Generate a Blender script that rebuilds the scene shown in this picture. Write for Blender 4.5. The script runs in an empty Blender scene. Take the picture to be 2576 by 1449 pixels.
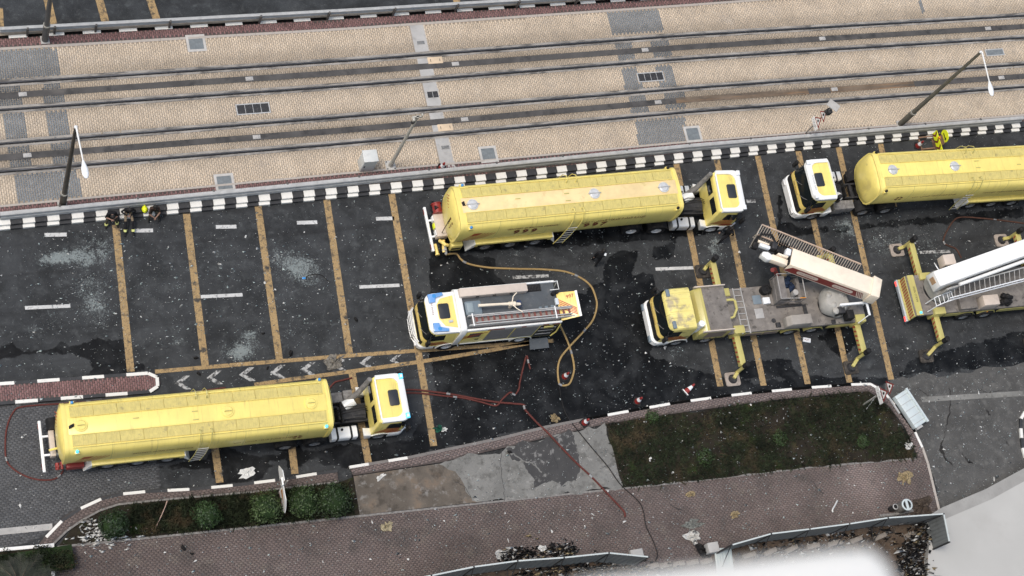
import bpy, bmesh, math, random
import numpy as np
from mathutils import Matrix, Vector
random.seed(7); rng = np.random.default_rng(7)
scene = bpy.context.scene
col = scene.collection

# ------------------------------------------------------------------ camera
RC = np.array([[0.93369952, -0.21388344, 0.2871569], [-0.1068277, -0.93186278, -0.34672698], [0.34174999, 0.29306251, -0.8929285]])
FPX = 4574.139                      # focal length for a 2576 px wide frame
CAM = np.array([-32.531, -27.897, 85.0])
cd = bpy.data.cameras.new('camera'); cam = bpy.data.objects.new('camera', cd); col.objects.link(cam)
M = Matrix(((RC[0][0], -RC[1][0], -RC[2][0], CAM[0]), (RC[0][1], -RC[1][1], -RC[2][1], CAM[1]), (RC[0][2], -RC[1][2], -RC[2][2], CAM[2]), (0, 0, 0, 1)))
cam.matrix_world = M
cd.sensor_width = 36.0; cd.lens = FPX / 2576 * 36; cd.clip_start = 0.05; cd.clip_end = 2000
cd.dof.use_dof = True; cd.dof.focus_distance = 95.0; cd.dof.aperture_fstop = 4.6
scene.camera = cam

# ------------------------------------------------------------------ sky, sun, exposure
SUN_AZ, SUN_EL = math.radians(-88), math.radians(66)      # azimuth clockwise from +Y
w = bpy.data.worlds.new('World'); scene.world = w; w.use_nodes = True
nt = w.node_tree; bg = nt.nodes['Background']
sky = nt.nodes.new('ShaderNodeTexSky'); sky.sky_type = 'NISHITA'; sky.sun_disc = False
sky.sun_elevation = SUN_EL; sky.sun_rotation = SUN_AZ; sky.air_density = 1.6; sky.dust_density = 4.5; sky.ozone_density = 1.0; sky.altitude = 0
nt.links.new(sky.outputs[0], bg.inputs[0]); bg.inputs[1].default_value = 0.13
sl = bpy.data.lights.new('sun', 'SUN'); sl.energy = 1.5; sl.angle = math.radians(15); sl.color = (1.0, 0.965, 0.915)
sun = bpy.data.objects.new('sun', sl); col.objects.link(sun)
sd = Vector((math.sin(SUN_AZ) * math.cos(SUN_EL), math.cos(SUN_AZ) * math.cos(SUN_EL), math.sin(SUN_EL)))
sun.rotation_euler = sd.to_track_quat('Z', 'Y').to_euler(); sun.location = (0, 0, 60)
vs = scene.view_settings; vs.view_transform = 'Standard'; vs.look = 'None'; vs.exposure = 0.2; vs.gamma = 1.0; vs.use_curve_mapping = False
scene.cycles.max_bounces = 6

# ------------------------------------------------------------------ survey: photo measurements -> points in the place
def G(px, py, z=0.0):
    d = RC.T @ np.array([(px - 1288) / FPX, (py - 724.5) / FPX, 1.0]); t = (z - CAM[2]) / d[2]
    return CAM + t * d
def gp(pts, z=0.0): return np.array([G(x, y, z)[:2] for x, y in pts])
def Z1(x, y): return (x / 3, y / 3)
def Z2(x, y): return (858.67 + x / 3, y / 3)
def Z3(x, y): return (1717.33 + x / 3, y / 3)
def Z4(x, y): return (x / 3, 483 + y / 3)
def Z5(x, y): return (858.67 + x / 3, 483 + y / 3)
def Z6(x, y): return (1717.33 + x / 3, 483 + y / 3)
def Z7(x, y): return (x / 3, 966 + y / 3)
def Z8(x, y): return (858.67 + x / 3, 966 + y / 3)
def Z9(x, y): return (1717.33 + x / 3, 966 + y / 3)

# ------------------------------------------------------------------ materials
MATS = {}
def node(nt, t, **k):
    n = nt.nodes.new(t)
    for a, b in k.items(): setattr(n, a, b)
    return n
def mixc(nt, fac, a, b, mode='MIX'):
    n = node(nt, 'ShaderNodeMix', data_type='RGBA', blend_type=mode)
    for i, v in ((0, fac), (6, a), (7, b)):
        if isinstance(v, (int, float)): n.inputs[i].default_value = v
        elif isinstance(v, (tuple, list)): n.inputs[i].default_value = (*v[:3], 1)
        else: nt.links.new(v, n.inputs[i])
    return n.outputs[2]
def noise(nt, scale, detail=4, rough=.55, coord='Object', stretch=None, dist=0.0):
    tc = node(nt, 'ShaderNodeTexCoord'); out = tc.outputs[coord]
    if stretch:
        mp = node(nt, 'ShaderNodeMapping'); mp.inputs['Scale'].default_value = stretch; nt.links.new(out, mp.inputs[0]); out = mp.outputs[0]
    n = node(nt, 'ShaderNodeTexNoise'); n.inputs['Scale'].default_value = scale; n.inputs['Detail'].default_value = detail; n.inputs['Roughness'].default_value = rough; n.inputs['Distortion'].default_value = dist
    nt.links.new(out, n.inputs['Vector']); return n.outputs['Fac']
def ramp(nt, v, lo, hi, a=0.0, b=1.0):
    n = node(nt, 'ShaderNodeMapRange', interpolation_type='SMOOTHSTEP'); nt.links.new(v, n.inputs[0])
    for i, x in ((1, lo), (2, hi), (3, a), (4, b)): n.inputs[i].default_value = x
    return n.outputs[0]
def mth(nt, op, a, b=0.0):
    n = node(nt, 'ShaderNodeMath', operation=op)
    for i, v in ((0, a), (1, b)):
        if isinstance(v, (int, float)): n.inputs[i].default_value = v
        else: nt.links.new(v, n.inputs[i])
    return n.outputs[0]
def attr(nt, name):
    n = node(nt, 'ShaderNodeAttribute'); n.attribute_name = name; return n.outputs['Fac']
def grey(nt, v):
    n = node(nt, 'ShaderNodeCombineColor')
    for i in range(3): nt.links.new(v, n.inputs[i])
    return n.outputs[0]
def mat(name, c, rough=.6, metal=0.0, var=.12, vs=2.5, dirt=None, tone=False, bump=0.0, bs=40.0, emit=None, coat=0.0, alpha=None, spec=None):
    """c base colour; var/vs soft colour variation; dirt=[(colour, amount, scale, lo, hi, stretch)]; tone = per-piece attribute"""
    if name in MATS: return MATS[name]
    m = bpy.data.materials.new(name); m.use_nodes = True; nt = m.node_tree; p = nt.nodes['Principled BSDF']
    cur = mixc(nt, 0.0, c, c)
    if var:
        v = ramp(nt, noise(nt, vs), .25, .75, 1 - var, 1 + var); cur = mixc(nt, 1.0, cur, grey(nt, v), 'MULTIPLY')
    if tone:
        cur = mixc(nt, 1.0, cur, grey(nt, attr(nt, 'tone')), 'MULTIPLY')
    for d in (dirt or []):
        f = mth(nt, 'MULTIPLY', ramp(nt, noise(nt, d[2], 6, .62, stretch=d[5] if len(d) > 5 else None), d[3], d[4]), d[1]); cur = mixc(nt, f, cur, d[0])
    nt.links.new(cur, p.inputs['Base Color'])
    p.inputs['Roughness'].default_value = rough; p.inputs['Metallic'].default_value = metal
    if spec is None and rough >= .75: spec = .18
    if spec is not None: p.inputs['Specular IOR Level'].default_value = spec
    if coat: p.inputs['Coat Weight'].default_value = coat; p.inputs['Coat Roughness'].default_value = .15
    if bump:
        b = node(nt, 'ShaderNodeBump'); b.inputs['Strength'].default_value = bump; b.inputs['Distance'].default_value = .02
        nt.links.new(noise(nt, bs, 5), b.inputs['Height']); nt.links.new(b.outputs[0], p.inputs['Normal'])
    if emit: p.inputs['Emission Color'].default_value = (*emit[0], 1); p.inputs['Emission Strength'].default_value = emit[1]
    MATS[name] = m; return m

soot = (.035, .033, .032); dust = (.42, .37, .30)
def YEL(n, c, d=.35): return mat(n, c, .38, var=.06, vs=1.2, coat=.3, dirt=[((.55, .40, .16), d, .9, .5, .8), ((.12, .10, .06), .35, 6.0, .62, .8), ((.46, .36, .13), .5, 2.2, .52, .74, (4, .35, .35)), ((.16, .13, .07), .5, 1.1, .66, .76)])
M_YEL = YEL('yellow_paint', (.85, .70, .20), .2)
M_YEL2 = YEL('warm_yellow_paint', (.88, .66, .20), .15)
M_YELD = YEL('dusty_yellow_paint', (.50, .445, .15), .45)
M_TAN = mat('dusty_tank_top', (.78, .60, .31), .6, var=.1, vs=1.5, dirt=[((.86, .76, .30), .35, 1.1, .50, .68), ((.5, .34, .16), .5, 2.2, .55, .75)])
M_WALK = mat('walkway_yellow', (.60, .50, .165), .65, var=.1, vs=5, dirt=[((.42, .35, .12), .6, 10, .46, .68, (3, .5, 1)), ((.20, .17, .09), .6, 2.5, .58, .72)], bump=.5, bs=90)
M_WHT = mat('white_paint', (.80, .80, .78), .4, var=.05, dirt=[((.5, .47, .42), .35, 2.5, .5, .8)], coat=.2)
M_CREAM = mat('cream_paint', (.82, .72, .58), .5, var=.05, dirt=[((.55, .44, .34), .4, 1.6, .5, .8)])
M_BEIGE = mat('beige_box', (.56, .48, .41), .6, var=.06, dirt=[((.38, .32, .27), .4, 3, .5, .8)])
M_GREYD = mat('dusty_grey_deck', (.185, .168, .152), .75, var=.2, vs=2, dirt=[((.30, .27, .235), .6, 2.2, .50, .72), ((.05, .046, .042), .75, 3.5, .54, .70), ((.03, .028, .026), .8, 14, .64, .70)], bump=.3, bs=60)
M_DECK = mat('dark_grey_deck', (.075, .085, .095), .7, var=.1, bump=.5, bs=150, dirt=[((.18, .18, .17), .5, 4, .5, .8)])
M_GBOX = mat('slate_box', (.16, .20, .23), .55, var=.06)
M_BLK = mat('black_rubber', (.016, .016, .017), .75, var=.2, dirt=[((.10, .09, .08), .45, 6, .5, .75)])
M_CHAS = mat('dark_chassis', (.022, .022, .024), .65, var=.3, vs=6, dirt=[((.10, .09, .085), .5, 7, .5, .75)])
M_GLASS = mat('dark_glass', (.010, .013, .014), .07, var=0)
M_HATCH = mat('smoked_hatch', (.030, .032, .036), .3, var=0)
M_ALU = mat('aluminium', (.66, .66, .65), .5, .45, var=.08, vs=6)
M_STEEL = mat('galvanised_steel', (.42, .42, .41), .55, .12, var=.12, vs=3, dirt=[((.28, .28, .27), .5, 5, .5, .75)])
M_RIM = mat('wheel_rim_grey', (.30, .30, .30), .5, .5, var=.2, vs=8, dirt=[((.09, .08, .07), .6, 9, .45, .7)])
M_RED = mat('red_paint', (.25, .026, .022), .4, var=.12, vs=4, dirt=[((.15, .03, .02), .4, 6, .5, .75)])
M_MAROON = mat('maroon_paint', (.17, .024, .020), .5, var=.1)
M_STRIPE = mat('red_stripe', (.40, .070, .022), .45, var=.1)
M_TEXT = mat('dark_red_lettering', (.16, .035, .015), .5, var=0)
M_BLUE = mat('blue_beacon', (.05, .26, .60), .15, var=0, coat=.6)
M_LBLUE = mat('pale_blue_beacon', (.16, .34, .66), .2, var=.1, coat=.5)
M_CYAN = mat('lit_blue_lens', (.1, .55, .85), .2, var=0, emit=((.1, .6, 1.0), .6))
M_TAIL = mat('lit_tail_lamp', (.7, .05, .05), .25, var=0, emit=((1.0, .12, .10), 1.2))
M_AMB = mat('amber_lens', (.75, .30, .04), .25, var=0)
M_CONEW = mat('reflective_white', (.78, .80, .82), .4, var=.05)
M_FLUO = mat('fluorescent_yellow', (.80, .86, .02), .5, var=.05)
M_CONC = mat('pale_concrete', (.40, .39, .375), .85, var=.12, vs=1.2, dirt=[((.22, .21, .20), .5, 2.5, .5, .75)], bump=.3, bs=60)
M_SKIN = mat('skin', (.27, .16, .115), .6, var=.05)
M_CLBLK = mat('black_cloth', (.014, .014, .016), .85, var=.25, vs=8)
M_CLTAN = mat('tan_cloth', (.20, .155, .105), .85, var=.15, vs=8)
M_CLOLV = mat('olive_cloth', (.045, .042, .030), .85, var=.2, vs=8)
M_CLBRN = mat('brown_cloth', (.055, .034, .026), .85, var=.2, vs=8)
M_HIVIS = mat('reflective_band', (.66, .68, .25), .5, var=.1)
M_HAIR = mat('dark_hair', (.010, .008, .007), .7, var=.2, vs=20)
M_LEAF = mat('shrub_leaf', (.034, .062, .018), .6, var=.4, vs=6, tone=True)
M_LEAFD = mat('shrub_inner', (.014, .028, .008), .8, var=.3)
M_WOOD = mat('stem_bark', (.09, .065, .045), .85, var=.3, vs=12)
M_SOIL = mat('dark_soil', (.022, .018, .013), .95, var=.4, vs=1.5, dirt=[((.10, .062, .038), .75, 1.0, .57, .75), ((.02, .03, .010), .6, 2.0, .5, .65)], bump=.8, bs=25)
M_CHAR = mat('charred_debris', (.016, .015, .015), .85, var=.4, vs=8)
M_DEBW = mat('pale_debris', (.55, .55, .53), .8, var=.15, vs=8)
M_DEBG = mat('grey_debris', (.20, .19, .18), .85, var=.3, vs=6)
M_DEBT = mat('scorched_tan_debris', (.27, .21, .12), .9, var=.35, vs=9, dirt=[((.05, .045, .035), .8, 12, .5, .65)])

# ------------------------------------------------------------------ mesh builder
class MB:
    def __init__(s, T=None): s.v = []; s.f = []; s.m = []; s.T = T
    def add(s, vs, fs, m=0):
        o = len(s.v); s.v += [tuple(s.T(*p)) if s.T else tuple(p) for p in vs]
        s.f += [tuple(i + o for i in f) for f in fs]; s.m += [m] * len(fs); return s
    def hexa(s, p, m=0):   # p: bottom 4 ccw, top 4 ccw
        return s.add(p, [(3, 2, 1, 0), (4, 5, 6, 7), (0, 1, 5, 4), (1, 2, 6, 5), (2, 3, 7, 6), (3, 0, 4, 7)], m)
    def box(s, x0, x1, y0, y1, z0, z1, m=0):
        return s.hexa([(x0, y0, z0), (x1, y0, z0), (x1, y1, z0), (x0, y1, z0), (x0, y0, z1), (x1, y0, z1), (x1, y1, z1), (x0, y1, z1)], m)
    def cyl(s, p0, p1, r0, r1=None, n=14, m=0, mcap=None):
        r1 = r0 if r1 is None else r1; p0 = Vector(p0); p1 = Vector(p1); d = (p1 - p0).normalized()
        a = d.orthogonal().normalized(); b = d.cross(a); vs = []
        for p, r in ((p0, r0), (p1, r1)):
            vs += [p + a * (r * math.cos(2 * math.pi * i / n)) + b * (r * math.sin(2 * math.pi * i / n)) for i in range(n)]
        s.add(vs, [(i, (i + 1) % n, n + (i + 1) % n, n + i) for i in range(n)], m)
        mc = m if mcap is None else mcap
        s.add(vs, [tuple(range(n))[::-1], tuple(range(n, 2 * n))], mc); return s
    def tube(s, pts, r, n=6, m=0):
        pts = [Vector(p) for p in pts]; rings = []; prev = None
        for i, p in enumerate(pts):
            d = (pts[min(i + 1, len(pts) - 1)] - pts[max(i - 1, 0)]).normalized()
            a = prev - d * prev.dot(d) if prev is not None else d.orthogonal()
            if a.length < 1e-6: a = d.orthogonal()
            a.normalize(); prev = a; b = d.cross(a); rr = r[i] if isinstance(r, (list, tuple)) else r
            rings.append([p + a * (rr * math.cos(2 * math.pi * k / n)) + b * (rr * math.sin(2 * math.pi * k / n)) for k in range(n)])
        return s.loft(rings, m)
    def loft(s, rings, m=0, cap=True, closed=True):
        n = len(rings[0]); vs = [p for r in rings for p in r]; fs = []
        for j in range(len(rings) - 1):
            for i in range(n if closed else n - 1): fs.append((j * n + i, j * n + (i + 1) % n, (j + 1) * n + (i + 1) % n, (j + 1) * n + i))
        if cap and closed: fs += [tuple(range(n))[::-1], tuple((len(rings) - 1) * n + i for i in range(n))]
        return s.add(vs, fs, m)
    def prism(s, poly, ax, a, b, m=0):   # polygon in the two other axes
        def P(u, v, t): return {'x': (t, u, v), 'y': (u, t, v), 'z': (u, v, t)}[ax]
        return s.loft([[P(u, v, a) for u, v in poly], [P(u, v, b) for u, v in poly]], m)
    def sphere(s, c, r, nu=10, nv=6, m=0, half=False):
        c = Vector(c); rx, ry, rz = r if isinstance(r, (tuple, list)) else (r, r, r); rings = []
        for j in range(nv + 1):
            t = (math.pi / 2 if half else math.pi) * j / nv; rr = max(math.sin(t), .02)
            rings.append([(c.x + rx * rr * math.cos(2 * math.pi * i / nu), c.y + ry * rr * math.sin(2 * math.pi * i / nu), c.z + rz * math.cos(t)) for i in range(nu)])
        return s.loft(rings[::-1], m)
    def build(s, name, mats, parent=None, bevel=0.0, smooth=35, seg=2):
        me = bpy.data.meshes.new(name); me.from_pydata(s.v, [], s.f)
        for x in (mats if isinstance(mats, (list, tuple)) else [mats]): me.materials.append(x)
        me.polygons.foreach_set('material_index', s.m)
        bm = bmesh.new(); bm.from_mesh(me); bmesh.ops.recalc_face_normals(bm, faces=bm.faces)
        if bevel:
            bmesh.ops.remove_doubles(bm, verts=bm.verts, dist=1e-5)
            es = [e for e in bm.edges if len(e.link_faces) == 2 and e.calc_face_angle(0) > .5]
            bmesh.ops.bevel(bm, geom=es, offset=bevel, segments=seg, affect='EDGES', profile=.5, clamp_overlap=True)
        bm.to_mesh(me); bm.free()
        if smooth: me.shade_smooth(); me.set_sharp_from_angle(angle=math.radians(smooth))
        o = bpy.data.objects.new(name, me); col.objects.link(o)
        if parent is not None: o.parent = parent
        return o
def tag(o, label=None, cat=None, group=None, kind=None):
    for k, v in (('label', label), ('category', cat), ('group', group), ('kind', kind)):
        if v: o[k] = v
    return o
def thing(name, label, cat, loc=(0, 0, 0), rz=0.0, group=None):
    o = bpy.data.objects.new(name, None); o.empty_display_size = .2; col.objects.link(o)
    o.location = loc; o.rotation_euler = (0, 0, math.radians(rz)); return tag(o, label, cat, group)
def struct(o): o['kind'] = 'structure'; return o
def place(name, me, parent, loc, rz=0.0, scale=(1, 1, 1)):
    o = bpy.data.objects.new(name, me); col.objects.link(o); o.parent = parent
    o.location = loc; o.rotation_euler = (0, 0, rz); o.scale = scale; return o
def raw_mesh(name, v, f, mats, mi=None, tone=None):
    me = bpy.data.meshes.new(name); v = np.asarray(v, np.float32); f = np.asarray(f, np.int32); k = f.shape[1]
    me.vertices.add(len(v)); me.vertices.foreach_set('co', v.ravel()); me.loops.add(f.size); me.loops.foreach_set('vertex_index', f.ravel())
    me.polygons.add(len(f)); me.polygons.foreach_set('loop_start', np.arange(0, f.size, k, dtype=np.int32))
    for x in mats: me.materials.append(x)
    if mi is not None: me.polygons.foreach_set('material_index', np.asarray(mi, np.int32))
    me.update(calc_edges=True)
    if tone is not None:
        a = me.attributes.new('tone', 'FLOAT', 'POINT'); a.data.foreach_set('value', np.asarray(tone, np.float32))
    return me
def inpoly(P, poly):
    x, y = P[:, 0], P[:, 1]; r = np.zeros(len(P), bool); n = len(poly)
    for i in range(n):
        x0, y0 = poly[i]; x1, y1 = poly[(i + 1) % n]
        c = ((y0 > y) != (y1 > y)) & (x < (x1 - x0) * (y - y0) / (y1 - y0 + 1e-12) + x0); r ^= c
    return r
def sdist(P, poly):
    d = np.full(len(P), 1e9); n = len(poly)
    for i in range(n):
        a = np.array(poly[i]); b = np.array(poly[(i + 1) % n]); ab = b - a; t = np.clip(((P - a) @ ab) / (ab @ ab + 1e-12), 0, 1)
        d = np.minimum(d, np.hypot(*(P - a - t[:, None] * ab).T))
    return np.where(inpoly(P, poly), d, -d)
def ext(path, d=12.0):
    p = np.asarray(path, float); a = p[0] - p[1]; b = p[-1] - p[-2]
    return np.vstack([p[0] + a / np.hypot(*a) * d, p, p[-1] + b / np.hypot(*b) * d])
def resample(path, step):
    p = np.asarray(path, float); L = np.r_[0, np.cumsum(np.hypot(*np.diff(p, axis=0).T))]; n = max(2, int(round(L[-1] / step)) + 1)
    s = np.linspace(0, L[-1], n); return np.c_[np.interp(s, L, p[:, 0]), np.interp(s, L, p[:, 1])]
def smoothpath(pts, n=12):
    p = [np.asarray(q, float) for q in pts]; p = [2 * p[0] - p[1]] + p + [2 * p[-1] - p[-2]]; out = []
    for i in range(1, len(p) - 2):
        for k in range(n):
            t = k / n; a, b, c, d = p[i - 1], p[i], p[i + 1], p[i + 2]
            out.append(.5 * (2 * b + (c - a) * t + (2 * a - 5 * b + 4 * c - d) * t * t + (3 * b - a - 3 * c + d) * t ** 3))
    return out + [p[-2]]
def nrm(path):
    p = np.asarray(path, float); d = np.gradient(p, axis=0); d /= np.hypot(*d.T)[:, None] + 1e-9
    return np.c_[-d[:, 1], d[:, 0]]
def sweep(name, path, prof, mats, parent=None, closed=True, mi=0):   # prof: (side offset, z)
    p = np.asarray(path, float); n = nrm(p); b = MB()
    b.loft([[(p[i][0] + n[i][0] * o, p[i][1] + n[i][1] * o, z) for o, z in prof] for i in range(len(p))], mi, closed=closed, cap=closed)
    return b.build(name, mats, parent)
def sheet(name, poly, z, m, parent=None):
    b = MB(); b.add([(x, y, z) for x, y in poly], [tuple(range(len(poly)))]); o = b.build(name, m, parent, smooth=0)
    bm = bmesh.new(); bm.from_mesh(o.data); bmesh.ops.triangulate(bm, faces=bm.faces, ngon_method='EAR_CLIP')
    for f in bm.faces:
        if f.normal.z < 0: f.normal_flip()
    bm.to_mesh(o.data); bm.free(); return o
def stripe(name, path, wd, z, m, parent=None):
    p = np.asarray(path, float); n = nrm(p); b = MB()
    b.loft([[(*(p[i] - n[i] * wd / 2), z), (*(p[i] + n[i] * wd / 2), z)] for i in range(len(p))], closed=False)
    return b.build(name, m, parent, smooth=0)
TXT = {}
def text(name, s, size, fn, m, parent, align='LEFT', bold=.0, off=(0, 0)):
    key = (s, bold, align)
    if key not in TXT:
        c = bpy.data.curves.new('lettering', 'FONT'); c.body = s; c.offset = bold; c.align_x = align; c.resolution_u = 3
        o = bpy.data.objects.new('lettering', c); col.objects.link(o); me = bpy.data.meshes.new_from_object(o)
        TXT[key] = ([tuple(v.co) for v in me.vertices], [tuple(p.vertices) for p in me.polygons])
        bpy.data.objects.remove(o); bpy.data.curves.remove(c); bpy.data.meshes.remove(me)
    v, f = TXT[key]; b = MB(); b.add([fn(x * size + off[0], y * size + off[1]) for x, y, _ in v], f)
    return b.build(name, m, parent, smooth=0)
ARAB = ''.join(map(chr, [0xFE8D, 0xFEF9, 0xFEA9, 0xFE8D, 0xFEAD, 0xFE93, 32, 0xFE8D, 0xFEDF, 0xFECC, 0xFE8E, 0xFEE3, 0xFE94, 32, 0xFEDF, 0xFEE0, 0xFEAA, 0xFED3, 0xFE8E, 0xFEC9, 32, 0xFE8D, 0xFEDF, 0xFEE4, 0xFEAA, 0xFEE7, 0xFEF2, 32, 45, 32, 0xFEA9, 0xFE91, 0xFEF2]))[::-1]
# ================================================================== THE SETTING
ZT, ZS = 0.28, 0.13          # tram bed and footway levels
# ---- asphalt with wet and dusty stains and painted tanker shade (stored on the sheet)
def asphalt(name, base, attrs=True):
    m = bpy.data.materials.new(name); m.use_nodes = True; nt = m.node_tree; p = nt.nodes['Principled BSDF']
    v = ramp(nt, noise(nt, 55, 3, .7), .3, .7, .72, 1.3); v2 = ramp(nt, noise(nt, .5, 6, .65, dist=.5), .3, .7, .68, 1.36)
    c = mixc(nt, 1.0, mixc(nt, 1.0, base, grey(nt, v), 'MULTIPLY'), grey(nt, v2), 'MULTIPLY')
    st = ramp(nt, noise(nt, 2.2, 8, .7, dist=.6), .48, .78); c = mixc(nt, mth(nt, 'MULTIPLY', st, .62), c, (.105, .112, .114))
    sp = ramp(nt, noise(nt, 26, 3, .6), .655, .70); c = mixc(nt, mth(nt, 'MULTIPLY', sp, .5), c, (.22, .23, .23))
    p.inputs['Specular IOR Level'].default_value = .12
    tr = ramp(nt, noise(nt, 1.0, 4, stretch=(.05, 1.6, 1)), .5, .75); c = mixc(nt, mth(nt, 'MULTIPLY', tr, .55), c, (.022, .022, .023))
    rough = .85
    if attrs:
        d = attr(nt, 'dust'); n1 = mth(nt, 'ADD', mth(nt, 'MULTIPLY', noise(nt, 11, 8, .80, dist=.5), .66), mth(nt, 'MULTIPLY', noise(nt, 1.7, 6, .65, dist=.8), .34))
        dm = ramp(nt, mth(nt, 'ADD', n1, mth(nt, 'MULTIPLY', d, .17)), .60, .70); c = mixc(nt, mth(nt, 'MULTIPLY', dm, .62), c, (.30, .34, .335))
        wv = mth(nt, 'ADD', attr(nt, 'wet'), mth(nt, 'MULTIPLY', mth(nt, 'SUBTRACT', noise(nt, 1.5, 8, .6), .5), 1.1))
        wm = ramp(nt, wv, -.02, .07); wg = mth(nt, 'MULTIPLY', wm, ramp(nt, noise(nt, .8, 6, .6, dist=.6), .30, .62, .55, 1.0)); c = mixc(nt, wg, c, mixc(nt, 1.0, c, (.13, .135, .145), 'MULTIPLY'))
        r = node(nt, 'ShaderNodeMapRange'); nt.links.new(wm, r.inputs[0]); r.inputs[3].default_value = .85; r.inputs[4].default_value = .38; nt.links.new(r.outputs[0], p.inputs['Roughness'])
    else: p.inputs['Roughness'].default_value = rough
    b = node(nt, 'ShaderNodeBump'); b.inputs['Strength'].default_value = .5; b.inputs['Distance'].default_value = .012
    nt.links.new(noise(nt, 70, 4, .7), b.inputs['Height']); nt.links.new(b.outputs[0], p.inputs['Normal'])
    nt.links.new(c, p.inputs['Base Color']); return m
M_ASPH = asphalt('asphalt', (.038, .040, .042)); M_ASPH2 = asphalt('asphalt_north', (.037, .040, .043), False)
M_SIDE = mat('worn_grey_asphalt', (.080, .079, .076), .9, var=.2, vs=.6, tone=False, dirt=[((.06, .058, .054), .7, 1.3, .56, .72), ((.19, .19, .185), .6, 20, .58, .67), ((.035, .035, .035), .8, 16, .58, .68), ((.14, .138, .13), .6, 2.4, .5, .68)], bump=.5, bs=70)

struct(sheet('ground', [(-400, -400), (400, -400), (400, 400), (-400, 400)], -.10, mat('far_ground', (.12, .115, .11), .9, var=.2, vs=.05)))
# carriageway grid
KBL = ext(gp([(17, 579), (467, 536.5), (830, 502), (1222, 466), (1652, 418), (2007, 380), (2294, 353), (2570, 331)]), 14)
kb = lambda x: np.interp(x, KBL[:, 0], KBL[:, 1])
gx = np.arange(-42, 48, .18); gy = np.linspace(0, 1, 190); XX, TT = np.meshgrid(gx, gy); Y0 = -27.0; YY = Y0 + (kb(XX) + .10 - Y0) * TT
P = np.c_[XX.ravel(), YY.ravel()]; nx, ny = len(gx), len(gy); idx = np.arange(nx * ny).reshape(ny, nx)
F4 = np.c_[idx[:-1, :-1].ravel(), idx[:-1, 1:].ravel(), idx[1:, 1:].ravel(), idx[1:, :-1].ravel()]
WET_SHADE = [[Z4(-60, 1180), Z4(90, 1140), Z4(180, 1195), Z4(370, 1190), Z4(450, 1130), Z4(600, 1150), Z4(720, 1095), Z4(940, 1115), Z4(965, 1295), Z4(1090, 1300), Z4(1105, 1345), Z4(960, 1375), Z4(640, 1390), Z4(715, 1335), Z4(650, 1255), Z4(540, 1222), Z4(200, 1228), Z4(-60, 1270)],
    [(1078, 628), (1170, 640), (1246, 650), (1250, 690), (1290, 738), (1460, 742), (1515, 705), (1518, 672), (1552, 630), (1606, 632), (1594, 690), (1648, 686), (1652, 745), (1640, 900), (1740, 930), (1900, 962), (2050, 945), (2230, 950), (2250, 966), (1700, 1015), (1400, 1068), (1000, 1155), (880, 1180), (800, 1165), (840, 1120), (1030, 1110), (1095, 990), (1085, 920), (1062, 850), (1080, 720)],
    [(520, 1140), (560, 1120), (640, 1150), (700, 1175), (640, 1212), (545, 1222)], [(700, 1130), (760, 1120), (780, 1165), (725, 1185)],
    [(2300, 900), (2576, 830), (2680, 880), (2576, 935), (2420, 930), (2330, 945), (2260, 945)], [(2060, 850), (2120, 800), (2165, 860), (2120, 900)],
    [(1855, 905), (1990, 905), (2010, 950), (1860, 955)], [(880, 1175), (895, 1165), (900, 1240), (884, 1225)], [(1640, 620), (1700, 610), (1690, 650), (1650, 655)],
    [(1075, 500), (1210, 585), (1720, 540), (1800, 575), (1740, 600), (1110, 640)], [(150, 1150), (420, 1170), (900, 1120), (1040, 1105), (1000, 1130), (500, 1180), (180, 1195)],  # both strips: shade along two tankers, painted into the asphalt colour
    [(1960, 470), (1970, 560), (2060, 575), (2576, 520), (2576, 545), (2140, 580), (1950, 600)]]  # painted shade left of and below the right-hand tanker
wet = np.full(len(P), -3.0)  # wet patches, plus the painted shade strips beside the tankers
for q in WET_SHADE: wet = np.maximum(wet, sdist(P, gp(q)))
wet = np.clip(wet * 1.2, -1.6, 1.2)
DUSTP = [(130, 652, 40, 14, 1.0), (190, 645, 70, 18, .9), (240, 690, 55, 60, .6), (250, 610, 60, 30, .55), (225, 760, 40, 55, .55), (140, 800, 20, 35, .6), (85, 833, 25, 12, .8), (260, 790, 40, 40, .5),
    (560, 640, 60, 60, .35), (755, 670, 45, 32, 1.25), (700, 640, 40, 30, .6), (780, 700, 40, 20, .6), (605, 890, 45, 26, 1.35), (625, 845, 25, 22, .9), (450, 860, 30, 10, .8), (760, 840, 60, 40, .35), (700, 770, 50, 40, .35),
    (400, 720, 60, 60, .3), (1800, 620, 26, 34, 1.1), (2125, 570, 26, 26, 1.2), (2290, 610, 80, 30, .5), (2360, 640, 60, 20, .4), (2210, 600, 60, 40, .5), (1290, 640, 25, 25, .5), (1700, 880, 26, 18, .7), (2080, 820, 25, 25, .4), (2200, 870, 60, 30, .35), (930, 640, 60, 50, .25), (1560, 1000, 40, 20, .5), (300, 880, 60, 15, .4), (1240, 590, 40, 20, .4), (1460, 600, 60, 25, .35), (2480, 930, 60, 30, .4)]
DUSTP = [(a_, b_, c_, d_, e_ * .85) for a_, b_, c_, d_, e_ in DUSTP]
dst = np.zeros(len(P))
for x, y, rx, ry, a in DUSTP:
    c = G(x, y); ex = G(x + rx, y) - c; ey = G(x, y + ry) - c; d = P - c[:2]
    dst += a * np.exp(-((d[:, 0] / (abs(ex[0]) + .05)) ** 2 + (d[:, 1] / (abs(ey[1]) + .05)) ** 2))
# tyre marks etc. come from the material; the carriageway itself:
me = raw_mesh('road', np.c_[P, np.zeros(len(P))], F4, [M_ASPH])
for nm, val in (('wet', wet), ('dust', dst)): me.attributes.new(nm, 'FLOAT', 'POINT').data.foreach_set('value', val.astype(np.float32))
road = bpy.data.objects.new('road', me); col.objects.link(road); struct(road)

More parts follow.
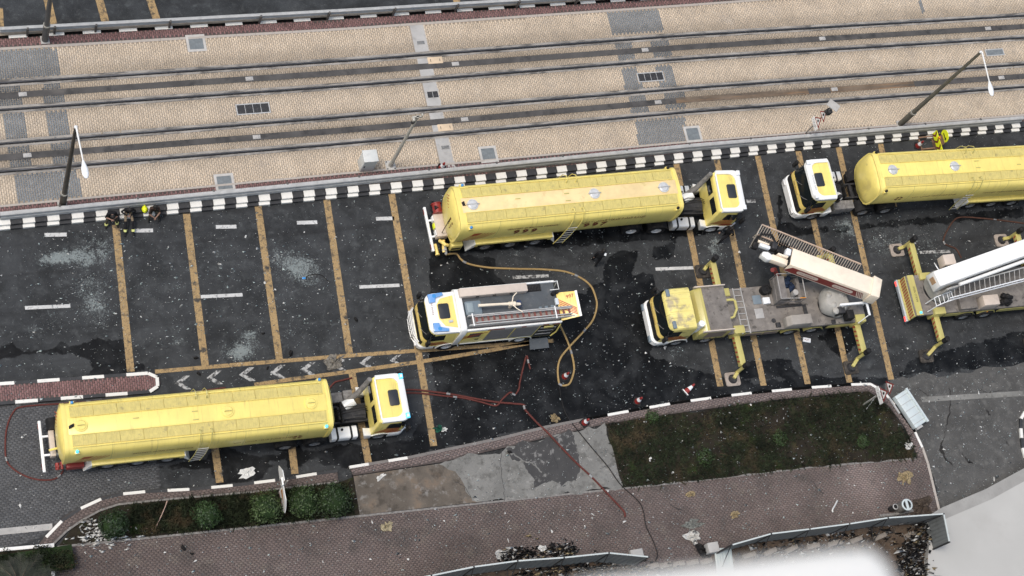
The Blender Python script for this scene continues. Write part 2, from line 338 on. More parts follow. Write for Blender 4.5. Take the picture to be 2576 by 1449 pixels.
def ragged(poly, step=.25, amp=.06, seed=1):
    r = np.random.default_rng(seed); p = np.vstack([poly, poly[:1]]); q = resample(p, step)[:-1]; n = len(q); k = r.normal(0, amp, (n, 2)); k = (k + np.roll(k, 1, 0) + np.roll(k, 2, 0)) / 1.7; return q + k
# ---- pavers
PAV = {}
def pavers(name, parent, P, ang, sx, sy, z, mats, mi, tone, indiv=300, piece='paver', h=.03):
    """many small blocks: the nearest ones are objects of their own, the rest one mesh"""
    n = len(P); zz = z + rng.normal(0, .0025, n); order = np.argsort(np.hypot(P[:, 0] - CAM[0], P[:, 1] - CAM[1])); own = order[:indiv]; rest = order[indiv:]
    c, s = math.cos(ang), math.sin(ang); hx, hy = sx / 2 - .006, sy / 2 - .006; e = .006
    L = np.array([[-hx, -hy, -h], [hx, -hy, -h], [hx, hy, -h], [-hx, hy, -h], [-hx + e, -hy + e, 0], [hx - e, -hy + e, 0], [hx - e, hy - e, 0], [-hx + e, hy - e, 0]])
    Lr = np.c_[L[:, 0] * c - L[:, 1] * s, L[:, 0] * s + L[:, 1] * c, L[:, 2]]; FQ = np.array([[4, 5, 6, 7], [0, 1, 5, 4], [1, 2, 6, 5], [2, 3, 7, 6], [3, 0, 4, 7]])
    k = len(rest)
    if k:
        tilt = rng.normal(0, .010, (k, 2)); V = Lr[None] + np.c_[P[rest], zz[rest]][:, None, :]
        V[:, :, 2] += (Lr[None, :, 0] * tilt[:, :1] + Lr[None, :, 1] * tilt[:, 1:])
        F = (FQ[None] + (np.arange(k) * 8)[:, None, None]).reshape(-1, 4)
        o = bpy.data.objects.new(name, raw_mesh(name, V.reshape(-1, 3), F, mats, np.repeat(mi[rest], 5), np.repeat(tone[rest], 8))); col.objects.link(o); o.parent = parent; o['kind'] = 'stuff'
    tq = np.clip(np.round(tone * 10) / 10, .4, 1.5)
    for i in own:
        key = (round(sx, 3), round(sy, 3), float(tq[i]), mats[mi[i]].name)
        if key not in PAV: PAV[key] = raw_mesh(piece, L, FQ, [mats[mi[i]]], None, np.full(8, tq[i]))
        place(piece, PAV[key], parent, (P[i, 0], P[i, 1], zz[i]), ang)
def lattice(x0, x1, y0, y1, sx, sy, ang=0.0, org=(0, 0), bond='col'):
    R_ = 1.5 * max(x1 - x0, y1 - y0); u = np.arange(-int(R_ / sx), int(R_ / sx) + 1); v = np.arange(-int(R_ / sy), int(R_ / sy) + 1)
    U, V = np.meshgrid(u, v); A = U * sx + (V % 2) * sx * .5 * (bond == 'row'); B = V * sy + (U % 2) * sy * .5 * (bond == 'col')
    c, s = math.cos(ang), math.sin(ang); cx, cy = (x0 + x1) / 2 + org[0], (y0 + y1) / 2 + org[1]
    X = cx + A * c - B * s; Y = cy + A * s + B * c; k = (X > x0) & (X < x1) & (Y > y0) & (Y < y1); return np.c_[X[k], Y[k]]
M_PTAN = mat('tan_paver', (.535, .445, .342), .9, var=.10, vs=.8, tone=True, dirt=[((.33, .29, .25), .45, .7, .5, .75), ((.62, .55, .46), .4, 1.5, .55, .8)], bump=.2, bs=80)
M_PGRY = mat('slate_paver', (.20, .215, .225), .9, var=.10, vs=.8, tone=True, dirt=[((.42, .42, .41), .5, 3.5, .55, .75)], bump=.2, bs=80)
M_PRED = mat('red_paver', (.205, .118, .114), .9, var=.12, vs=1.5, tone=True, dirt=[((.15, .10, .095), .4, 2, .5, .75)], bump=.2, bs=80)
M_PMAU = mat('mauve_paver', (.142, .113, .105), .9, var=.14, vs=.5, tone=True, dirt=[((.075, .068, .064), .7, .55, .5, .70), ((.26, .25, .235), .5, 6, .58, .72), ((.19, .165, .14), .5, 1.3, .52, .70)], bump=.3, bs=60)
M_PBLK = mat('dark_block_paver', (.095, .097, .100), .85, var=.15, vs=.8, tone=True, dirt=[((.05, .05, .052), .6, .8, .5, .7)], bump=.3, bs=60)
M_GROUT = mat('dark_joint', (.30, .25, .195), .95, var=.2, vs=3)
M_GROUTD = mat('dark_red_joint', (.085, .070, .065), .95, var=.2, vs=3)

# ---- tram bed
def fn(pts, z): q = ext(gp(pts, z), 14); return q, (lambda x, q=q: np.interp(x, q[:, 0], q[:, 1]))
NED, ned = fn([(0, 123), (858, 73.5), (1717, 14), (1960, -4)], ZT)
SED, sed = fn([(0, 519), (858.7, 437), (1717, 358), (2576, 289)], ZT)
RAILS = [fn(p, ZT) for p in ([(0, 209.3), (858.7, 153.6), (1717, 89.3), (2576, 39.3)], [(0, 276.7), (858.7, 216.7), (1717, 148), (2576, 94.3)], [(0, 361.7), (858.7, 294.3), (1717, 222.7), (2576, 161.7)], [(0, 432.3), (858.7, 361.7), (1717, 282.7), (2576, 218.3)])]
APS = [fn(p, ZT) for p in ([(0, 241.7), (858.7, 182.7), (1717, 119), (2576, 66.7)], [(0, 396.7), (858.7, 328.3), (1717, 252), (2576, 191.7)])]
xs = np.arange(-42, 52, 2.0)
tram = struct(sheet('tram_bed', [(x, ned(x) + .9) for x in xs] + [(x, kb(x) + .2) for x in xs[::-1]], ZT - .012, M_GROUT))
greyp = [gp([Z1(*q) for q in p], ZT) for p in ([(-300, 385), (430, 365), (467, 590), (-300, 615)], [(320, 620), (455, 612), (495, 800), (335, 812)], [(-300, 650), (148, 635), (168, 815), (-300, 830)], [(20, 855), (180, 845), (205, 1050), (40, 1060)], [(345, 838), (507, 828), (530, 1032), (370, 1040)], [(60, 1090), (215, 1085), (243, 1285), (85, 1290)], [(385, 1080), (545, 1072), (575, 1262), (410, 1272)], [(95, 1310), (575, 1282), (660, 1620), (150, 1620)])] + \
    [gp([Z2(*q) for q in p], ZT) for p in ([(2003, 80), (2388, 50), (2430, 235), (2040, 265)], [(2062, 310), (2192, 300), (2220, 450), (2100, 460)], [(2330, 290), (2470, 280), (2505, 430), (2362, 440)], [(2108, 515), (2492, 485), (2532, 655), (2148, 690)], [(2165, 712), (2292, 705), (2325, 850), (2190, 862)], [(2430, 695), (2585, 685), (2610, 810), (2450, 830)], [(2215, 915), (2590, 885), (2640, 1090), (2250, 1110)])] + [gp([Z3(*q) for q in p], ZT) for p in ([(1780, 0), (1800, 0), (1825, 90), (1803, 92)],)]
tanw = [gp([Z2(*q) for q in p], ZT) for p in ([(2232, 508), (2360, 498), (2372, 540), (2240, 548)], [(2265, 622), (2395, 612), (2405, 660), (2275, 672)])]
strip_c = gp([Z2(*q) for q in ((512, 180), (618, 180), (872, 1290), (760, 1295))], ZT)
COV = [(Z1(1480, 325), 1.00, .98, 'p'), (Z1(1695, 1378), 1.0, .98, 'p'), (Z2(1110, 1165), 1.0, .96, 'p'), (Z3(78, 1012), 1.0, .98, 'p'), (Z1(1910, 820), 1.78, .62, 'd'), (Z2(2335, 580), 1.62, .58, 'd'), (Z3(2355, 395), 1.3, .46, 'e')]
covp = []
for c, wx, wy, k in COV: q = G(*c, ZT); covp.append((q, wx, wy, k))
Pp = lattice(-31, 41, 7.0, 18.6, .115, .215, 0.0)
x, y = Pp[:, 0], Pp[:, 1]; keep = (y < ned(x) - .10) & (y > sed(x) + .06)
rd = np.min([np.abs(y - f(x)) for _, f in RAILS], axis=0); ad = np.min([np.abs(y - f(x)) for _, f in APS], axis=0)
keep &= (rd > .15) & (ad > .10) & ~inpoly(Pp, strip_c)
for q, wx, wy, k in covp: keep &= ~((np.abs(x - q[0]) < wx / 2 + .02) & (np.abs(y - q[1]) < wy / 2 + .02))
Pp = Pp[keep]; rd, ad = rd[keep], ad[keep]; mi = np.zeros(len(Pp), int)
for q in greyp: mi[inpoly(Pp, q)] = 1
for q in tanw: mi[inpoly(Pp, q)] = 0
tone = rng.normal(1.0, .042, len(Pp)) * (1 - .70 * np.exp(-(np.maximum(ad - .12, 0) / .22) ** 1.4) * (.75 + .4 * np.sin(Pp[:, 0] * .33 + 1) * np.sin(Pp[:, 0] * .11))) * (1 - .45 * np.exp(-np.maximum(rd - .15, 0) / .22))
r1 = Pp[:, 1] - RAILS[0][1](Pp[:, 0]); tone *= 1 - .22 * np.exp(-((r1 - .55) / .35) ** 2) * (r1 > 0); tone *= 1 - .45 * np.exp(-((Pp[:, 0] - 14) / 3.2) ** 2) * np.exp(-(ad / .55) ** 2) - .25 * np.exp(-((Pp[:, 0] + 24) / 3.5) ** 2) * np.exp(-(ad / .5) ** 2) - .2 * np.exp(-((Pp[:, 0] - 4) / 2.2) ** 2) * np.exp(-(ad / .5) ** 2); tone = np.clip(tone, .25, 1.4)
pavers('paving_field', tram, Pp, 0.0, .115, .215, ZT, [M_PTAN, M_PGRY], mi, tone, 300)
M_COLLAR = mat('rail_collar', (.285, .265, .24), .85, var=.2, vs=1.5, dirt=[((.07, .066, .062), .85, 1.6, .45, .66, (.5, 3, 1)), ((.42, .40, .37), .6, 2.5, .56, .72, (.5, 3, 1))], bump=.3, bs=60)
M_RAIL = mat('rail_steel', (.075, .076, .08), .45, .55, var=.2, vs=4, dirt=[((.30, .30, .30), .5, 1.2, .5, .75, (.3, 3, 1))])
M_APS = mat('power_strip', (.062, .058, .055), .7, var=.3, vs=1.0, dirt=[((.12, .108, .096), .6, .8, .54, .75, (.5, 2, 1)), ((.015, .015, .015), .7, 1.4, .5, .7)])
M_APSR = mat('rusty_power_strip', (.15, .115, .085), .8, var=.25, vs=1.0, dirt=[((.34, .18, .075), .8, 1.0, .46, .62, (.12, 5, 1)), ((.06, .055, .05), .7, 1.5, .5, .7, (.4, 2, 1))])
labs = ['northernmost embedded tram rail nearest the far guard rail', 'second embedded tram rail from the far guard rail', 'third embedded tram rail from the far guard rail', 'embedded tram rail nearest the striped kerb']
for (q, f), lb in zip(RAILS, labs):
    pth = resample(q, 3.0); t = thing('tram_rail', lb, 'rail', (0, 0, 0))
    sweep('collar', pth, [(-.20, ZT - .05), (.20, ZT - .05), (.20, ZT + .007), (-.20, ZT + .007)], M_COLLAR, t)
    sweep('rail_head', pth, [(-.005, ZT - .04), (.062, ZT - .04), (.062, ZT + .018), (-.005, ZT + .018)], M_ALU if False else M_RAIL, t)
    sweep('groove', pth, [(-.085, ZT - .04), (-.006, ZT - .04), (-.006, ZT + .011), (-.085, ZT + .011)], M_BLK, t)
for k, ((q, f), lb) in enumerate(zip(APS, ['dark ground-level power strip between the two far tram rails', 'dark ground-level power strip between the two near tram rails'])):
    t = thing('power_strip', lb, 'power strip', (0, 0, 0)); pth = resample(q, 1.0)
    if k == 1:
        x0, x1 = G(1700, 252, ZT)[0], G(2035, 235, ZT)[0]; x2, x3 = G(2090, 231, ZT)[0], G(2300, 212, ZT)[0]
        segs = [(-99, x0, M_APS), (x0, x1, M_APSR), (x1, x2, M_APS), (x2, x3, M_APSR), (x3, 99, M_APS)]
    else: segs = [(-99, 99, M_APS)]
    for a, b_, mm in segs:
        xq = np.arange(max(a, -34), min(b_, 44) + .01, .5 if b_ - a < 30 else 2.0); xq = np.append(xq, min(b_, 44)) if min(b_, 44) - xq[-1] > .05 else xq; pp = np.c_[xq, f(xq)]
        if len(pp) > 2: sweep('strip_segment', pp, [(-.17, ZT - .05), (.17, ZT - .05), (.17, ZT + .009), (.09, ZT + .015), (-.09, ZT + .015), (-.17, ZT + .009)], mm, t)
    sp = [Z1(172, 717), Z1(1883, 605), Z2(860, 487), Z2(2290, 375), Z3(1050, 285), Z3(2305, 222)] if k == 0 else [Z1(207, 1180), Z1(1937, 1040), Z2(930, 905), Z2(2390, 775), Z3(1140, 662), Z3(2400, 577)]
    for c in sp:
        g = G(*c, ZT); b = MB(); b.box(g[0] - .20, g[0] + .20, f(g[0]) - .11, f(g[0]) + .11, ZT, ZT + .05); b.box(g[0] - .12, g[0] + .12, f(g[0]) - .07, f(g[0]) + .07, ZT + .05, ZT + .065)
        b.build('insulator_box', M_CONC, t, bevel=.01)
struct(sheet('concrete_cross_strip', strip_c, ZT - .003, M_CONC))
for q, f in RAILS + APS: pass
M_COVER = mat('access_cover_slate', (.155, .175, .185), .7, var=.15, vs=5, dirt=[((.30, .30, .29), .5, 8, .55, .75)], bump=.4, bs=90)
M_FRAMEC = mat('cover_frame_concrete', (.46, .445, .42), .85, var=.12, vs=2)
clab = ['square slate cover with pale frame beside the far guard rail', 'square slate cover with pale frame near the left lamp post', 'square slate cover with pale frame right of the concrete strip', 'square slate cover with pale frame below the right slate patch', 'long black cover between the tracks at the left', 'long black cover set in the slate patch between the tracks', 'long grey cover between the tracks under the right lamp head']
for (q, wx, wy, k), lb in zip(covp, clab):
    t = thing('access_cover', lb, 'cover', (q[0], q[1], ZT)); e = .13 if k == 'p' else .06; b = MB()
    for (a, c, d, f_) in ((-wx / 2, wx / 2, -wy / 2, -wy / 2 + e), (-wx / 2, wx / 2, wy / 2 - e, wy / 2), (-wx / 2, -wx / 2 + e, -wy / 2 + e, wy / 2 - e), (wx / 2 - e, wx / 2, -wy / 2 + e, wy / 2 - e)): b.box(a, c, d, f_, -.03, .012)
    b.build('frame', M_FRAMEC if k == 'p' else M_STEEL, t)
    b = MB(); b.box(-wx / 2 + e, wx / 2 - e, -wy / 2 + e, wy / 2 - e, -.03, .006); b.build('lid', {'p': M_COVER, 'd': M_CHAS, 'e': M_COVER}[k], t)
    if k == 'd':
        for i in range(3): b = MB(); u = -wx / 2 + e + (i + 1) * (wx - 2 * e) / 4; b.box(u - .012, u + .012, -wy / 2 + e, wy / 2 - e, .006, .010); b.build('lid_joint', M_STEEL, t)
for c, wx, wy, nb, lb in ((Z2(600, 322), .42, .2, 7, 'small drain grate at the far end of the concrete strip'), (Z2(690, 713), .62, .36, 2, 'square drain grate between the tracks on the concrete strip'), (Z2(785, 1112), .44, .2, 7, 'small drain grate at the near end of the concrete strip')):
    q = G(*c, ZT); t = thing('drain_grate', lb, 'grate', (q[0], q[1], ZT)); b = MB(); b.box(-wx / 2, wx / 2, -wy / 2, wy / 2, -.05, .003); b.build('sump', M_CHAS, t)
    for i in range(nb + 1):
        u = -wx / 2 + wx * i / nb; b = MB(); b.box(u - .012, u + .012, -wy / 2, wy / 2, .003, .014); b.build('bar', M_STEEL, t)
for c, lb in ((Z2(708, 455), 'tan access plate between the far rails beside the concrete strip'), (Z2(785, 962), 'tan access plate between the near rails beside the concrete strip')):
    q = G(*c, ZT); t = thing('access_plate', lb, 'cover', (q[0], q[1], ZT)); b = MB(); b.box(-.42, .42, -.2, .2, -.03, .016); b.build('plate', M_PTAN2 if False else mat('tan_plate', (.60, .47, .33), .8, var=.08), t, bevel=.006)
    for u in (-.26, .26): b = MB(); b.box(u - .015, u + .015, -.08, .08, .016, .020); b.build('slot', M_CHAS, t)
# edging stones of the paved field, red borders
st_me = {}
def stones(name, parent, path, ln, wd, z0, z1, mats, pick, bevel=.012):
    p = resample(path, ln)
    for i in range(len(p) - 1):
        a, b_ = p[i], p[i + 1]; d = b_ - a; L_ = float(np.hypot(*d)); m = pick(i); key = (name, m.name, round(wd, 3), round(z1 - z0, 3))
        if key not in st_me:
            q = MB(); q.box(-.5, .5, -wd / 2, wd / 2, 0, z1 - z0); o = q.build(name, m, None, bevel=0, smooth=0); st_me[key] = o.data; bpy.data.objects.remove(o)
        place(name, st_me[key], parent, ((a[0] + b_[0]) / 2, (a[1] + b_[1]) / 2, z0 + random.uniform(-.002, .002)), math.atan2(d[1], d[0]) + random.gauss(0, .003), (L_ - .012, 1, 1))
M_EDGE = mat('edging_stone', (.42, .38, .34), .85, var=.15, vs=1.0, dirt=[((.25, .22, .2), .5, 2, .5, .7)])
M_KW = mat('kerb_white', (.74, .73, .69), .7, var=.06, vs=2, dirt=[((.30, .28, .26), .7, 2.4, .53, .72), ((.10, .10, .10), .7, 9, .62, .72)])
M_KB = mat('kerb_black', (.030, .031, .034), .65, var=.25, vs=3, dirt=[((.15, .145, .14), .55, 3, .52, .75)])
vis = lambda q: q[(q[:, 0] > -33) & (q[:, 0] < 43)]
xe = np.arange(-30, 41, 1.0); ek = struct(bpy.data.objects.new('north_edging', None)); col.objects.link(ek)
stones('edging_stone', ek, [(x, ned(x)) for x in xe], 1.0, .14, ZT - .06, ZT + .012, [M_EDGE], lambda i: M_EDGE)
ek = struct(bpy.data.objects.new('south_edging', None)); col.objects.link(ek)
stones('edging_stone', ek, [(x, sed(x)) for x in xe], 1.0, .11, ZT - .06, ZT + .012, [M_EDGE], lambda i: M_EDGE)
NKB, nkb = fn([(22, 97), (858, 49), (1602, 2)], ZT)
def strip_pavers(name, lo, hi, z, label_parent, indiv, m=M_PRED, x0=-30, x1=40, sx=.11, sy=.215, base=True):
    ys = np.array([lo(x0), lo(x1), hi(x0), hi(x1)]); Q = lattice(x0, x1, ys.min() - .5, ys.max() + .5, sx, sy); k = (Q[:, 1] > lo(Q[:, 0])) & (Q[:, 1] < hi(Q[:, 0])); Q = Q[k]
    pavers(name, label_parent, Q, 0, sx, sy, z, [m], np.zeros(len(Q), int), rng.normal(1, .13, len(Q)), indiv)
nb_ = struct(sheet('north_red_border', [(x, ned(x) + .06) for x in xs] + [(x, nkb(x) + .1) for x in xs[::-1]], ZT - .010, M_GROUTD))
strip_pavers('red_paving_field', lambda x: ned(x) + .12, lambda x: nkb(x) - .02, ZT, nb_, 150)
nk = struct(bpy.data.objects.new('north_kerb', None)); col.objects.link(nk)
stones('kerb_stone', nk, [(x, nkb(x) + .10) for x in xe], .92, .16, 0, ZT + .01, None, lambda i: M_KW if i % 2 else M_PRED)
struct(sheet('north_road', [(x, nkb(x) + .1) for x in xs] + [(x, nkb(x) + 60) for x in xs[::-1]], .06, M_ASPH2))
sb_ = struct(sheet('south_red_border', [(x, kb(x) + .5) for x in xs] + [(x, sed(x) - .05) for x in xs[::-1]], ZT - .010, M_GROUTD))
strip_pavers('red_paving_field', lambda x: kb(x) + .60, lambda x: sed(x) - .08, ZT, sb_, 100)
sk = struct(bpy.data.objects.new('striped_kerb', None)); col.objects.link(sk)
KX = vis(resample(KBL, .6))
stones('kerb_stone', sk, KX + np.array([0, .335]), .585, .34, 0, ZT + .03, None, lambda i: M_KW if i % 2 else M_KB)
stones('kerb_stone_step', sk, KX + np.array([-.03, .075]), .585, .16, 0, .15, None, lambda i: M_KW if i % 2 else M_KB)

# ---- guard rails
def wbeam(name, label, path, z, posts, face=-1):
    t = thing(name, label, 'guard rail', (0, 0, 0)); f = face
    q_ = [(-.05, 0), (.06, -.01), (.12, -.05), (.13, -.12), (.05, -.18), (.05, -.25), (.15, -.32), (.16, -.40), (.07, -.46), (.07, -.52), (.14, -.57), (.14, -.62)]; prof = [(a * f, z + c) for a, c in q_] + [((a - .02) * f, z + c - .015) for a, c in q_[::-1]]
    pth = resample(path, 3.8)
    for i in range(len(pth) - 1): sweep('beam', np.array([pth[i], (pth[i] + pth[i + 1]) / 2, pth[i + 1]]), prof, M_STEEL, t)
    for x, y in posts:
        b = MB(); b.box(x - .05, x + .05, y - .08 * f - .06, y - .08 * f + .06, ZT - .05, z + .02); b.box(x - .04, x + .04, y - .10, y + .08, z - .22, z - .06); b.build('post', mat('post_dark_steel', (.10, .095, .09), .6, .3, var=.2), t, bevel=.008)
    return t
gz = ZT + .72; GN, gn = fn([(0, 72), (858.7, 26.5), (1295, 0), (1600, -17)], gz)
pn = [Z1(210, 215), Z1(420, 230), Z1(730, 200), Z1(1290, 170), Z1(1975, 135), Z1(2490, 100), Z2(410, 65), Z2(885, 40), Z2(1350, 12), Z2(1795, -12), Z2(2240, -40), Z3(150, -60), Z3(620, -90)]
wbeam('guard_rail', 'long steel guard rail between the tram bed and the far road', vis(GN), gz, [(G(*c, gz)[0], gn(G(*c, gz)[0])) for c in pn], 1)
gz2 = ZT + .62; GS, gs = fn([(0, 536), (858.7, 452), (1717, 366), (2576, 294)], gz2)
px_ = np.arange(-30, 41, 3.8)
wbeam('guard_rail', 'long steel guard rail above the black and white kerb', vis(GS), gz2, [(x, gs(x)) for x in px_], -1)

# ---- road paint
M_YL = mat('yellow_road_paint', (.37, .255, .125), .8, var=.12, vs=1.5, dirt=[((.06, .055, .05), .8, 4, .50, .66), ((.15, .115, .075), .7, 15, .46, .64), ((.045, .045, .045), .9, 1.3, .58, .68)])
M_WL = mat('white_road_paint', (.52, .52, .51), .8, var=.1, vs=2, dirt=[((.07, .07, .07), .7, 7, .52, .7)])
M_WLW = mat('worn_white_paint', (.42, .42, .41), .85, var=.1, vs=2, dirt=[((.055, .055, .056), .95, 5, .44, .58)])
def marking(name, pts, wd, m, z=.004): return struct(stripe(name, resample(gp(pts), 2.0), wd, z, m))
for p in ([(291, 566), (329, 935)], [(469, 538), (517, 926)], [(649, 518), (704, 913)], [(822, 503), (880, 896)], [(985, 487), (1075, 1020), (1091, 1122)], [(885, 935), (927, 1165)], [(536, 1095), (553, 1214)], [(733, 1115), (742, 1192)],
          [(1701, 410), (1812, 972)], [(1803, 402), (1921, 970)], [(1906, 392), (2032, 966)], [(2008, 380), (2137, 962)], [(2109, 370), (2242, 955)], [(2215, 362), (2250, 520)]):
    marking('yellow_box_line', p, .36, M_YL)
for p in ([(390, 935), (600, 917), (860, 896), (1050, 882), (1200, 872), (1392, 857)], [(640, 968), (703, 958), (858, 938), (1072, 908), (1220, 884), (1336, 862)]): marking('yellow_edge_line', p, .20, M_YL, .008)
for a, b_, m in (((112, 591), (168, 590), M_WL), ((337, 580.5), (385, 579.5), M_WL), ((543, 571), (595, 570), M_WL), ((747, 560.5), (798, 559), M_WL), ((946, 550.5), (992, 549), M_WL), ((63, 774.5), (177, 769.5), M_WL), ((505, 746.5), (610, 741.5), M_WL), ((904, 722), (1005, 717.5), M_WL), ((1290, 698), (1380, 694), M_WLW), ((1649, 677), (1744, 673.5), M_WL), ((2314, 635), (2390, 632), M_WLW), ((1877, 506.5), (1900, 505.5), M_WLW), ((1960, 655), (2010, 653), M_WLW)):
    marking('lane_dash', [a, b_], .18 if a[1] > 600 else .20, m)
for cx_, cy_, s_ in ((452, 962, 1.0), (532, 949, 1.0), (614, 941, 1.0), (692, 935, 1.0), (768, 928, 1.0), (848, 918, .9), (915, 911, .85), (990, 905, .75)):
    q = gp([(cx_ + 12 * s_, cy_ - 17 * s_), (cx_ + 26 * s_, cy_ - 17 * s_), (cx_ + 4 * s_, cy_ + 1), (cx_ + 30 * s_, cy_ + 17 * s_), (cx_ + 14 * s_, cy_ + 18 * s_), (cx_ - 13 * s_, cy_ + 2)])
    struct(sheet('painted_chevron', q, .006, M_WLW))
for p in ([(150, 75), (118, -60)],): pass
for x0, y0, x1, y1 in ((0, 75, -3, 20), (137, 75, 117, -12), (268, 66, 247, -12), (397, 58, 374, -12), (1152, 16, 1146, -10), (1300, 5, 1294, -12)):
    struct(stripe('yellow_box_line', resample(gp([(x0, y0), (x1, y1)], .06), 2.0), .40, .066, M_YL))

# ---- traffic island at the left
ti = gp([(-200, 977), (0, 963.5), (372, 937), (388, 941), (400, 951), (403, 966), (398, 979), (377, 991), (15, 1019), (-200, 1036)])
isl = struct(sheet('traffic_island', ti, .118, M_GROUTD))
Q = lattice(ti[:, 0].min(), ti[:, 0].max(), ti[:, 1].min(), ti[:, 1].max(), .11, .215, math.radians(-2)); d = sdist(Q, ti); Q = Q[d > .17]
pavers('red_paving_field', isl, Q, math.radians(-2), .11, .215, ZS, [M_PRED], np.zeros(len(Q), int), rng.normal(1.05, .12, len(Q)), 200)
def inset(poly, d):
    p = np.asarray(poly, float); out = []
    for i in range(len(p)):
        a, b_, c = p[i - 1], p[i], p[(i + 1) % len(p)]; e1 = b_ - a; e2 = c - b_; n1 = np.array([-e1[1], e1[0]]) / np.hypot(*e1); n2 = np.array([-e2[1], e2[0]]) / np.hypot(*e2); n = n1 + n2; out.append(b_ - n / np.hypot(*n) * d)
    return np.array(out)
ci = inset(ti, .08 if True else 0)
kp = np.vstack([ci[1:9]]) if True else ci
ipick = lambda i: M_KW if i % 2 else M_KB
stones('kerb_stone', isl, ci[:3], 1.08, .16, 0, ZS + .01, None, ipick); stones('kerb_stone', isl, ci[2:8], .42, .16, 0, ZS + .012, None, lambda i: M_KW if i < 3 else M_KB); stones('kerb_stone', isl, ci[7:], 1.08, .16, 0, ZS + .01, None, ipick)

# ---- lower footway, planters, side road
K1 = [(60, 1420), (113, 1349), (138, 1320), (167, 1296), (213, 1269), (260, 1249), (307, 1239), (353, 1234), (500, 1226), (600, 1216), (697, 1204), (790, 1189), (848, 1181)]
K2 = [(878, 1172), (1025, 1148), (1259, 1099), (1379, 1069), (1459, 1054), (1542, 1038), (1705, 1009), (1864, 988), (2024, 973), (2144, 964), (2190, 963), (2215, 972), (2242, 1003), (2301, 1079), (2317, 1109), (2334, 1153), (2367, 1289)]
I1 = [(133, 1369), (158, 1344), (187, 1319), (253, 1283), (300, 1268), (420, 1256), (500, 1249), (633, 1238), (766, 1222), (852, 1212)]
I2 = [(888, 1196), (1108, 1163), (1260, 1128), (1400, 1095), (1525, 1066), (1717, 1037), (1950, 1006), (2150, 986), (2184, 984), (2207, 998), (2240, 1026), (2277, 1076), (2304, 1139), (2307, 1153)]
UB = [(143, 1376), (600, 1330), (858, 1303), (1192, 1268), (1559, 1229), (1717, 1213), (2050, 1174), (2304, 1153)]
FT1 = [(960, 1472), (1085, 1448), (1192, 1426), (1302, 1411), (1419, 1402.7), (1532, 1391), (1632, 1401)]
FT2 = [(1840.7, 1371), (1940, 1342.7), (2037, 1331), (2137, 1317.7), (2234, 1302.7), (2374, 1292.7)]
ZF = 2.05 + ZS
f1 = gp(FT1, ZF); f2 = gp(FT2, ZF)
low = np.vstack([f2[::-1], [f2[0] + [-1.3, -.35]], f1[::-1] + [0, 0], [[-29, -16.5]], [[-36, -17]]])
gk1, gk2, gi1, gi2, gub = gp(K1, ZS), gp(K2, ZS), gp(I1, ZS), gp(I2, ZS), gp(UB, ZS)
M_FOOTB = M_GROUTD
fw = struct(sheet('footway', np.vstack([gub, gp([(2334, 1153), (2367, 1289)], ZS), low, [gub[0] + [-4, .3]]]), ZS - .012, M_FOOTB))
def fill(parent, poly, holes, sx, sy, ang, m, indiv, tone_fn=None, edge=.02, z=ZS):
    Q = lattice(poly[:, 0].min(), poly[:, 0].max(), poly[:, 1].min(), poly[:, 1].max(), sx, sy, ang, bond='row'); Q = Q[sdist(Q, poly) > edge]
    Q = Q[(Q[:, 0] > -30) & (Q[:, 0] < 30)]
    for h in holes: Q = Q[~inpoly(Q, h)]
    t = rng.normal(1, .05, len(Q)); t = t if tone_fn is None else t * tone_fn(Q)
    pavers('brick_paving_field', parent, Q, ang, sx, sy, z, [m], np.zeros(len(Q), int), t, indiv, 'paving_brick')
swp = np.vstack([gub, gp([(2330, 1153), (2362, 1289)], ZS), low, [gub[0] + [-2, .1]]])
def stone_tone(Q):
    t = np.ones(len(Q))
    for x, y, rx, ry, a in ((2150, 1195, 60, 60, .55), (2190, 1250, 50, 45, .4), (1200, 1370, 150, 40, -.25), (1930, 1290, 120, 25, .2), (1700, 1310, 50, 30, -.3), (300, 1420, 220, 40, -.2)):
        c = G(x, y, ZS); t += a * np.exp(-(((Q[:, 0] - c[0]) / (rx / 47)) ** 2 + ((Q[:, 1] - c[1]) / (ry / 42)) ** 2))
    return t
fill(fw, swp, [], .21, .105, math.radians(-2.5), M_PMAU, 300, stone_tone)
s1 = np.vstack([gk1, gi1[::-1]]); s2 = np.vstack([gk2[:-1], gi2[::-1]])
b1 = struct(sheet('left_footway_border', s1, ZS - .010, M_FOOTB)); b2 = struct(sheet('right_footway_border', s2, ZS - .010, M_FOOTB))
M_PMAU2 = mat('pink_grey_paver', (.175, .140, .132), .9, var=.14, vs=.6, tone=True, dirt=[((.12, .105, .10), .6, .9, .5, .72)], bump=.3, bs=60)
fill(b1, s1, [], .21, .105, math.radians(6), M_PMAU, 200, edge=.10); fill(b2, s2, [], .21, .105, math.radians(10), M_PMAU2, 300, edge=.10)
M_KG = mat('worn_kerb_grey', (.20, .185, .175), .85, var=.2, vs=1.5, dirt=[((.36, .35, .33), .6, 2, .55, .72), ((.09, .085, .08), .6, 2.5, .5, .7)])
def offp(path, d): p = np.asarray(path); return p + nrm(p) * d
stones('kerb_stone', b1, offp(gk1[1:], -.07), 1.05, .14, 0, ZS + .012, None, lambda i: M_KW if i % 2 == 0 else M_KB)
stones('kerb_stone', b2, offp(gk2[:3], -.07), 1.05, .14, 0, ZS + .012, None, lambda i: M_KW if i in (0, 2) else M_KG)
stones('kerb_stone', b2, offp(gk2[2:11], -.07), 1.22, .14, 0, ZS + .012, None, lambda i: M_KW if i % 2 and i > 3 else (M_KG if i < 4 else M_PMAU2))
stones('kerb_stone', b2, offp(gk2[10:], -.07), .95, .14, 0, ZS + .012, None, lambda i: M_KW if i in (0, 1, 4) else (M_EDGE if i > 4 else M_PMAU2))
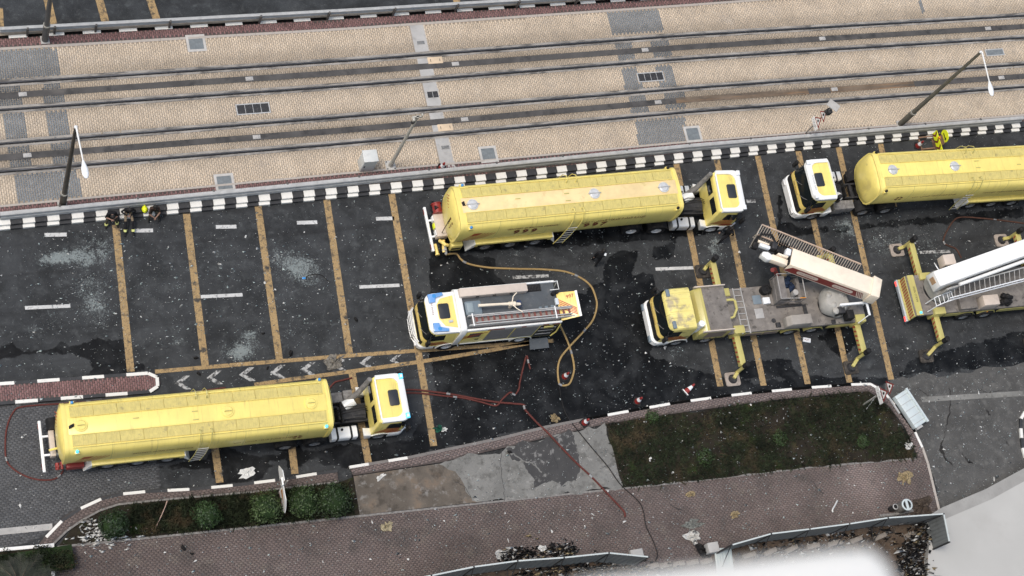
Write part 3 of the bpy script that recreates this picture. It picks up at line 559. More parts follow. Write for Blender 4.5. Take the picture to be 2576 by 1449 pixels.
stones('edging_stone', b1, gi1, .9, .09, 0, ZS + .006, None, lambda i: M_PMAU2 if False else M_DEBG)
stones('edging_stone', fw, gub, .9, .10, 0, ZS + .006, None, lambda i: M_DEBG)
gap = gp([(846, 1178), (880, 1170), (895, 1300), (846, 1300)], ZS)
pl1 = gp([(146, 1375), (187, 1321), (253, 1285), (300, 1270), (420, 1258), (500, 1251), (633, 1240), (766, 1224), (860, 1211), (888, 1200), (905, 1296), (858, 1303), (600, 1330)], ZS)
pl2 = gp([(1525, 1068), (1717, 1039), (1950, 1008), (2150, 988), (2184, 986), (2205, 1000), (2238, 1028), (2275, 1078), (2302, 1140), (2300, 1153), (2050, 1173), (1717, 1212), (1568, 1227), (1553, 1166), (1535, 1100)], ZS)
struct(sheet('left_planting_bed', pl1, ZS - .03, M_SOIL)); struct(sheet('right_planting_bed', ragged(pl2, .25, .035, 8), ZS + .009, M_SOIL))
M_SAND = mat('sandy_earth', (.125, .108, .090), .95, var=.25, vs=.9, dirt=[((.06, .052, .044), .75, 1.9, .5, .66), ((.26, .25, .235), .7, 2.2, .54, .70), ((.20, .14, .095), .6, .9, .5, .7)], bump=.9, bs=18)
struct(sheet('sandy_verge', gp([(889, 1198), (1108, 1166), (1240, 1150), (1270, 1225), (1230, 1260), (905, 1295)], ZS), ZS + .002, M_SAND))
M_CSLAB = mat('cracked_concrete', (.185, .183, .172), .9, var=.15, vs=.8, dirt=[((.11, .108, .10), .8, 2.4, .50, .66), ((.055, .053, .05), .85, 8, .60, .68), ((.40, .39, .37), .5, 4, .55, .75)], bump=.6, bs=30)
slabp = gp([(1108, 1166), (1260, 1131), (1400, 1098), (1525, 1069), (1535, 1100), (1553, 1166), (1568, 1227), (1196, 1266), (1170, 1225), (1140, 1180)], ZS)
cs = struct(sheet('cracked_concrete_patch', ragged(slabp, .22, .075, 4), ZS + .006, M_CSLAB))
M_WETC = mat('wet_concrete', (.042, .040, .038), .5, var=.2, vs=1.5, dirt=[((.19, .185, .175), .85, 3.0, .56, .63)])
wp = np.array(smoothpath(gp([Z8(*q) for q in ((1240, 500), (1400, 440), (1560, 405), (1745, 370), (1770, 480), (1790, 600), (1775, 730), (1640, 762), (1590, 720), (1470, 775), (1440, 690), (1370, 600), (1300, 555))], ZS).tolist(), 6))
wp = ragged(wp, .12, .07, 12); struct(sheet('damp_patch', wp, ZS + .010, M_WETC))
for pts in ([(1215, 500), (1200, 600), (1215, 720), (1235, 880)], [(1290, 520), (1370, 580), (1440, 600), (1510, 670)], [(1560, 420), (1600, 540), (1640, 640)], [(860, 740), (930, 780), (980, 860)]):
    q = np.array(smoothpath(gp([Z8(*c) for c in pts], ZS).tolist(), 6)); q += rng.normal(0, .02, q.shape); struct(stripe('crack', q, .022 if pts[0][0] != 1290 else .07, ZS + .014, M_CHAS if pts[0][0] != 1290 else M_CSLAB))
sr = gp([(2222, 968), (2300, 948), (2420, 938), (2640, 905), (2760, 1290), (2576, 1225), (2384, 1320), (2367, 1289), (2334, 1153), (2301, 1079), (2240, 1003)])
struct(sheet('side_road', ragged(sr, .3, .09, 6), .005, M_SIDE)); struct(stripe('concrete_band', resample(gp([(2318, 1005), (2620, 987)]), 1.0), .30, .010, M_CSLAB))
for k_, (pts, wd_) in enumerate((([(2010, 20), (2022, 110), (2012, 200), (1990, 310), (1975, 400)], .10), ([(1975, 400), (1950, 480), (1985, 560), (2040, 615)], .22), ([(2110, 520), (2150, 580), (2190, 600)], .12), ([(2290, 190), (2320, 240)], .14), ([(1760, 10), (1830, 75), (1870, 110)], .05), ([(2440, 430), (2460, 470)], .10), ([(2200, 40), (2300, 60), (2420, 50)], .05))):
    q = np.array(smoothpath(gp([Z9(*c) for c in pts]).tolist(), 8)); q += rng.normal(0, .03, q.shape); n_ = nrm(q); hw_ = wd_ / 2 * (.35 + .9 * rng.random(len(q))) * np.sin(np.linspace(.15, 3.0, len(q))); struct(sheet('tar_stain', np.vstack([q - n_ * hw_[:, None], (q + n_ * hw_[:, None])[::-1]]), .009, mat('tar_stain', (.026, .025, .024), .9, var=.3, vs=5)))
rk = struct(bpy.data.objects.new('right_kerb', None)); col.objects.link(rk)
stones('kerb_stone', rk, gp([(2590, 1020), (2566, 1050), (2566, 1085), (2572, 1140), (2600, 1200)]), .55, .16, 0, .13, None, ipick)
# block paved road at the lower left
il = gp([(-200, 1036), (15, 1021), (330, 997), (372, 1040), (398, 1110), (403, 1230)] + K1[7:0:-1] + [(-200, 1460)])
blk = struct(sheet('block_paved_road', il, .004, M_CHAS))
Q = lattice(il[:, 0].min(), il[:, 0].max(), il[:, 1].min(), il[:, 1].max(), .215, .11, math.radians(2), bond='row'); Q = Q[(sdist(Q, il) > .03) & (Q[:, 0] > -31)]
pavers('block_paving_field', blk, Q, math.radians(2), .215, .11, .014, [M_PBLK], np.zeros(len(Q), int), rng.normal(1, .09, len(Q)), 300, 'paving_block', .012)
struct(stripe('concrete_band', resample(gp([(-40, 1342), (132, 1325)]), 1.0), .30, .020, M_CONC))
# earth beyond the hoarding, pale concrete forecourt
earth = np.vstack([f1[0] + [-8, -.5], f1, f2, [[f2[-1][0] + .1, -30]], [[f1[0][0] - 8, -30]]])
struct(sheet('bare_earth', earth, .02, mat('burnt_earth', (.085, .062, .045), .95, var=.35, vs=1.2, dirt=[((.025, .023, .022), .8, 1.4, .5, .65), ((.22, .20, .18), .6, 4, .6, .72)], bump=1.0, bs=14)))
M_SLAB = mat('pale_forecourt', (.42, .415, .395), .8, var=.05, vs=.3, dirt=[((.36, .35, .33), .5, .5, .5, .75), ((.05, .05, .05), .85, 1.1, .72, .76)])
fc = gp([(2620, 1187), (2576, 1211), (2494, 1256), (2384, 1303), (2341, 1329), (2335, 1400), (2330, 1520), (2640, 1520)], .45)
b = MB(); b.prism([tuple(q) for q in fc], 'z', -.05, .45); slab = struct(b.build('forecourt_slab', M_SLAB, smooth=0))
rimp = gp([(2620, 1187), (2576, 1211), (2494, 1256), (2384, 1303), (2341, 1329)], .45); b = MB()
n_ = nrm(rimp); b.loft([[(*(rimp[i]), .454), (*(rimp[i] + n_[i] * (-.62)), .454)] for i in range(len(rimp))], closed=False); b.build('rim_band', mat('stained_rim', (.30, .295, .28), .85, var=.12, vs=1.5, dirt=[((.22, .21, .2), .5, 3, .5, .7)]), slab, smooth=0)
# ================================================================== VEHICLES
def xf(ox=0, oy=0, deg=0, px=0, py=0):
    c, s = math.cos(math.radians(deg)), math.sin(math.radians(deg))
    return lambda x, y, z: (ox + px + (x - px) * c - (y - py) * s, oy + py + (x - px) * s + (y - py) * c, z)
ID = lambda x, y, z: (x, y, z)
def wheel(root, T, x, y, r=.50, wd=.30, dual=False, bright=False):
    sg = 1 if y > 0 else -1; y1 = y; y0 = y - sg * (wd * (2.05 if dual else 1)); b = MB(T); n = 24
    prof = [(r * .56, y0), (r * .93, y0), (r, y0 + sg * .05), (r, y1 - sg * .05), (r * .93, y1), (r * .60, y1), (r * .56, y1 - sg * .02)]
    b.loft([[(x + rr * math.cos(2 * math.pi * i / n), yy, r + rr * math.sin(2 * math.pi * i / n)) for i in range(n)] for rr, yy in prof], cap=False)
    w_ = b.build('wheel', M_BLK, root)
    b = MB(T); prof = [(.60 * r, y1 - sg * .005), (.55 * r, y1 - sg * .03), (.42 * r, y1 - sg * .10), (.24 * r, y1 - sg * .09), (.22 * r, y1 - sg * .03), (.12 * r, y1 - sg * .01), (.01, y1 - sg * .01)]
    b.loft([[(x + rr * math.cos(2 * math.pi * i / n), yy, r + rr * math.sin(2 * math.pi * i / n)) for i in range(n)] for rr, yy in prof], cap=False)
    b.build('rim', M_ALU if bright else M_RIM, w_)
    b = MB(T)
    for i in range(10):
        a = 2 * math.pi * i / 10; q = (x + .33 * r * math.cos(a), r + .33 * r * math.sin(a)); b.cyl((q[0], y1 - sg * .10, q[1]), (q[0], y1 - sg * .065, q[1]), .018, n=6)
    b.build('wheel_nuts', M_STEEL, w_)
def ring(z, xf_, xb, hw, rf, rr, n=5, bow=.0):
    P = []
    for cx_, cy_, r_, a0 in ((xf_ - rf, hw - rf, rf, 0), (xb + rr, hw - rr, rr, 90), (xb + rr, -hw + rr, rr, 180), (xf_ - rf, -hw + rf, rf, 270)):
        for i in range(n + 1):
            a = math.radians(a0 + 90 * i / n); P.append((cx_ + r_ * math.cos(a), cy_ + r_ * math.sin(a), z))
    return [(x - (bow * (y / hw) ** 2 if x > xf_ - rf - .01 else 0), y, zz) for x, y, zz in P]
class Cab:
    """rounded cab shell from levels (z, x_front, x_back, half_width, front radius, rear radius)"""
    def __init__(s, root, T, levels, body, name='cab'):
        s.root, s.T, s.lv = root, T, levels; b = MB(T); b.loft([ring(*l, bow=.10) for l in levels]); s.o = b.build(name, body, root, smooth=40)
    def at(s, z):
        L = s.lv
        for a, b in zip(L, L[1:]):
            if a[0] <= z <= b[0]:
                t = (z - a[0]) / (b[0] - a[0] + 1e-9); return tuple(a[i] + (b[i] - a[i]) * t for i in range(6))
        return L[0] if z < L[0][0] else L[-1]
    def front(s, name, m, z0, z1, cut=1, off=.014, nz=3, parent=None):
        n = 5; ids = list(range(3 * n + 3 + cut, 4 * n + 4)) + list(range(0, n + 1 - cut)); rows = []
        for k in range(nz + 1):
            z, a, b_, h, rf, rr = s.at(z0 + (z1 - z0) * k / nz); r = ring(z, a + off, b_ - off, h + off, rf, rr, bow=.10); rows.append([r[i] for i in ids])
        b = MB(s.T); b.loft(rows, closed=False); return b.build(name, m, parent or s.o)
    def wipers(s, z0, z1):
        for y in (-.55, .35):
            b = MB(s.T); b.tube([(s.at(z0)[1] + .03 - .10 * (y / 1.1) ** 2, y, z0), (s.at((z0 + z1) / 2)[1] + .035 - .10 * ((y + .3) / 1.1) ** 2, y + .3, (z0 + z1) / 2), (s.at(z1)[1] + .03 - .1 * ((y + .5) / 1.1) ** 2, y + .5, z1)], .014, 5); b.build('wiper', M_DEBG, s.o)
    def side(s, name, m, pts, sg, off=.014, parent=None):
        b = MB(s.T); b.add([(x, sg * (s.at(z)[3] + off), z) for x, z in pts], [tuple(range(len(pts)))]); return b.build(name, m, parent or s.o, smooth=0)
    def back(s, name, m, y0, y1, z0, z1, off=.014):
        b = MB(s.T); b.add([(s.at(z)[2] - off, y, z) for y, z in ((y0, z0), (y1, z0), (y1, z1), (y0, z1))], [(0, 1, 2, 3)]); return b.build(name, m, s.o, smooth=0)
def rrect(cx_, cy_, hx, hy, r, n=4):
    P = []
    for sx, sy, a0 in ((1, 1, 0), (-1, 1, 90), (-1, -1, 180), (1, -1, 270)):
        for i in range(n + 1):
            a = math.radians(a0 + 90 * i / n); P.append((cx_ + sx * (hx - r) + r * math.cos(a), cy_ + sy * (hy - r) + r * math.sin(a)))
    return P
def mirror_arm(c, T, x, y, z, sg):
    b = MB(T); b.tube([(x - .15, y - sg * .10, z + .35), (x, y + sg * .16, z + .40), (x + .02, y + sg * .2, z)], .022); b.tube([(x - .15, y - sg * .1, z - .25), (x, y + sg * .16, z - .2)], .022)
    b.box(x - .06, x + .06, y + sg * .2 - .10, y + sg * .2 + .10, z - .30, z + .28); return b.build('mirror', M_BLK, c.o, bevel=.02)
def arch(root, T, x, y, r, wd, m, a0=0, a1=180, name='wheel_arch'):
    sg = 1 if y > 0 else -1; b = MB(T); R2 = r + .045; rows = []
    for k in range(11):
        a = math.radians(a0 + (a1 - a0) * k / 10); c, s_ = math.cos(a), math.sin(a)
        rows.append([(x + rr * c, yy, .5 + rr * s_) for rr, yy in ((r, y), (R2, y), (R2, y - sg * wd), (r, y - sg * wd))])
    b.loft(rows); return b.build(name, m, root)
def flame_stripes(c, sg, x0, x1, z0, n=6, parent=None, m=None, dz=.095):
    for i in range(n):
        z = z0 + i * dz; a = x0 + .10 * i; b = MB(c.T); mx = (a + x1) / 2
        pts = [(a, z), (mx, z - .10), (x1, z - .06), (x1, z - .015), (mx, z - .045), (a + .06, z + .055)]
        b.add([(x, sg * (c.at(zz)[3] + .013), zz) for x, zz in pts], [(0, 1, 4, 5), (1, 2, 3, 4)]); b.build('stripe', m or M_STRIPE, parent or c.o, smooth=0)

# ---------------------------------------------------------------- articulated water tankers
TP = [(0, 3.66), (.40, 3.645), (.97, 3.58), (1.12, 3.48), (1.22, 3.28), (1.265, 2.95), (1.275, 2.5), (1.265, 2.10), (1.20, 1.75), (1.02, 1.45), (.60, 1.22), (0, 1.15)]
TPA = np.array(TP); TL = np.r_[0, np.cumsum(np.hypot(*np.diff(TPA, axis=0).T))]
def tank_side(v, off=.012):      # v = height z on the flank -> (|y|, z)
    zz = TPA[:, 1][::-1]; return np.interp(v, zz, TPA[:, 0][::-1]) + off
def tanker(label, x, y, deg, cabdeg, south, hatch_m, top_m, rear, sides):
    root = thing('tanker_truck', label, 'truck', (x, y, 0), deg, 'yellow articulated water tankers')
    s = south                       # local side that faces the footway (-1 right, +1 left)
    b = MB(); full = TP + [(-a, c) for a, c in TP[::-1]][1:-1]; rows = []
    for xx, k in ((-.30, .05), (-.28, .45), (-.20, .80), (-.06, .97), (0, 1.0), (12.25, 1.0), (12.32, .97), (12.47, .80), (12.56, .45), (12.58, .05)):
        rows.append([(xx, a * k, 2.40 + (c - 2.40) * k) for a, c in full])
    b.loft(rows, 0); tank = b.build('tank', [M_YEL], root, smooth=30)
    for xx in (0.0, 12.25):         # end flanges
        b = MB(); b.loft([[(xx - .09, a * 1.018, 2.40 + (c - 2.40) * 1.018) for a, c in full], [(xx + .09, a * 1.018, 2.40 + (c - 2.40) * 1.018) for a, c in full]]); b.build('end_flange', M_YEL, tank, smooth=30)
    for i in range(5):
        xx = 2.04 * (i + 1); b = MB(); b.loft([[(xx - .012, a * 1.004, 2.40 + (c - 2.40) * 1.004) for a, c in full], [(xx + .012, a * 1.004, 2.40 + (c - 2.40) * 1.004) for a, c in full]]); b.build('weld_seam', M_YELD, tank, smooth=30)
    b = MB(); b.hexa([(.15, -.40, 3.625), (12.15, -.40, 3.625), (12.15, .40, 3.625), (.15, .40, 3.625), (.15, -.40, 3.668), (12.15, -.40, 3.668), (12.15, .40, 3.668), (.15, .40, 3.668)]); b.build('top_band', top_m, tank, bevel=.01)
    for sg in (-1, 1):
        zi, zo = 3.655, 3.585
        for i in range(11):
            x0 = .28 + i * 1.068; x1 = x0 + 1.05; b = MB()
            b.hexa([(x0, sg * .44, zi - .03), (x1, sg * .44, zi - .03), (x1, sg * .92, zo - .03), (x0, sg * .92, zo - .03), (x0, sg * .44, zi + .03), (x1, sg * .44, zi + .03), (x1, sg * .92, zo + .045), (x0, sg * .92, zo + .045)]); b.build('walkway_panel', M_WALK, tank)
        b = MB(); b.tube([(.28, sg * .99, 3.63), (12.02, sg * .99, 3.63)], .028); b.tube([(.28, sg * .42, 3.70), (12.02, sg * .42, 3.70)], .016)
        for i in range(12): b.box(.27 + i * 1.068, .30 + i * 1.068, sg * .99 - .02, sg * .99 + .02, 3.53, 3.64)
        b.build('walkway_kerb', M_YEL, tank)
    for xx in (.72, 7.42, 11.38):
        b = MB(); b.cyl((xx, 0, 3.665), (xx, 0, 3.73), .29, n=24); b.cyl((xx, 0, 3.73), (xx, 0, 3.77), .25, .20, n=24); h = b.build('manhole', hatch_m, tank)
        b = MB(); b.box(xx - .37, xx + .35, -.02, .02, 3.77, 3.805) if hatch_m is M_ALU else b.tube([(xx - .16, -.02, 3.77), (xx - .13, -.02, 3.85), (xx + .13, -.02, 3.85), (xx + .16, -.02, 3.77)], .018); b.build('clamp_bar', M_STEEL if hatch_m is M_ALU else M_YELD, h)
    for xx, yy in ((5.9, .15), (5.9, -.25), (3.2, .1)): b = MB(); b.box(xx - .14, xx + .14, yy - .025, yy + .025, 3.668, 3.70); b.build('lifting_lug', M_YELD, tank, bevel=.01)
    bcn = M_BLUE if rear != 'blackbeacon' else M_BLK
    for xx, sg in ((.45, 1), (.45, -1), (12.0, 1), (12.0, -1)):
        b = MB(); b.box(xx - .11, xx + .11, sg * 1.13 - .12, sg * 1.13 + .12, 3.26, 3.46); br = b.build('beacon_bracket', M_YEL, tank, bevel=.01)
        b = MB(); b.cyl((xx, sg * 1.16, 3.46), (xx, sg * 1.16, 3.56), .075, n=12); b.sphere((xx, sg * 1.16, 3.56), (.075, .075, .05), 12, 4, half=True)
        blue = (rear == 'allblue') or (rear == 'reel' and xx < 1); b.build('beacon', (M_CYAN if rear == 'allblue' and s * sg > 0 else M_BLUE) if blue else M_BLK, br)
    # lettering and flank graphics
    def flank(x0, z0, sgn): return lambda u, v: (x0 + (u if sgn < 0 else -u), sgn * float(tank_side(z0 + v)), z0 + v)
    for sgn in (-1, 1):
        sx = lambda a: a
        if sides == 'A':
            text('lettering', 'GEN.DEPT. DUBAI CIVIL DEFENCE', .185, flank(2.55 if sgn < 0 else 5.1, 2.92, sgn), M_TEXT, tank, bold=.01)
            text('number_999', '9 9 9', .62, flank(3.0 if sgn < 0 else 4.7, 2.36, sgn), M_TEXT, tank, bold=.045)
            text('arabic_lettering', ARAB, .28, flank(6.7 if sgn < 0 else 8.9, 2.92, sgn), M_TEXT, tank, bold=.01)
            text('number_997', '9 9 7', .62, flank(6.9 if sgn < 0 else 8.5, 2.36, sgn), M_TEXT, tank, bold=.045)
        else:
            text('lettering', 'GEN.DEPT. DUBAI CIVIL DEFENCE', .185, flank(3.0 if sgn < 0 else 5.3, 2.55, sgn), M_TEXT, tank, bold=.01)
            text('arabic_lettering', ARAB, .22, flank(7.7 if sgn < 0 else 9.9, 2.60, sgn), M_TEXT, tank, bold=.01)
            f = flank(10.75, 2.55, sgn)
            for q in range(4):
                a0 = math.pi / 2 * q + .2; b = MB(); pts = [f(.06 * math.cos(a0 + .6), .06 * math.sin(a0 + .6))] + [f(.24 * math.cos(a0 + k * .29), .24 * math.sin(a0 + k * .29)) for k in range(5)]; b.add(pts, [tuple(range(6))]); b.build('emblem_segment', M_TEXT, tank, smooth=0)
        for i in range(7):          # flame stripes at the tail
            b = MB(); pts = []; lo, hi = [], []
            for k in range(8):
                t = k / 7; xx = .14 + t * (.70 + .19 * i); z = 1.72 + (2.86 - .02 * i - 1.72) * t ** (1.0 + .16 * i); wdt = .012 + .045 * t * (1 - .5 * t)
                lo.append((xx, sgn * float(tank_side(z)), z)); hi.append((xx - .03 * t, sgn * float(tank_side(z + wdt)), z + wdt))
            b.loft([[a, c] for a, c in zip(lo, hi)], closed=False); b.build('flame_stripe', M_STRIPE, tank, smooth=0)
        b = MB(); q = [(.62, 2.55), (.95, 2.60), (1.25, 2.86), (.86, 2.86)]; b.add([(xx, sgn * float(tank_side(z, .014)), z) for xx, z in q], [(0, 1, 2, 3)]); b.build('red_patch', M_STRIPE, tank, smooth=0)
    # trailer chassis
    b = MB()
    for sg in (-1, 1): b.box(.1, 12.1, sg * .42 - .07, sg * .42 + .07, .95, 1.36)
    for i in range(6): b.box(1.0 + i * 2.0, 1.12 + i * 2.0, -.42, .42, 1.0, 1.3)
    b.box(8.2, 8.45, -.75, .75, .7, 1.3); b.build('trailer_frame', M_CHAS, root)
    for xx in (2.05, 3.45, 4.85):
        b = MB(); b.cyl((xx, -1.0, .5), (xx, 1.0, .5), .08, n=8); b.build('axle', M_CHAS, root)
        for sg in (-1, 1): wheel(root, ID, xx, sg * 1.22, .50, .36)
    for sg in (-1, 1):
        b = MB(); b.prism([(1.25, 1.42), (5.55, 1.42), (5.55, 1.02), (5.35, 1.02), (5.35, 1.20), (1.45, 1.20), (1.45, 1.02), (1.25, 1.02)], 'y', sg * .72, sg * 1.33); fd = b.build('wheel_fender', M_YEL, root, bevel=.015)
        for xx, sl in ((1.25, -1), (5.55, 1)):
            b = MB(); b.hexa([(xx, sg * .74, 1.02), (xx + sl * .34, sg * .74, .55), (xx + sl * .34, sg * 1.34, .55), (xx, sg * 1.34, 1.02), (xx, sg * .74, 1.43), (xx + sl * .05, sg * .74, 1.43), (xx + sl * .05, sg * 1.34, 1.43), (xx, sg * 1.34, 1.43)]); b.build('fender_flap', M_WHT, fd)
        # side ladder with hooped handrails
        L0 = 5.95; b = MB()
        for xx in (L0, L0 + .52):
            b.tube([(xx - .12, sg * 1.40, .55), (xx, sg * 1.38, 1.5), (xx + .05, sg * 1.36, 2.9), (xx + .06, sg * 1.28, 3.5), (xx + .06, sg * 1.02, 3.95), (xx + .06, sg * .80, 3.92), (xx + .06, sg * .72, 3.55)], .022)
        ld = b.build('side_ladder', M_YEL if sides == 'A' else M_YELD, root)
        for i in range(7):
            z = .68 + i * .33; dx = -.12 + .12 * min(1, (z - .55)) if z < 1.5 else .03; b = MB(); b.box(L0 + dx, L0 + dx + .52, sg * 1.39 - .018, sg * 1.39 + .018, z - .012, z + .012); b.build('rung', M_STEEL, ld)
    # tail end
    b = MB(); b.box(-.92, -.78, -1.24, 1.24, .62, .80); b.box(-.80, .2, -.5, -.4, .7, .85); b.box(-.80, .2, .4, .5, .7, .85); bp = b.build('rear_bumper', M_WHT, root, bevel=.03)
    for yy in (-1.05, -.9, .9, 1.05): b = MB(); b.box(-.935, -.92, yy - .06, yy + .06, .66, .76); b.build('tail_lamp', M_RED, bp)
    if rear in ('reel', 'blackbeacon'):
        b = MB(); b.box(-.62, -.02, -.62, .62, .75, 1.22); pb = b.build('pump_platform', M_BEIGE, root, bevel=.02)
        for i in range(3): b = MB(); b.box(-.66, -.62, -.5 + i * .4, -.22 + i * .4, .85, 1.14); b.build('locker_door', M_FLUO if i == 1 else M_WHT, pb)
        b = MB(); b.cyl((-.34, .66, 1.22), (-.34, 1.14, 1.22), .24, n=20); b.cyl((-.34, .62, 1.22), (-.34, .66, 1.22), .30, n=20); b.cyl((-.34, 1.14, 1.22), (-.34, 1.18, 1.22), .29, n=20); rl = b.build('hose_reel', M_RED, root); b = MB(); b.cyl((-.40, .9, 1.40), (-.52, .9, 1.36), .12, n=12); b.tube([(-.34, .9, 1.46), (-.55, .75, 1.2), (-.5, .7, .9)], .05, 7); b.build('reel_nozzle', M_BLK, rl)
        b = MB(); b.tube([(-.45, -.75, .9), (-.40, -.95, 1.15), (-.30, -1.10, 1.20), (-.15, -1.1, 1.1)], .09, 8); b.tube([(-.62, -.80, .55), (-.62, -1.15, .60), (-.62, -1.34, .60)], .085, 8); b.tube([(-.30, -.8, 1.1), (-.32, -1.15, .85), (-.32, -1.36, .80)], .075, 8); b.cyl((-.62, -1.34, .6), (-.62, -1.42, .6), .12, n=12); b.build('outlet_pipes', M_YEL2, root)
        b = MB(); b.tube([(-.25, -1.05, .95), (-.20, -1.30, .75), (-.18, -1.42, .65)], .075, 8); b.cyl((-.27, -1.22, .80), (-.27, -1.30, .80), .13, n=10); b.build('valve', M_STEEL, root)
        b = MB(); b.box(.02, .62, -1.26, -.95, .62, 1.28); cb = b.build('control_cabinet', M_YEL, root, bevel=.02)
        b = MB(); b.box(.08, .56, -1.275, -1.26, .80, .98); b.build('gauge_panel', M_BLK, cb)
        b = MB(); b.tube([(-.06, -.15, 3.35), (-.30, -.30, 2.8), (-.42, -.5, 1.6), (-.35, -.45, 1.22)], .022); b.build('cable', M_BLK, root)
        b = MB(); b.cyl((.20, .08, 3.64), (.32, .10, 3.70), .11, .13, n=12); b.tube([(.02, .06, 3.55), (.2, .08, 3.62)], .03); b.build('work_lamp', M_BLK, root)
        for yy, s_ in ((-.35, '999'), (-.62, '997')):
            for k in range(3): text('rear_digit', s_[k], .26, lambda u, v, yy=yy, k=k: (-.315 + .10 * ((yy + .08 - u) ** 2), yy + .08 - u, 2.75 - .26 * k + v), M_TEXT, tank, bold=.03)
    else:
        b = MB(); b.box(-.52, -.28, -.62, .62, .75, 1.18); b.build('step_box', M_BEIGE, root, bevel=.02)
        b = MB(); b.tube([(-.10, -.35, 1.55), (-.45, -.42, 1.6), (-.62, -.45, 1.6)], .055, 8); b.build('fill_pipe', M_YEL, root)
        b = MB(); b.box(.15, .95, -1.22, -.82, .55, 1.05); rb = b.build('pump_box', M_RED, root, bevel=.03)
        b = MB(); b.cyl((-.25, -.9, .85), (-.25, -1.22, .85), .10, n=10); b.cyl((-.25, -1.1, .6), (-.25, -1.1, 1.05), .07, n=10); b.cyl((-.05, -.85, .8), (-.05, -1.2, .8), .07, n=10); b.build('outlet_valve', M_RED, root)
        b = MB(); b.cyl((-.30, .62, 1.15), (-.30, 1.16, 1.15), .30, n=18); b.build('hose_drum', M_BLK, root)
        b = MB(); b.prism([(.18, .02), (.42, .12), (.40, -.02), (.18, -.12)], 'z', 3.60, 3.78); b.build('work_lamp', M_BLK, root, bevel=.02)
    for sg in (1, -1):              # stripes on the sloping tail of the tank
        for i in range(5):
            b = MB(); k0 = .05 + .09 * i; b.add([(-.305, sg * (1.0 - .16 * i), 3.0 - .05 * i), (-.305, sg * (.93 - .16 * i), 3.05 - .05 * i), (-.12, sg * (.50 - .16 * i), 3.42), (-.12, sg * (.56 - .16 * i), 3.40)], [(0, 1, 2, 3)])
            if sg == 1: b.build('tail_stripe', M_STRIPE, tank, smooth=0)
    # ------------------------------------------ tractor
    T = xf(deg=cabdeg, px=11.3, py=0)
    b = MB(T)
    for sg in (-1, 1): b.box(9.6, 15.4, sg * .40 - .05, sg * .40 + .05, .72, 1.0)
    for xx in (10.0, 11.3, 12.6, 13.6): b.box(xx - .08, xx + .08, -.4, .4, .75, .96)
    b.cyl((13.4, 0, .85), (14.6, 0, 1.0), .34, .42, n=10); b.box(13.2, 14.5, -.32, .32, .75, 1.25); b.build('tractor_frame', M_CHAS, root)
    b = MB(T); b.cyl((11.3, 0, 1.02), (11.3, 0, 1.14), .55, n=20); b.build('fifth_wheel', M_CHAS, root)
    for xx in (10.5, 11.97):
        b = MB(T); b.cyl((xx, -.9, .5), (xx, .9, .5), .1, n=8); b.build('axle', M_CHAS, root)
        for sg in (-1, 1):
            wheel(root, T, xx, sg * 1.22, .52, .29, dual=True, bright=(sides == 'A')); arch(root, T, xx, sg * 1.24, .60, .62, M_BLK, 25, 155, 'mudguard')
    for sg in (-1, 1): wheel(root, T, 15.2, sg * 1.22, .52, .32, bright=(sides == 'A'))
    b = MB(T); y0 = s * .62; y1 = s * 1.20
    fp = rrect(0, .78, .30, .30, .12)
    for sgn, xa, xb in ((s, 12.75, 14.05), (-s, 13.05, 14.1)):
        isbox = sgn == 1 and sides in 'BC'
        if not isbox:
            b = MB(T); b.loft([[(xx, sgn * .92 + u, v) for u, v in fp] for xx in (xa, xb)]); ft = b.build('fuel_tank', M_ALU if sides != 'B' else M_WHT, root, smooth=50)
            fo = rrect(0, .78, .312, .312, .13)
            for xx in (xa + .3, xb - .3): b = MB(T); b.loft([[(xx + d_, sgn * .92 + u, v) for u, v in fo] for d_ in (-.05, .05)]); b.build('tank_strap', M_BLK, ft, smooth=50)
            b = MB(T); b.cyl((xa + .55, sgn * .80, 1.08), (xa + .55, sgn * .80, 1.16), .06, n=10); b.build('filler_cap', M_BLK, ft)
        else:
            b = MB(T); b.box(xa, xa + .55, sgn * .60, sgn * 1.10, .55, 1.12); b.box(xa + .60, xb, sgn * .62, sgn * 1.14, .50, 1.20); b.build('battery_box', M_DEBG, root, bevel=.02)
    b = MB(T); b.tube([(13.7, .55, 1.15), (14.2, .75, 1.7), (14.52, .98, 2.5), (14.60, 1.05, 3.0)], [.16, .15, .13, .12], 10); b.build('air_intake', M_DEBG if sides != 'C' else M_BLK, root)
    b = MB(T); b.cyl((13.6, .35, 1.15), (14.1, .55, 1.35), .26, n=14); b.build('air_filter', M_WHT, root)
    b = MB(T)
    for k in range(3): b.tube([(13.0, -.1 + .1 * k, 1.2), (13.5, -.15 + .12 * k, 1.75 + .1 * k), (14.3, -.12 + .1 * k, 1.9), (14.6, -.1 + .1 * k, 1.6)], .022)
    b.box(13.3, 13.36, -.5, .5, 1.0, 1.55); b.build('coupling_hoses', M_BLK, root)
    lv = [(.95, 16.44, 14.72, 1.20, .30, .08), (1.30, 16.46, 14.70, 1.22, .32, .08), (1.85, 16.42, 14.70, 1.21, .34, .08), (2.75, 16.20, 14.72, 1.17, .36, .08), (2.92, 16.10, 14.76, 1.15, .36, .10), (2.99, 15.98, 14.84, 1.06, .36, .12)]
    c = Cab(root, T, lv, M_YEL)
    c.front('windscreen', M_GLASS, 1.86, 2.70, 1); c.wipers(1.88, 2.3); c.front('front_grille', M_BLK, 1.02, 1.52, 3, .02)
    c.front('fascia_panel', M_YEL2, 1.56, 1.82, 2, .016)
    b = MB(T); b.loft([ring(z, a, 15.6, h, .34, .02, bow=.10) for z, a, h in ((.42, 16.50, 1.20), (.50, 16.58, 1.24), (.95, 16.56, 1.24), (1.0, 16.48, 1.21))]); bm_ = b.build('front_bumper', M_WHT, root, smooth=40)
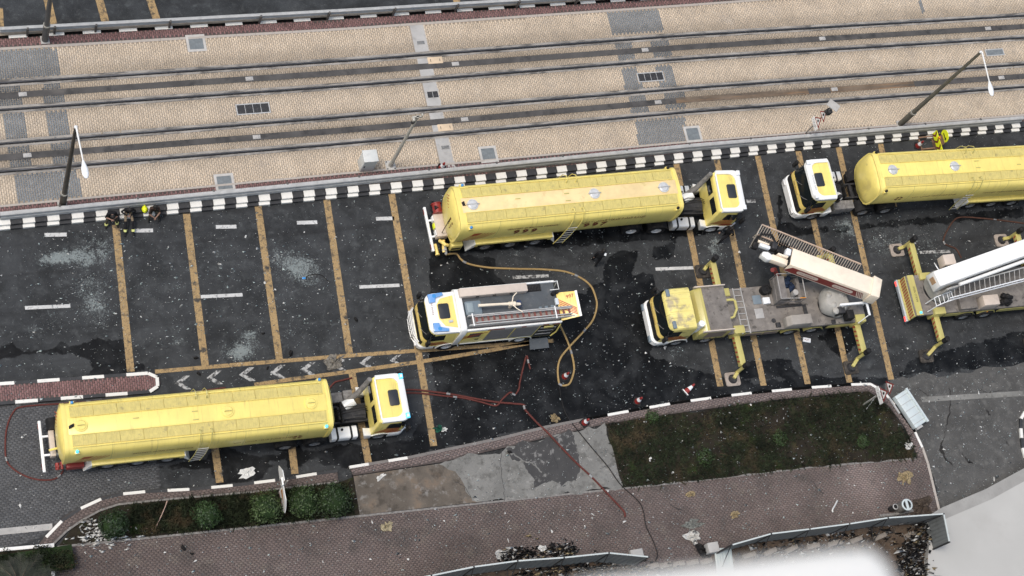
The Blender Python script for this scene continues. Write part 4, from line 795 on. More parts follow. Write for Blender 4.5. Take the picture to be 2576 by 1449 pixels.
    for sg in (-1, 1): b = MB(T); b.box(16.40, 16.585, sg * .85 - .18, sg * .85 + .18, .66, .86); b.build('headlamp', M_ALU, bm_, bevel=.03)
    # white roof visor round three sides of the roof
    b = MB(T); fairing = [(3.0, 16.22, 1.20), (3.02, 16.30, 1.23), (3.12, 16.28, 1.22), (3.15, 16.18, 1.14)]
    outer = [ring(z, a, 14.86, h, .34, .03, bow=.10) for z, a, h in ((2.80, 16.24, 1.17), (2.90, 16.34, 1.205), (3.06, 16.30, 1.20), (3.10, 16.22, 1.15))]
    inner = [ring(z, 15.98, 14.80, .985, .30, .03, bow=.10) for z in (3.085, 2.96)]
    b.loft(outer + inner, cap=False); vz = b.build('roof_visor', M_WHT, c.o, smooth=40)
    for sg in (-1, 1):
        b = MB(T); b.box(16.02, 16.22, sg * 1.0 - .13, sg * 1.0 + .13, 3.08, 3.20); bl = b.build('roof_beacon', M_CYAN if sides == 'B' else M_CONEW, vz, bevel=.02)
        b = MB(T); b.box(16.06, 16.18, sg * 1.0 - .07, sg * 1.0 + .07, 3.20, 3.212); b.build('beacon_cap', M_CONEW, bl)
    b = MB(T); b.prism(rrect(15.62, 0, .25, .40, .09), 'z', 2.95, 3.035); b.build('roof_hatch', M_HATCH, c.o, bevel=.012)
    if sides == 'C': text('fascia_lettering', 'FIRE ENGINE', .16, lambda u, v: T(16.10 - v, .62 - u, 3.108), M_STEEL, vz)
    for y0, y1 in ((-.98, -.12), (.12, .98)): c.back('rear_window', M_GLASS, y0, y1, 2.05, 2.62)
    for sg in (-1, 1):
        c.side('side_window', M_GLASS, [(15.25, 1.95), (16.02, 1.85), (15.96, 2.55), (15.32, 2.60)], sg)
        flame_stripes(c, sg, 14.76, 16.0, 1.42)
        c.side('door_lower', M_STRIPE, [(15.35, 1.12), (16.2, 1.12), (16.2, 1.30), (15.5, 1.38)], sg, .010)
        mirror_arm(c, T, 16.32, sg * 1.18, 2.15, sg); arch(root, T, 15.2, sg * 1.25, .58, .40, M_WHT, 10, 165)
        b = MB(T); b.hexa([(14.45, sg * .85, .55), (14.75, sg * .85, .55), (14.75, sg * 1.25, .55), (14.45, sg * 1.25, .55), (14.30, sg * .85, 1.20), (14.72, sg * .85, 1.02), (14.72, sg * 1.25, 1.02), (14.30, sg * 1.25, 1.20)]); b.build('rear_mudguard', M_WHT, root, bevel=.02)
    text('fascia_text', 'FIRE ENGINE', .15, lambda u, v: T(c.at(1.64 + v)[1] + .02 - .10 * ((u - .55) / 1.2) ** 2, u - .55, 1.64 + v), M_TEXT, c.o, bold=.01)
    return root
tanker('yellow tanker with dusty tan top and silver hatches, marked 999 and 997', -3.2, 3.45, -.4, -4.0, -1, M_ALU, M_TAN, 'reel', 'A')
tanker('clean yellow tanker with yellow hatches beside the red traffic island', -24.0, -5.36, -2.0, .8, -1, M_YEL, M_YEL, 'allblue', 'B')
tanker('yellow tanker facing left at the right edge beside the striped kerb', 33.45, 2.66, 177.8, .8, 1, M_ALU, M_YEL, 'blackbeacon', 'C')
# ---------------------------------------------------------------- fire engine
def fire_engine():
    root = thing('fire_engine', 'white and yellow fire engine with dark roof deck, ladder and water cannon', 'fire engine', (1.1, -1.95, 0), 178.5); T = ID
    for xx in (1.5, 5.48):
        b = MB(); b.cyl((xx, -.9, .5), (xx, .9, .5), .1, n=8); b.build('axle', M_CHAS, root)
        for sg in (-1, 1): wheel(root, T, xx, sg * 1.10, .50, .30, dual=xx < 3, bright=True); arch(root, T, xx, sg * 1.14, .58, .38, M_WHT, 5, 175)
    b = MB(); b.box(.2, 6.6, -.45, .45, .5, .95); b.build('chassis', M_CHAS, root)
    lv = [(.75, 7.06, 5.20, 1.08, .30, .06), (1.30, 7.08, 5.18, 1.11, .32, .06), (1.80, 7.04, 5.18, 1.11, .34, .06), (2.55, 6.86, 5.18, 1.06, .34, .06), (2.62, 6.83, 5.18, 1.05, .34, .06)]
    c = Cab(root, T, lv, M_YEL); c.front('windscreen', M_GLASS, 1.80, 2.52, 1); c.wipers(1.82, 2.2); c.front('grille', M_BLK, 1.0, 1.42, 3, .02); c.front('fascia_panel', M_YEL2, 1.48, 1.74, 2, .016)
    b = MB(); b.loft([ring(z, a, 5.19, h, .34, .06, bow=.10) for z, a, h in ((2.60, 6.88, 1.07), (2.68, 6.90, 1.085), (2.78, 6.84, 1.06), (2.83, 6.70, .96))]); rf = b.build('cab_roof', M_WHT, c.o, smooth=40)
    b = MB(); b.prism([(6.33, -.42), (6.33, .32), (6.05, .72), (5.42, .86), (5.42, -.86), (6.10, -.74)], 'z', 2.80, 2.842); b.build('roof_panel', M_YEL2, rf, bevel=.012)
    b = MB(); b.prism(rrect(6.0, -.06, .28, .40, .09), 'z', 2.82, 2.885); b.build('roof_hatch', M_HATCH, rf, bevel=.012)
    for sg in (-1, 1):
        b = MB(); b.prism([(6.70, sg * .52), (6.72, sg * .98), (5.95, sg * 1.03), (5.92, sg * .88), (6.34, sg * .76), (6.38, sg * .55)], 'z', 2.82, 2.95); bc = b.build('corner_beacon', M_LBLUE, rf, bevel=.03)
        b = MB(); b.cyl((6.40, sg * .86, 2.93), (6.40, sg * .86, 2.965), .10, n=12); b.build('rotator', M_BLUE, bc)
    b = MB(); b.cyl((5.86, .52, 2.88), (5.66, .50, 2.88), .07, n=12); b.build('siren_horn', M_ALU, rf)
    text('roof_lettering', 'FIRE ENGINE', .13, lambda u, v: (6.62 - v, -.62 + u, 2.8365), M_TEXT, rf)
    text('fascia_text', 'DUBAI CIVIL DEFENCE', .11, lambda u, v: (c.at(1.56 + v)[1] + .022 - .10 * ((u - .8) / 1.1) ** 2, u - .8, 1.56 + v), M_TEXT, c.o)
    b = MB(); b.loft([ring(z, a, 6.2, h, .34, .02, bow=.10) for z, a, h in ((.42, 7.10, 1.06), (.50, 7.18, 1.10), (.80, 7.18, 1.10), (.86, 7.10, 1.08))]); fb = b.build('front_bumper', M_WHT, root, smooth=40)
    for sg in (-1, 1): b = MB(); b.box(7.0, 7.19, sg * .78 - .16, sg * .78 + .16, .60, .78); b.build('headlamp', M_ALU, fb, bevel=.02)
    b = MB()
    for z in (.75, 1.05, 1.30): b.tube([(7.22 - .12, -.92, z), (7.30, -.5, z), (7.32, 0, z), (7.30, .5, z), (7.10, .92, z)], .028)
    for y in (-.5, -.17, .17, .5): b.tube([(7.31, y, .65), (7.31, y, 1.35)], .028)
    b.build('bull_bar', M_ALU, root)
    for sg in (-1, 1):
        c.side('side_window', M_GLASS, [(5.95, 1.82), (6.70, 1.78), (6.62, 2.42), (6.0, 2.45)], sg); flame_stripes(c, sg, 5.5, 6.8, 1.15, 5, m=M_STRIPE)
        mirror_arm(c, T, 6.86, sg * 1.08, 2.0, sg)
    # white hoop behind the cab
    b = MB(); sec = [(-1.17, .95), (-1.20, 2.70), (-1.10, 2.98), (-.95, 3.06), (.95, 3.06), (1.10, 2.98), (1.20, 2.70), (1.17, .95), (1.08, .95), (1.08, 2.65), (.92, 2.86), (-.92, 2.86), (-1.08, 2.65), (-1.08, .95)]
    b.prism(sec, 'x', 5.02, 5.34); b.build('hoop_panel', M_WHT, root, bevel=.03)
    # body
    b = MB(); b.box(.02, 5.03, -1.12, 1.12, .86, 2.80); body = b.build('body', M_YEL, root, bevel=.02)
    b = MB(); b.box(-.02, 5.02, -1.05, 1.05, 2.80, 2.86); b.build('roof_deck', M_DECK, root)
    for sg in (-1, 1):
        b = MB(); b.box(-.04, 5.02, sg * 1.09 - .05, sg * 1.09 + .05, 2.72, 3.0); rl = b.build('roof_edge', M_WHT, root, bevel=.025)
        for i, (xa, xb) in enumerate(((.05, .42), (.62, .95), (1.85, 2.1), (3.0, 3.9))):
            b = MB(); b.box(xa, xb, sg * 1.143, sg * 1.147, 2.77, 2.90); b.build('reflector_band', M_RED, rl)
        text('side_lettering', 'DUBAI CIVIL DEFENCE', .10, (lambda u, v: (2.95 - u, 1.146, 2.80 + v)) if sg > 0 else (lambda u, v: (1.5 + u, -1.146, 2.80 + v)), M_STEEL, rl)
        for xa, xb in ((1.08, 2.36), (2.44, 3.72)):
            b = MB(); b.box(xa, xb, sg * 1.12, sg * 1.142, 1.18, 2.68); sh = b.build('roller_shutter', mat('shutter_grey', (.25, .245, .24), .55, .3, var=.08, vs=3, dirt=[((.13, .125, .12), .5, 3, .5, .75)]), body)
            for k in range(14): b = MB(); z = 1.24 + k * .103; b.box(xa + .02, xb - .02, sg * 1.142, sg * 1.149, z, z + .085); b.build('shutter_slat', MATS['shutter_grey'], sh)
        b = MB(); b.box(3.98, 4.90, sg * 1.12, sg * 1.135, 1.02, 2.66); dr = b.build('crew_door', M_YEL, body, bevel=.006)
        b = MB(); b.box(4.10, 4.75, sg * 1.135, sg * 1.143, 1.85, 2.50); b.build('door_window', mat('tinted_window', (.14, .10, .085), .15, var=.1), dr)
        b = MB(); b.box(4.05, 4.25, sg * 1.135, sg * 1.16, 1.50, 1.55); b.build('door_handle', M_BLK, dr)
        for i in range(4): b = MB(); b.add([(4.98, sg * 1.146, 1.65 + .14 * i), (4.98, sg * 1.146, 1.72 + .14 * i), (4.2 - .2 * i, sg * 1.146, 2.30 + .10 * i), (4.25 - .2 * i, sg * 1.146, 2.25 + .10 * i)], [(0, 1, 2, 3)]); b.build('flame_stripe', M_STRIPE, body, smooth=0)
        b = MB(); b.box(2.0, 4.9, sg * 1.10, sg * 1.16, .92, 1.00); b.build('side_rail', M_WHT, body)
        b = MB(); b.box(.05, 1.0, sg * 1.115, sg * 1.128, .92, 2.66); lk = b.build('open_locker', M_CHAS, body)
        for z in (1.35, 1.85, 2.3): b = MB(); b.box(.10, .95, sg * 1.128, sg * 1.15, z, z + .04); b.build('locker_shelf', M_STEEL, lk)
        b = MB(); b.box(.30, .80, sg * 1.128, sg * 1.19, 2.36, 2.56); b.build('drawer', M_YELD, lk, bevel=.01)
    b = MB(); b.hexa([(.0, 1.14, .56), (1.0, 1.14, .56), (1.02, 1.66, .42), (-.04, 1.66, .42), (.0, 1.14, .60), (1.0, 1.14, .60), (1.02, 1.66, .46), (-.04, 1.66, .46)]); b.build('drop_step', M_DECK, root)
    b = MB(); b.tube([(-.06, 1.12, 2.6), (-.16, 1.16, 1.6), (-.02, 1.18, 1.0)], .035); b.build('grab_rail', M_YEL, root)
    # roof gear
    b = MB(); b.box(1.55, 5.16, -1.03, -.60, 2.86, 3.26); lb = b.build('roof_locker', M_BEIGE, root, bevel=.02)
    for xx in (2.4, 3.3, 4.2): b = MB(); b.box(xx - .08, xx + .08, -.60, -.565, 3.05, 3.12); b.build('latch', M_BLK, lb)
    b = MB(); b.box(.70, 1.48, -1.03, -.66, 2.86, 2.90); vt = b.build('vent_well', M_BLK, root)
    for k in range(9): b = MB(); x0 = .74 + k * .082; b.box(x0, x0 + .03, -1.0, -.70, 2.90, 2.95); b.build('vent_louvre', M_CHAS, vt)
    b = MB(); b.prism(rrect(4.52, -.02, .42, .36, .08), 'z', 2.86, 3.10); gb = b.build('roof_box', M_GBOX, root, bevel=.02)
    b = MB(); b.box(4.55, 4.88, -.28, .24, 3.10, 3.16); b.build('box_lid', mat('pale_slate', (.25, .30, .32), .5, var=.05), gb, bevel=.01)
    b = MB(); b.tube([(4.36, 0, 3.42), (4.30, 0, 3.42), (3.2, .03, 3.42), (2.75, .05, 3.40)], [.085, .075, .062, .075], 10); b.cyl((2.75, .05, 3.40), (2.45, .06, 3.36), .11, n=12); b.cyl((2.55, .06, 2.86), (2.55, .06, 3.36), .08, n=10); b.sphere((2.45, .06, 3.34), .14, 10, 6); b.cyl((2.40, .06, 3.30), (2.10, .06, 3.24), .09, .07, n=10)
    b.tube([(2.6, .06, 3.40), (2.48, -.30, 3.48), (2.25, -.48, 3.48)], .025); b.tube([(2.6, .06, 3.40), (2.40, .34, 3.44), (2.12, .56, 3.44)], .025); b.build('water_cannon', M_CREAM, root)
    b = MB(); b.cyl((2.14, -.05, 3.05), (2.14, -.05, 3.22), .13, n=12); b.tube([(2.1, .02, 3.1), (2.05, .14, 3.2), (2.15, .2, 3.1)], .04); b.build('cannon_valve', mat('navy_paint', (.02, .035, .09), .4), root)
    # ladder stack
    lad = bpy.data.objects.new('ladder', None); col.objects.link(lad); lad.parent = root
    for yy in (.44, .94):
        b = MB(); b.box(-.85, 4.95, yy - .03, yy + .03, 3.10, 3.32); b.build('rail', M_STEEL, lad, bevel=.01)
    for yy in (.53, .84):
        b = MB(); b.box(-.55, 4.60, yy - .022, yy + .022, 3.20, 3.36); b.build('inner_rail', M_STEEL, lad)
    M_RUNG = mat('rust_red_rung', (.22, .075, .06), .6, var=.25, vs=8)
    for k in range(17): xx = -.45 + k * .31; b = MB(); b.box(xx - .03, xx + .03, .46, .92, 3.20, 3.25); b.box(xx + .06, xx + .09, .55, .82, 3.27, 3.30); b.build('rung', M_RUNG, lad)
    for xx in (.35, 4.75): b = MB(); b.box(xx - .03, xx + .03, .36, 1.02, 3.33, 3.37); b.build('ladder_clamp', M_WHT, lad)
    b = MB(); b.box(.1, 4.7, .40, .98, 2.88, 3.09); b.build('ladder_cradle', mat('cradle_grey', (.30, .27, .26), .6, .2, var=.2, vs=5), root)
    # raised tailgate
    b = MB(); b.hexa([(-.02, -.46, 2.92), (-.02, 1.05, 2.92), (-.92, 1.05, 3.40), (-.92, -.30, 3.40), (-.02, -.46, 2.98), (-.02, 1.05, 2.98), (-.92, 1.05, 3.46), (-.92, -.30, 3.46)]); tg = b.build('raised_tailgate', M_YEL2, root, bevel=.01)
    gz_ = lambda x, o=.012: 2.98 - (x + .02) / .90 * .48 + o
    for k in range(5): b = MB(); o = .11 * k; b.add([(x, y, gz_(x)) for x, y in ((-.05, -.10 + o), (-.05, -.04 + o), (-.80, .62 + o * .75), (-.80, .56 + o * .75))], [(0, 1, 2, 3)]); b.build('gate_stripe', M_STRIPE, tg, smooth=0)
    text('gate_number', '997', .26, lambda u, v: (-.42 - u * .9, -.02 - v, gz_(-.42 - u * .9)), M_STRIPE, tg, bold=.02)
    b = MB(); b.hexa([(-.85, -.32, gz_(-.85, .002)), (-.85, 1.06, gz_(-.85, .002)), (-.95, 1.06, gz_(-.95, .002)), (-.95, -.32, gz_(-.95, .002)), (-.85, -.32, gz_(-.85, .03)), (-.85, 1.06, gz_(-.85, .03)), (-.95, 1.06, gz_(-.95, .03)), (-.95, -.32, gz_(-.95, .03))]); b.build('gate_edge', M_WHT, tg)
    b = MB(); b.tube([(.05, -1.05, 3.0), (-.18, -1.05, 3.08), (-.18, -.60, 3.08), (.30, -.60, 3.06)], .025); b.tube([(-.05, -1.05, 2.9), (-.18, -1.05, 3.05), (-.24, -.95, 2.2), (-.24, -.95, 1.0)], .025); b.build('access_rail', M_WHT, root)
    b = MB(); b.cyl((.16, -.42, 2.90), (.16, -.42, 3.10), .10, n=12); b.cyl((-.02, -.46, 3.0), (-.02, -.46, 3.16), .10, n=12); b.build('work_lamps', M_BLK, root)
    b = MB(); b.box(-.06, .12, -.16, .20, 2.87, 3.05); b.build('rear_light_box', mat('pale_lamp', (.62, .68, .72), .3), root, bevel=.03)
    for xx, yy in ((.95, .25), (.62, .24), (.3, .22)): b = MB(); b.box(xx - .08, xx + .08, yy - .06, yy + .06, 2.86, 2.93); b.build('deck_fitting', M_GBOX, root, bevel=.01)
    b = MB()
    for xa, za in ((.05, 1.0), (.05, 1.8)): b.box(-.03, .02, -1.0, 1.0, za, za + .7)
    b.build('rear_wall', M_CHAS, root)
    return root
fire_engine()

# ---------------------------------------------------------------- aerial platform trucks
M_HAZ = mat('hazard_red', (.36, .05, .03), .5, var=.1)
def outrigger(root, x, y0, y1, px, py, padm, nm='outrigger'):
    sg = 1 if y1 > y0 else -1; b = MB(); b.box(x - .16, x + .16, min(y0, y1), max(y0, y1), .78, 1.12); a, c = min(y0, y1), max(y0, y1)
    o = b.build(nm, M_YELD, root, bevel=.015)
    n = int(abs(y1 - y0) / .26)
    for k in range(n):
        yy = y0 + sg * (.2 + k * .26)
        if abs(yy - y1) > .1:
            b = MB(); b.add([(x + .163, yy - .08, .82), (x + .163, yy + .02, .82), (x + .163, yy + .10, 1.07), (x + .163, yy, 1.07)], [(0, 1, 2, 3)]); b.add([(x - .163, yy - .08, .82), (x - .163, yy + .02, .82), (x - .163, yy + .10, 1.07), (x - .163, yy, 1.07)], [(0, 1, 2, 3)]); b.build('hazard_mark', M_HAZ, o, smooth=0)
    jy = y1 + sg * .10; b = MB(); b.cyl((x, jy, .10), (x, jy, 1.25), .10, n=12); b.build('jack_leg', M_YELD, o)
    b = MB(); b.cyl((x, jy, 1.20), (x, jy, 1.62), .15, n=14); b.sphere((x, jy, 1.62), (.15, .15, .06), 14, 3, half=True); b.build('jack_head', M_BLK, o)
    b = MB(); d = np.array([px - x, py - jy]); L_ = np.hypot(*d) or 1; u = d / L_; v = np.array([-u[1], u[0]])
    q = [np.array([x, jy]) - v * .09, np.array([px, py]) - v * .09, np.array([px, py]) + v * .09, np.array([x, jy]) + v * .09]
    b.hexa([(*p, z) for z in (.16, .34) for p in q]); b.build('foot_arm', M_YELD, o, bevel=.015)
    b = MB(); b.cyl((px, py, .10), (px, py, .22), .26, .20, n=16); b.build('foot_plate', M_CHAS, o)
    b = MB(); b.prism(rrect(px, py, .42, .38, .12), 'z', .0, .10); b.build('ground_pad', padm, o, bevel=.015)
    return o
M_PADL = mat('pale_pad', (.36, .31, .27), .9, var=.2, vs=4, dirt=[(soot, .6, 4, .5, .7)]); M_PADD = mat('dark_pad', (.05, .045, .04), .9, var=.3, vs=4, dirt=[((.15, .13, .11), .5, 4, .5, .7)])
def aerial_base(root, x0, x1, wheels):
    b = MB(); b.box(x0, x1, -.45, .45, .55, 1.0); b.build('chassis', M_CHAS, root)
    for xx in wheels:
        b = MB(); b.cyl((xx, -.9, .5), (xx, .9, .5), .1, n=8); b.build('axle', M_CHAS, root)
        for sg in (-1, 1): wheel(root, ID, xx, sg * 1.2, .50, .32)
def ladder_rows(b, A, B, step, r=.016, n=5):
    A0, A1 = np.array(A[0], float), np.array(A[1], float); B0, B1 = np.array(B[0], float), np.array(B[1], float); k = int(np.linalg.norm(A1 - A0) / step)
    out = []
    for i in range(k + 1):
        t = i / k; out.append((tuple(A0 + (A1 - A0) * t), tuple(B0 + (B1 - B0) * t)))
    return out
def aerial_near():
    root = thing('aerial_platform_truck', 'sooty yellow aerial platform truck with its cream boom swung across the deck', 'truck', (18.2, -3.4, 0), 178.1, 'aerial platform trucks on outriggers')
    aerial_base(root, -.8, 11.0, (10.0, 8.3, 3.3, 1.9))
    lv = [(.75, 11.42, 9.62, 1.16, .28, .06), (1.25, 11.45, 9.60, 1.20, .30, .06), (1.70, 11.38, 9.60, 1.19, .32, .06), (2.55, 11.18, 9.60, 1.15, .32, .07), (2.68, 11.12, 9.62, 1.14, .30, .08), (2.76, 11.02, 9.66, 1.08, .28, .10)]
    M_ROOF = mat('sooty_cab_yellow', (.72, .62, .21), .5, var=.1, vs=1.5, dirt=[((.34, .285, .19), .85, 1.3, .50, .64), ((.05, .045, .04), .9, 1.7, .61, .68), ((.10, .08, .04), .6, 2, .56, .7, (.4, 6, 1))])
    c = Cab(root, ID, lv, M_ROOF); c.front('windscreen', M_GLASS, 1.72, 2.50, 1); c.wipers(1.74, 2.1); c.front('grille', M_BLK, .95, 1.40, 2, .02); c.front('fascia_panel', M_YEL2, 1.44, 1.68, 2, .016)
    text('fascia_text', '997  DUBAI CIVIL DEFENCE', .12, lambda u, v: (c.at(1.50 + v)[1] + .022 - .10 * ((u - 1.05) / 1.2) ** 2, u - 1.05, 1.50 + v), M_TEXT, c.o)
    b = MB(); b.loft([ring(z, a, 10.6, h, .30, .02, bow=.10) for z, a, h in ((.40, 11.50, 1.16), (.48, 11.58, 1.22), (.85, 11.56, 1.22), (.90, 11.48, 1.18))]); fb = b.build('front_bumper', M_WHT, root, smooth=40)
    for sg in (-1, 1): b = MB(); b.box(11.38, 11.59, sg * .88 - .17, sg * .88 + .17, .58, .76); b.build('headlamp', M_GBOX, fb, bevel=.02)
    for k in range(6): yy = -.85 + k * .34; b = MB(); b.box(9.8, 11.0, yy - .015, yy + .015, 2.755, 2.775); b.build('roof_rib', M_ROOF, c.o)
    for sg in (-1, 1):
        b = MB(); b.prism(rrect(10.92, sg * .88, .10, .20, .04), 'z', 2.74, 2.83); b.build('roof_lamp', M_GBOX, c.o, bevel=.01)
        c.side('side_window', M_GLASS, [(10.35, 1.75), (11.05, 1.70), (10.98, 2.38), (10.38, 2.42)], sg); flame_stripes(c, sg, 9.66, 11.1, 1.25, 6); mirror_arm(c, ID, 11.25, sg * 1.18, 1.95, sg)
        arch(root, ID, 10.0, sg * 1.22, .57, .36, M_WHT, 10, 172)
    b = MB(); b.tube([(9.25, .86, 1.0), (9.25, .86, 1.6)], .10, 10); b.cyl((9.25, .86, 1.6), (9.25, .86, 2.55), .17, n=14); b.cyl((9.25, .86, 2.55), (9.25, .86, 2.60), .06, n=10); b.build('exhaust_stack', M_CONEW, root)
    # crew locker behind the cab
    b = MB(); b.prism([(7.35, .85), (9.15, .85), (9.18, 1.75), (9.05, 2.0), (8.80, 2.14), (7.35, 2.14)], 'y', -1.22, 1.22); lk = b.build('locker', M_YELD, root, bevel=.02)
    b = MB(); b.box(7.36, 8.66, -1.20, 1.20, 2.14, 2.165); b.build('locker_top', M_GREYD, lk)
    for sg in (-1, 1):
        b = MB(); b.box(7.32, 9.12, sg * 1.24 - .03, sg * 1.24 + .03, 2.10, 2.34); b.build('locker_rail', M_BEIGE, lk, bevel=.01)
        b = MB(); b.box(7.6, 8.7, sg * 1.22, sg * 1.235, 1.15, 1.9); b.build('locker_shutter', mat('dusty_shutter', (.20, .16, .14), .6, var=.15), lk)
        for k in range(5): b = MB(); xx = 7.5 + k * .35; b.box(xx - .03, xx + .03, sg * 1.22, sg * 1.26, .88, .96); b.build('hinge', M_CHAS, lk)
    b = MB(); b.tube([(7.40, -.48, 2.0), (6.95, -.44, 2.1), (6.85, -.36, 2.1), (6.85, .10, 2.1), (7.10, .50, 2.05), (7.32, .55, 2.0)], .07, 8); b.build('boom_rest', M_YELD, root)
    # deck
    b = MB(); b.box(-1.0, 7.33, -1.25, 1.25, 1.28, 1.50); dk = b.build('deck', M_GREYD, root, bevel=.015)
    for sg in (-1, 1):
        [MB().box(q0, q1, sg * 1.20, sg * 1.25, .82, 1.28).build('side_locker', M_YELD, root, bevel=.01) for q0, q1 in ((-.9, 1.2), (4.2, 6.3))]
        [MB().box(q0, q1, sg * 1.25, sg * 1.27, .88, 1.22).build('locker_door', MATS['dusty_shutter'], root) for q0, q1 in ((4.3, 5.1), (5.2, 6.2))]
        arch(root, ID, 3.3, sg * 1.24, .57, .34, M_YELD, 15, 165); arch(root, ID, 1.9, sg * 1.24, .57, .34, M_YELD, 15, 165)
    for xx in (6.10, 6.56): b = MB(); b.box(xx - .025, xx + .025, -1.24, 1.34, 1.50, 1.60); b.build('step_rail', M_CONC, dk)
    for k in range(8): yy = -1.15 + k * .34; b = MB(); b.box(6.12, 6.54, yy - .02, yy + .02, 1.53, 1.57); b.build('step_bar', M_CONC, dk)
    for x0, x1, y0, y1, z, m in ((5.05, 5.55, .0, .55, 1.53, M_CONC), (4.55, 4.95, -.55, -.2, 1.66, M_CONEW), (4.15, 4.5, -.70, -.1, 1.62, M_GREYD), (5.0, 5.5, -.75, -.25, 1.54, M_GBOX), (2.45, 2.65, .0, .62, 1.56, M_CHAS), (2.65, 4.2, -.05, .08, 1.56, M_CHAS), (.9, 1.15, 1.0, 1.24, 1.54, M_CHAS), (4.25, 4.5, .9, 1.15, 1.62, M_CHAS)):
        b = MB(); b.box(x0, x1, y0, y1, 1.49, z); b.build('deck_plate', m, dk, bevel=.008)
    b = MB(); b.cyl((4.55, .75, 1.5), (4.55, .75, 1.515), .13, n=14); b.build('drain_cap', M_CHAS, dk)
    b = MB(); b.cyl((4.75, -.95, 1.5), (4.75, -.95, 1.85), .26, n=14); b.sphere((4.60, -.85, 1.8), .16, 8, 5); b.tube([(4.9, -1.1, 1.8), (4.6, -1.2, 1.95), (4.45, -.9, 1.9)], .05, 7); b.build('pump_motor', M_BLK, root)
    b = MB(); b.prism([(2.65, 1.5), (4.05, 1.5), (4.05, 1.95), (3.85, 2.20), (2.65, 2.20)], 'y', .74, 1.28); b.build('hose_box', mat('dusty_grey_box', (.32, .295, .265), .75, var=.08, dirt=[((.22, .2, .18), .5, 2, .5, .7)]), root, bevel=.03)
    # turret
    b = MB(); b.cyl((1.0, .15, 1.50), (1.0, .15, 1.75), .72, n=24); b.build('slew_ring', M_CHAS, root)
    M_TUR = mat('dusty_white', (.36, .35, .325), .65, var=.1, vs=3, dirt=[((.36, .34, .31), .6, 3, .5, .7)])
    b = MB(); n = 22; rows = []
    for z, k in ((1.72, 1.0), (1.95, 1.06), (2.25, .98), (2.45, .80), (2.52, .45)): rows.append([(1.0 + .80 * k * (1 + .07 * math.sin(5 * a + z * 3)) * math.cos(a), .15 + .80 * k * (1 + .07 * math.sin(4 * a)) * math.sin(a), z) for a in (2 * math.pi * i / n for i in range(n))])
    b.loft(rows); tr = b.build('turret', M_TUR, root)
    for xx, yy, r_ in ((1.3, .45, .2), (.85, .55, .22), (1.45, -.1, .18), (1.25, .8, .2), (.7, -.1, .25)): b = MB(); b.sphere((xx, yy, 2.42), (r_, r_, .16), 10, 5); b.build('turret_cover', M_TUR, tr)
    b = MB(); b.box(.2, .62, .80, 1.30, 1.9, 2.45); b.build('operator_seat', M_BLK, root, bevel=.04); b = MB(); b.box(.75, 1.15, .62, .98, 1.95, 2.55); b.build('control_box', M_CHAS, root, bevel=.02)
    b = MB(); b.box(-.55, 1.05, .50, .62, 2.55, 2.72); b.box(-.62, -.50, .40, 1.30, 2.62, 2.70); b.tube([(-.56, 1.25, 2.66), (-.2, 1.45, 1.9)], .03); b.build('lift_link', M_CONEW, root, bevel=.02)
    # boom
    S = np.array([-.55, .06]); D = np.array([4.40, -2.07]); L0 = float(np.hypot(*D)); D = D / L0; ang = math.degrees(math.atan2(D[1], D[0])); Tb = xf(S[0], S[1], ang)
    b = MB(Tb); b.hexa([(0, -.56, 2.98), (L0, -.56, 2.98), (L0, .56, 2.98), (0, .56, 2.98), (0, -.50, 3.80), (L0, -.50, 3.80), (L0, .50, 3.80), (0, .50, 3.80)]); bo = b.build('boom', M_CREAM, root, bevel=.04)
    b = MB(Tb); b.hexa([(-.42, -.60, 3.0), (.12, -.60, 2.9), (.12, .62, 2.9), (-.42, .62, 3.0), (-.40, -.55, 3.86), (.12, -.60, 3.90), (.12, .60, 3.90), (-.40, .55, 3.86)]); b.build('boom_pivot', M_CREAM, bo, bevel=.03)
    sy = lambda z, o=.012: .56 - (z - 2.98) / .82 * .06 + o
    for sg in (-1, 1):
        def sp(pts, m, name, o=.012, sg=sg): b = MB(Tb); b.add([(x, sg * sy(z, o), z) for x, z in pts], [tuple(range(len(pts)))]); return b.build(name, m, bo, smooth=0)
        sp([(.25, 3.08), (L0 + .10, 3.08), (L0 - .25, 3.62), (.45, 3.62)], M_MAROON, 'side_panel')
        for xa, xb in ((.95, 2.15), (3.0, 4.25)):
            pts = [(xx, zz) for xx, zz in rrect((xa + xb) / 2, 3.35, (xb - xa) / 2, .15, .14)]; sp(pts, M_BEIGE, 'name_plate', .018)
            text('plate_lettering', 'CIVIL DEFENCE', .14, (lambda u, v, xb=xb: Tb(xb - .10 - u, sy(3.30 + v, .022), 3.30 + v)) if sg > 0 else (lambda u, v, xa=xa: Tb(xa + .10 + u, -sy(3.30 + v, .022), 3.30 + v)), M_MAROON, bo)
        for k in range(4): sp([(.28 + k * .10, 3.10), (.33 + k * .10, 3.10), (.53 + k * .10, 3.60), (.48 + k * .10, 3.60)], M_BEIGE, 'plate_stripe', .018)
    b = MB(Tb); b.box(L0, L0 + .95, .08, .42, 3.05, 3.45); b.build('inner_boom', M_CREAM, bo, bevel=.03)
    b = MB(Tb); b.box(L0 - .02, L0 + .04, -.45, .45, 3.05, 3.72); b.build('boom_mouth', M_BLK, bo)
    b = MB(Tb); b.prism([(L0 + .9, .12), (L0 + 1.2, .02), (L0 + 1.48, .10), (L0 + 1.52, .34), (L0 + 1.12, .48), (L0 + .9, .40)], 'z', 3.0, 3.42); b.build('boom_head', M_WHT, bo, bevel=.04)
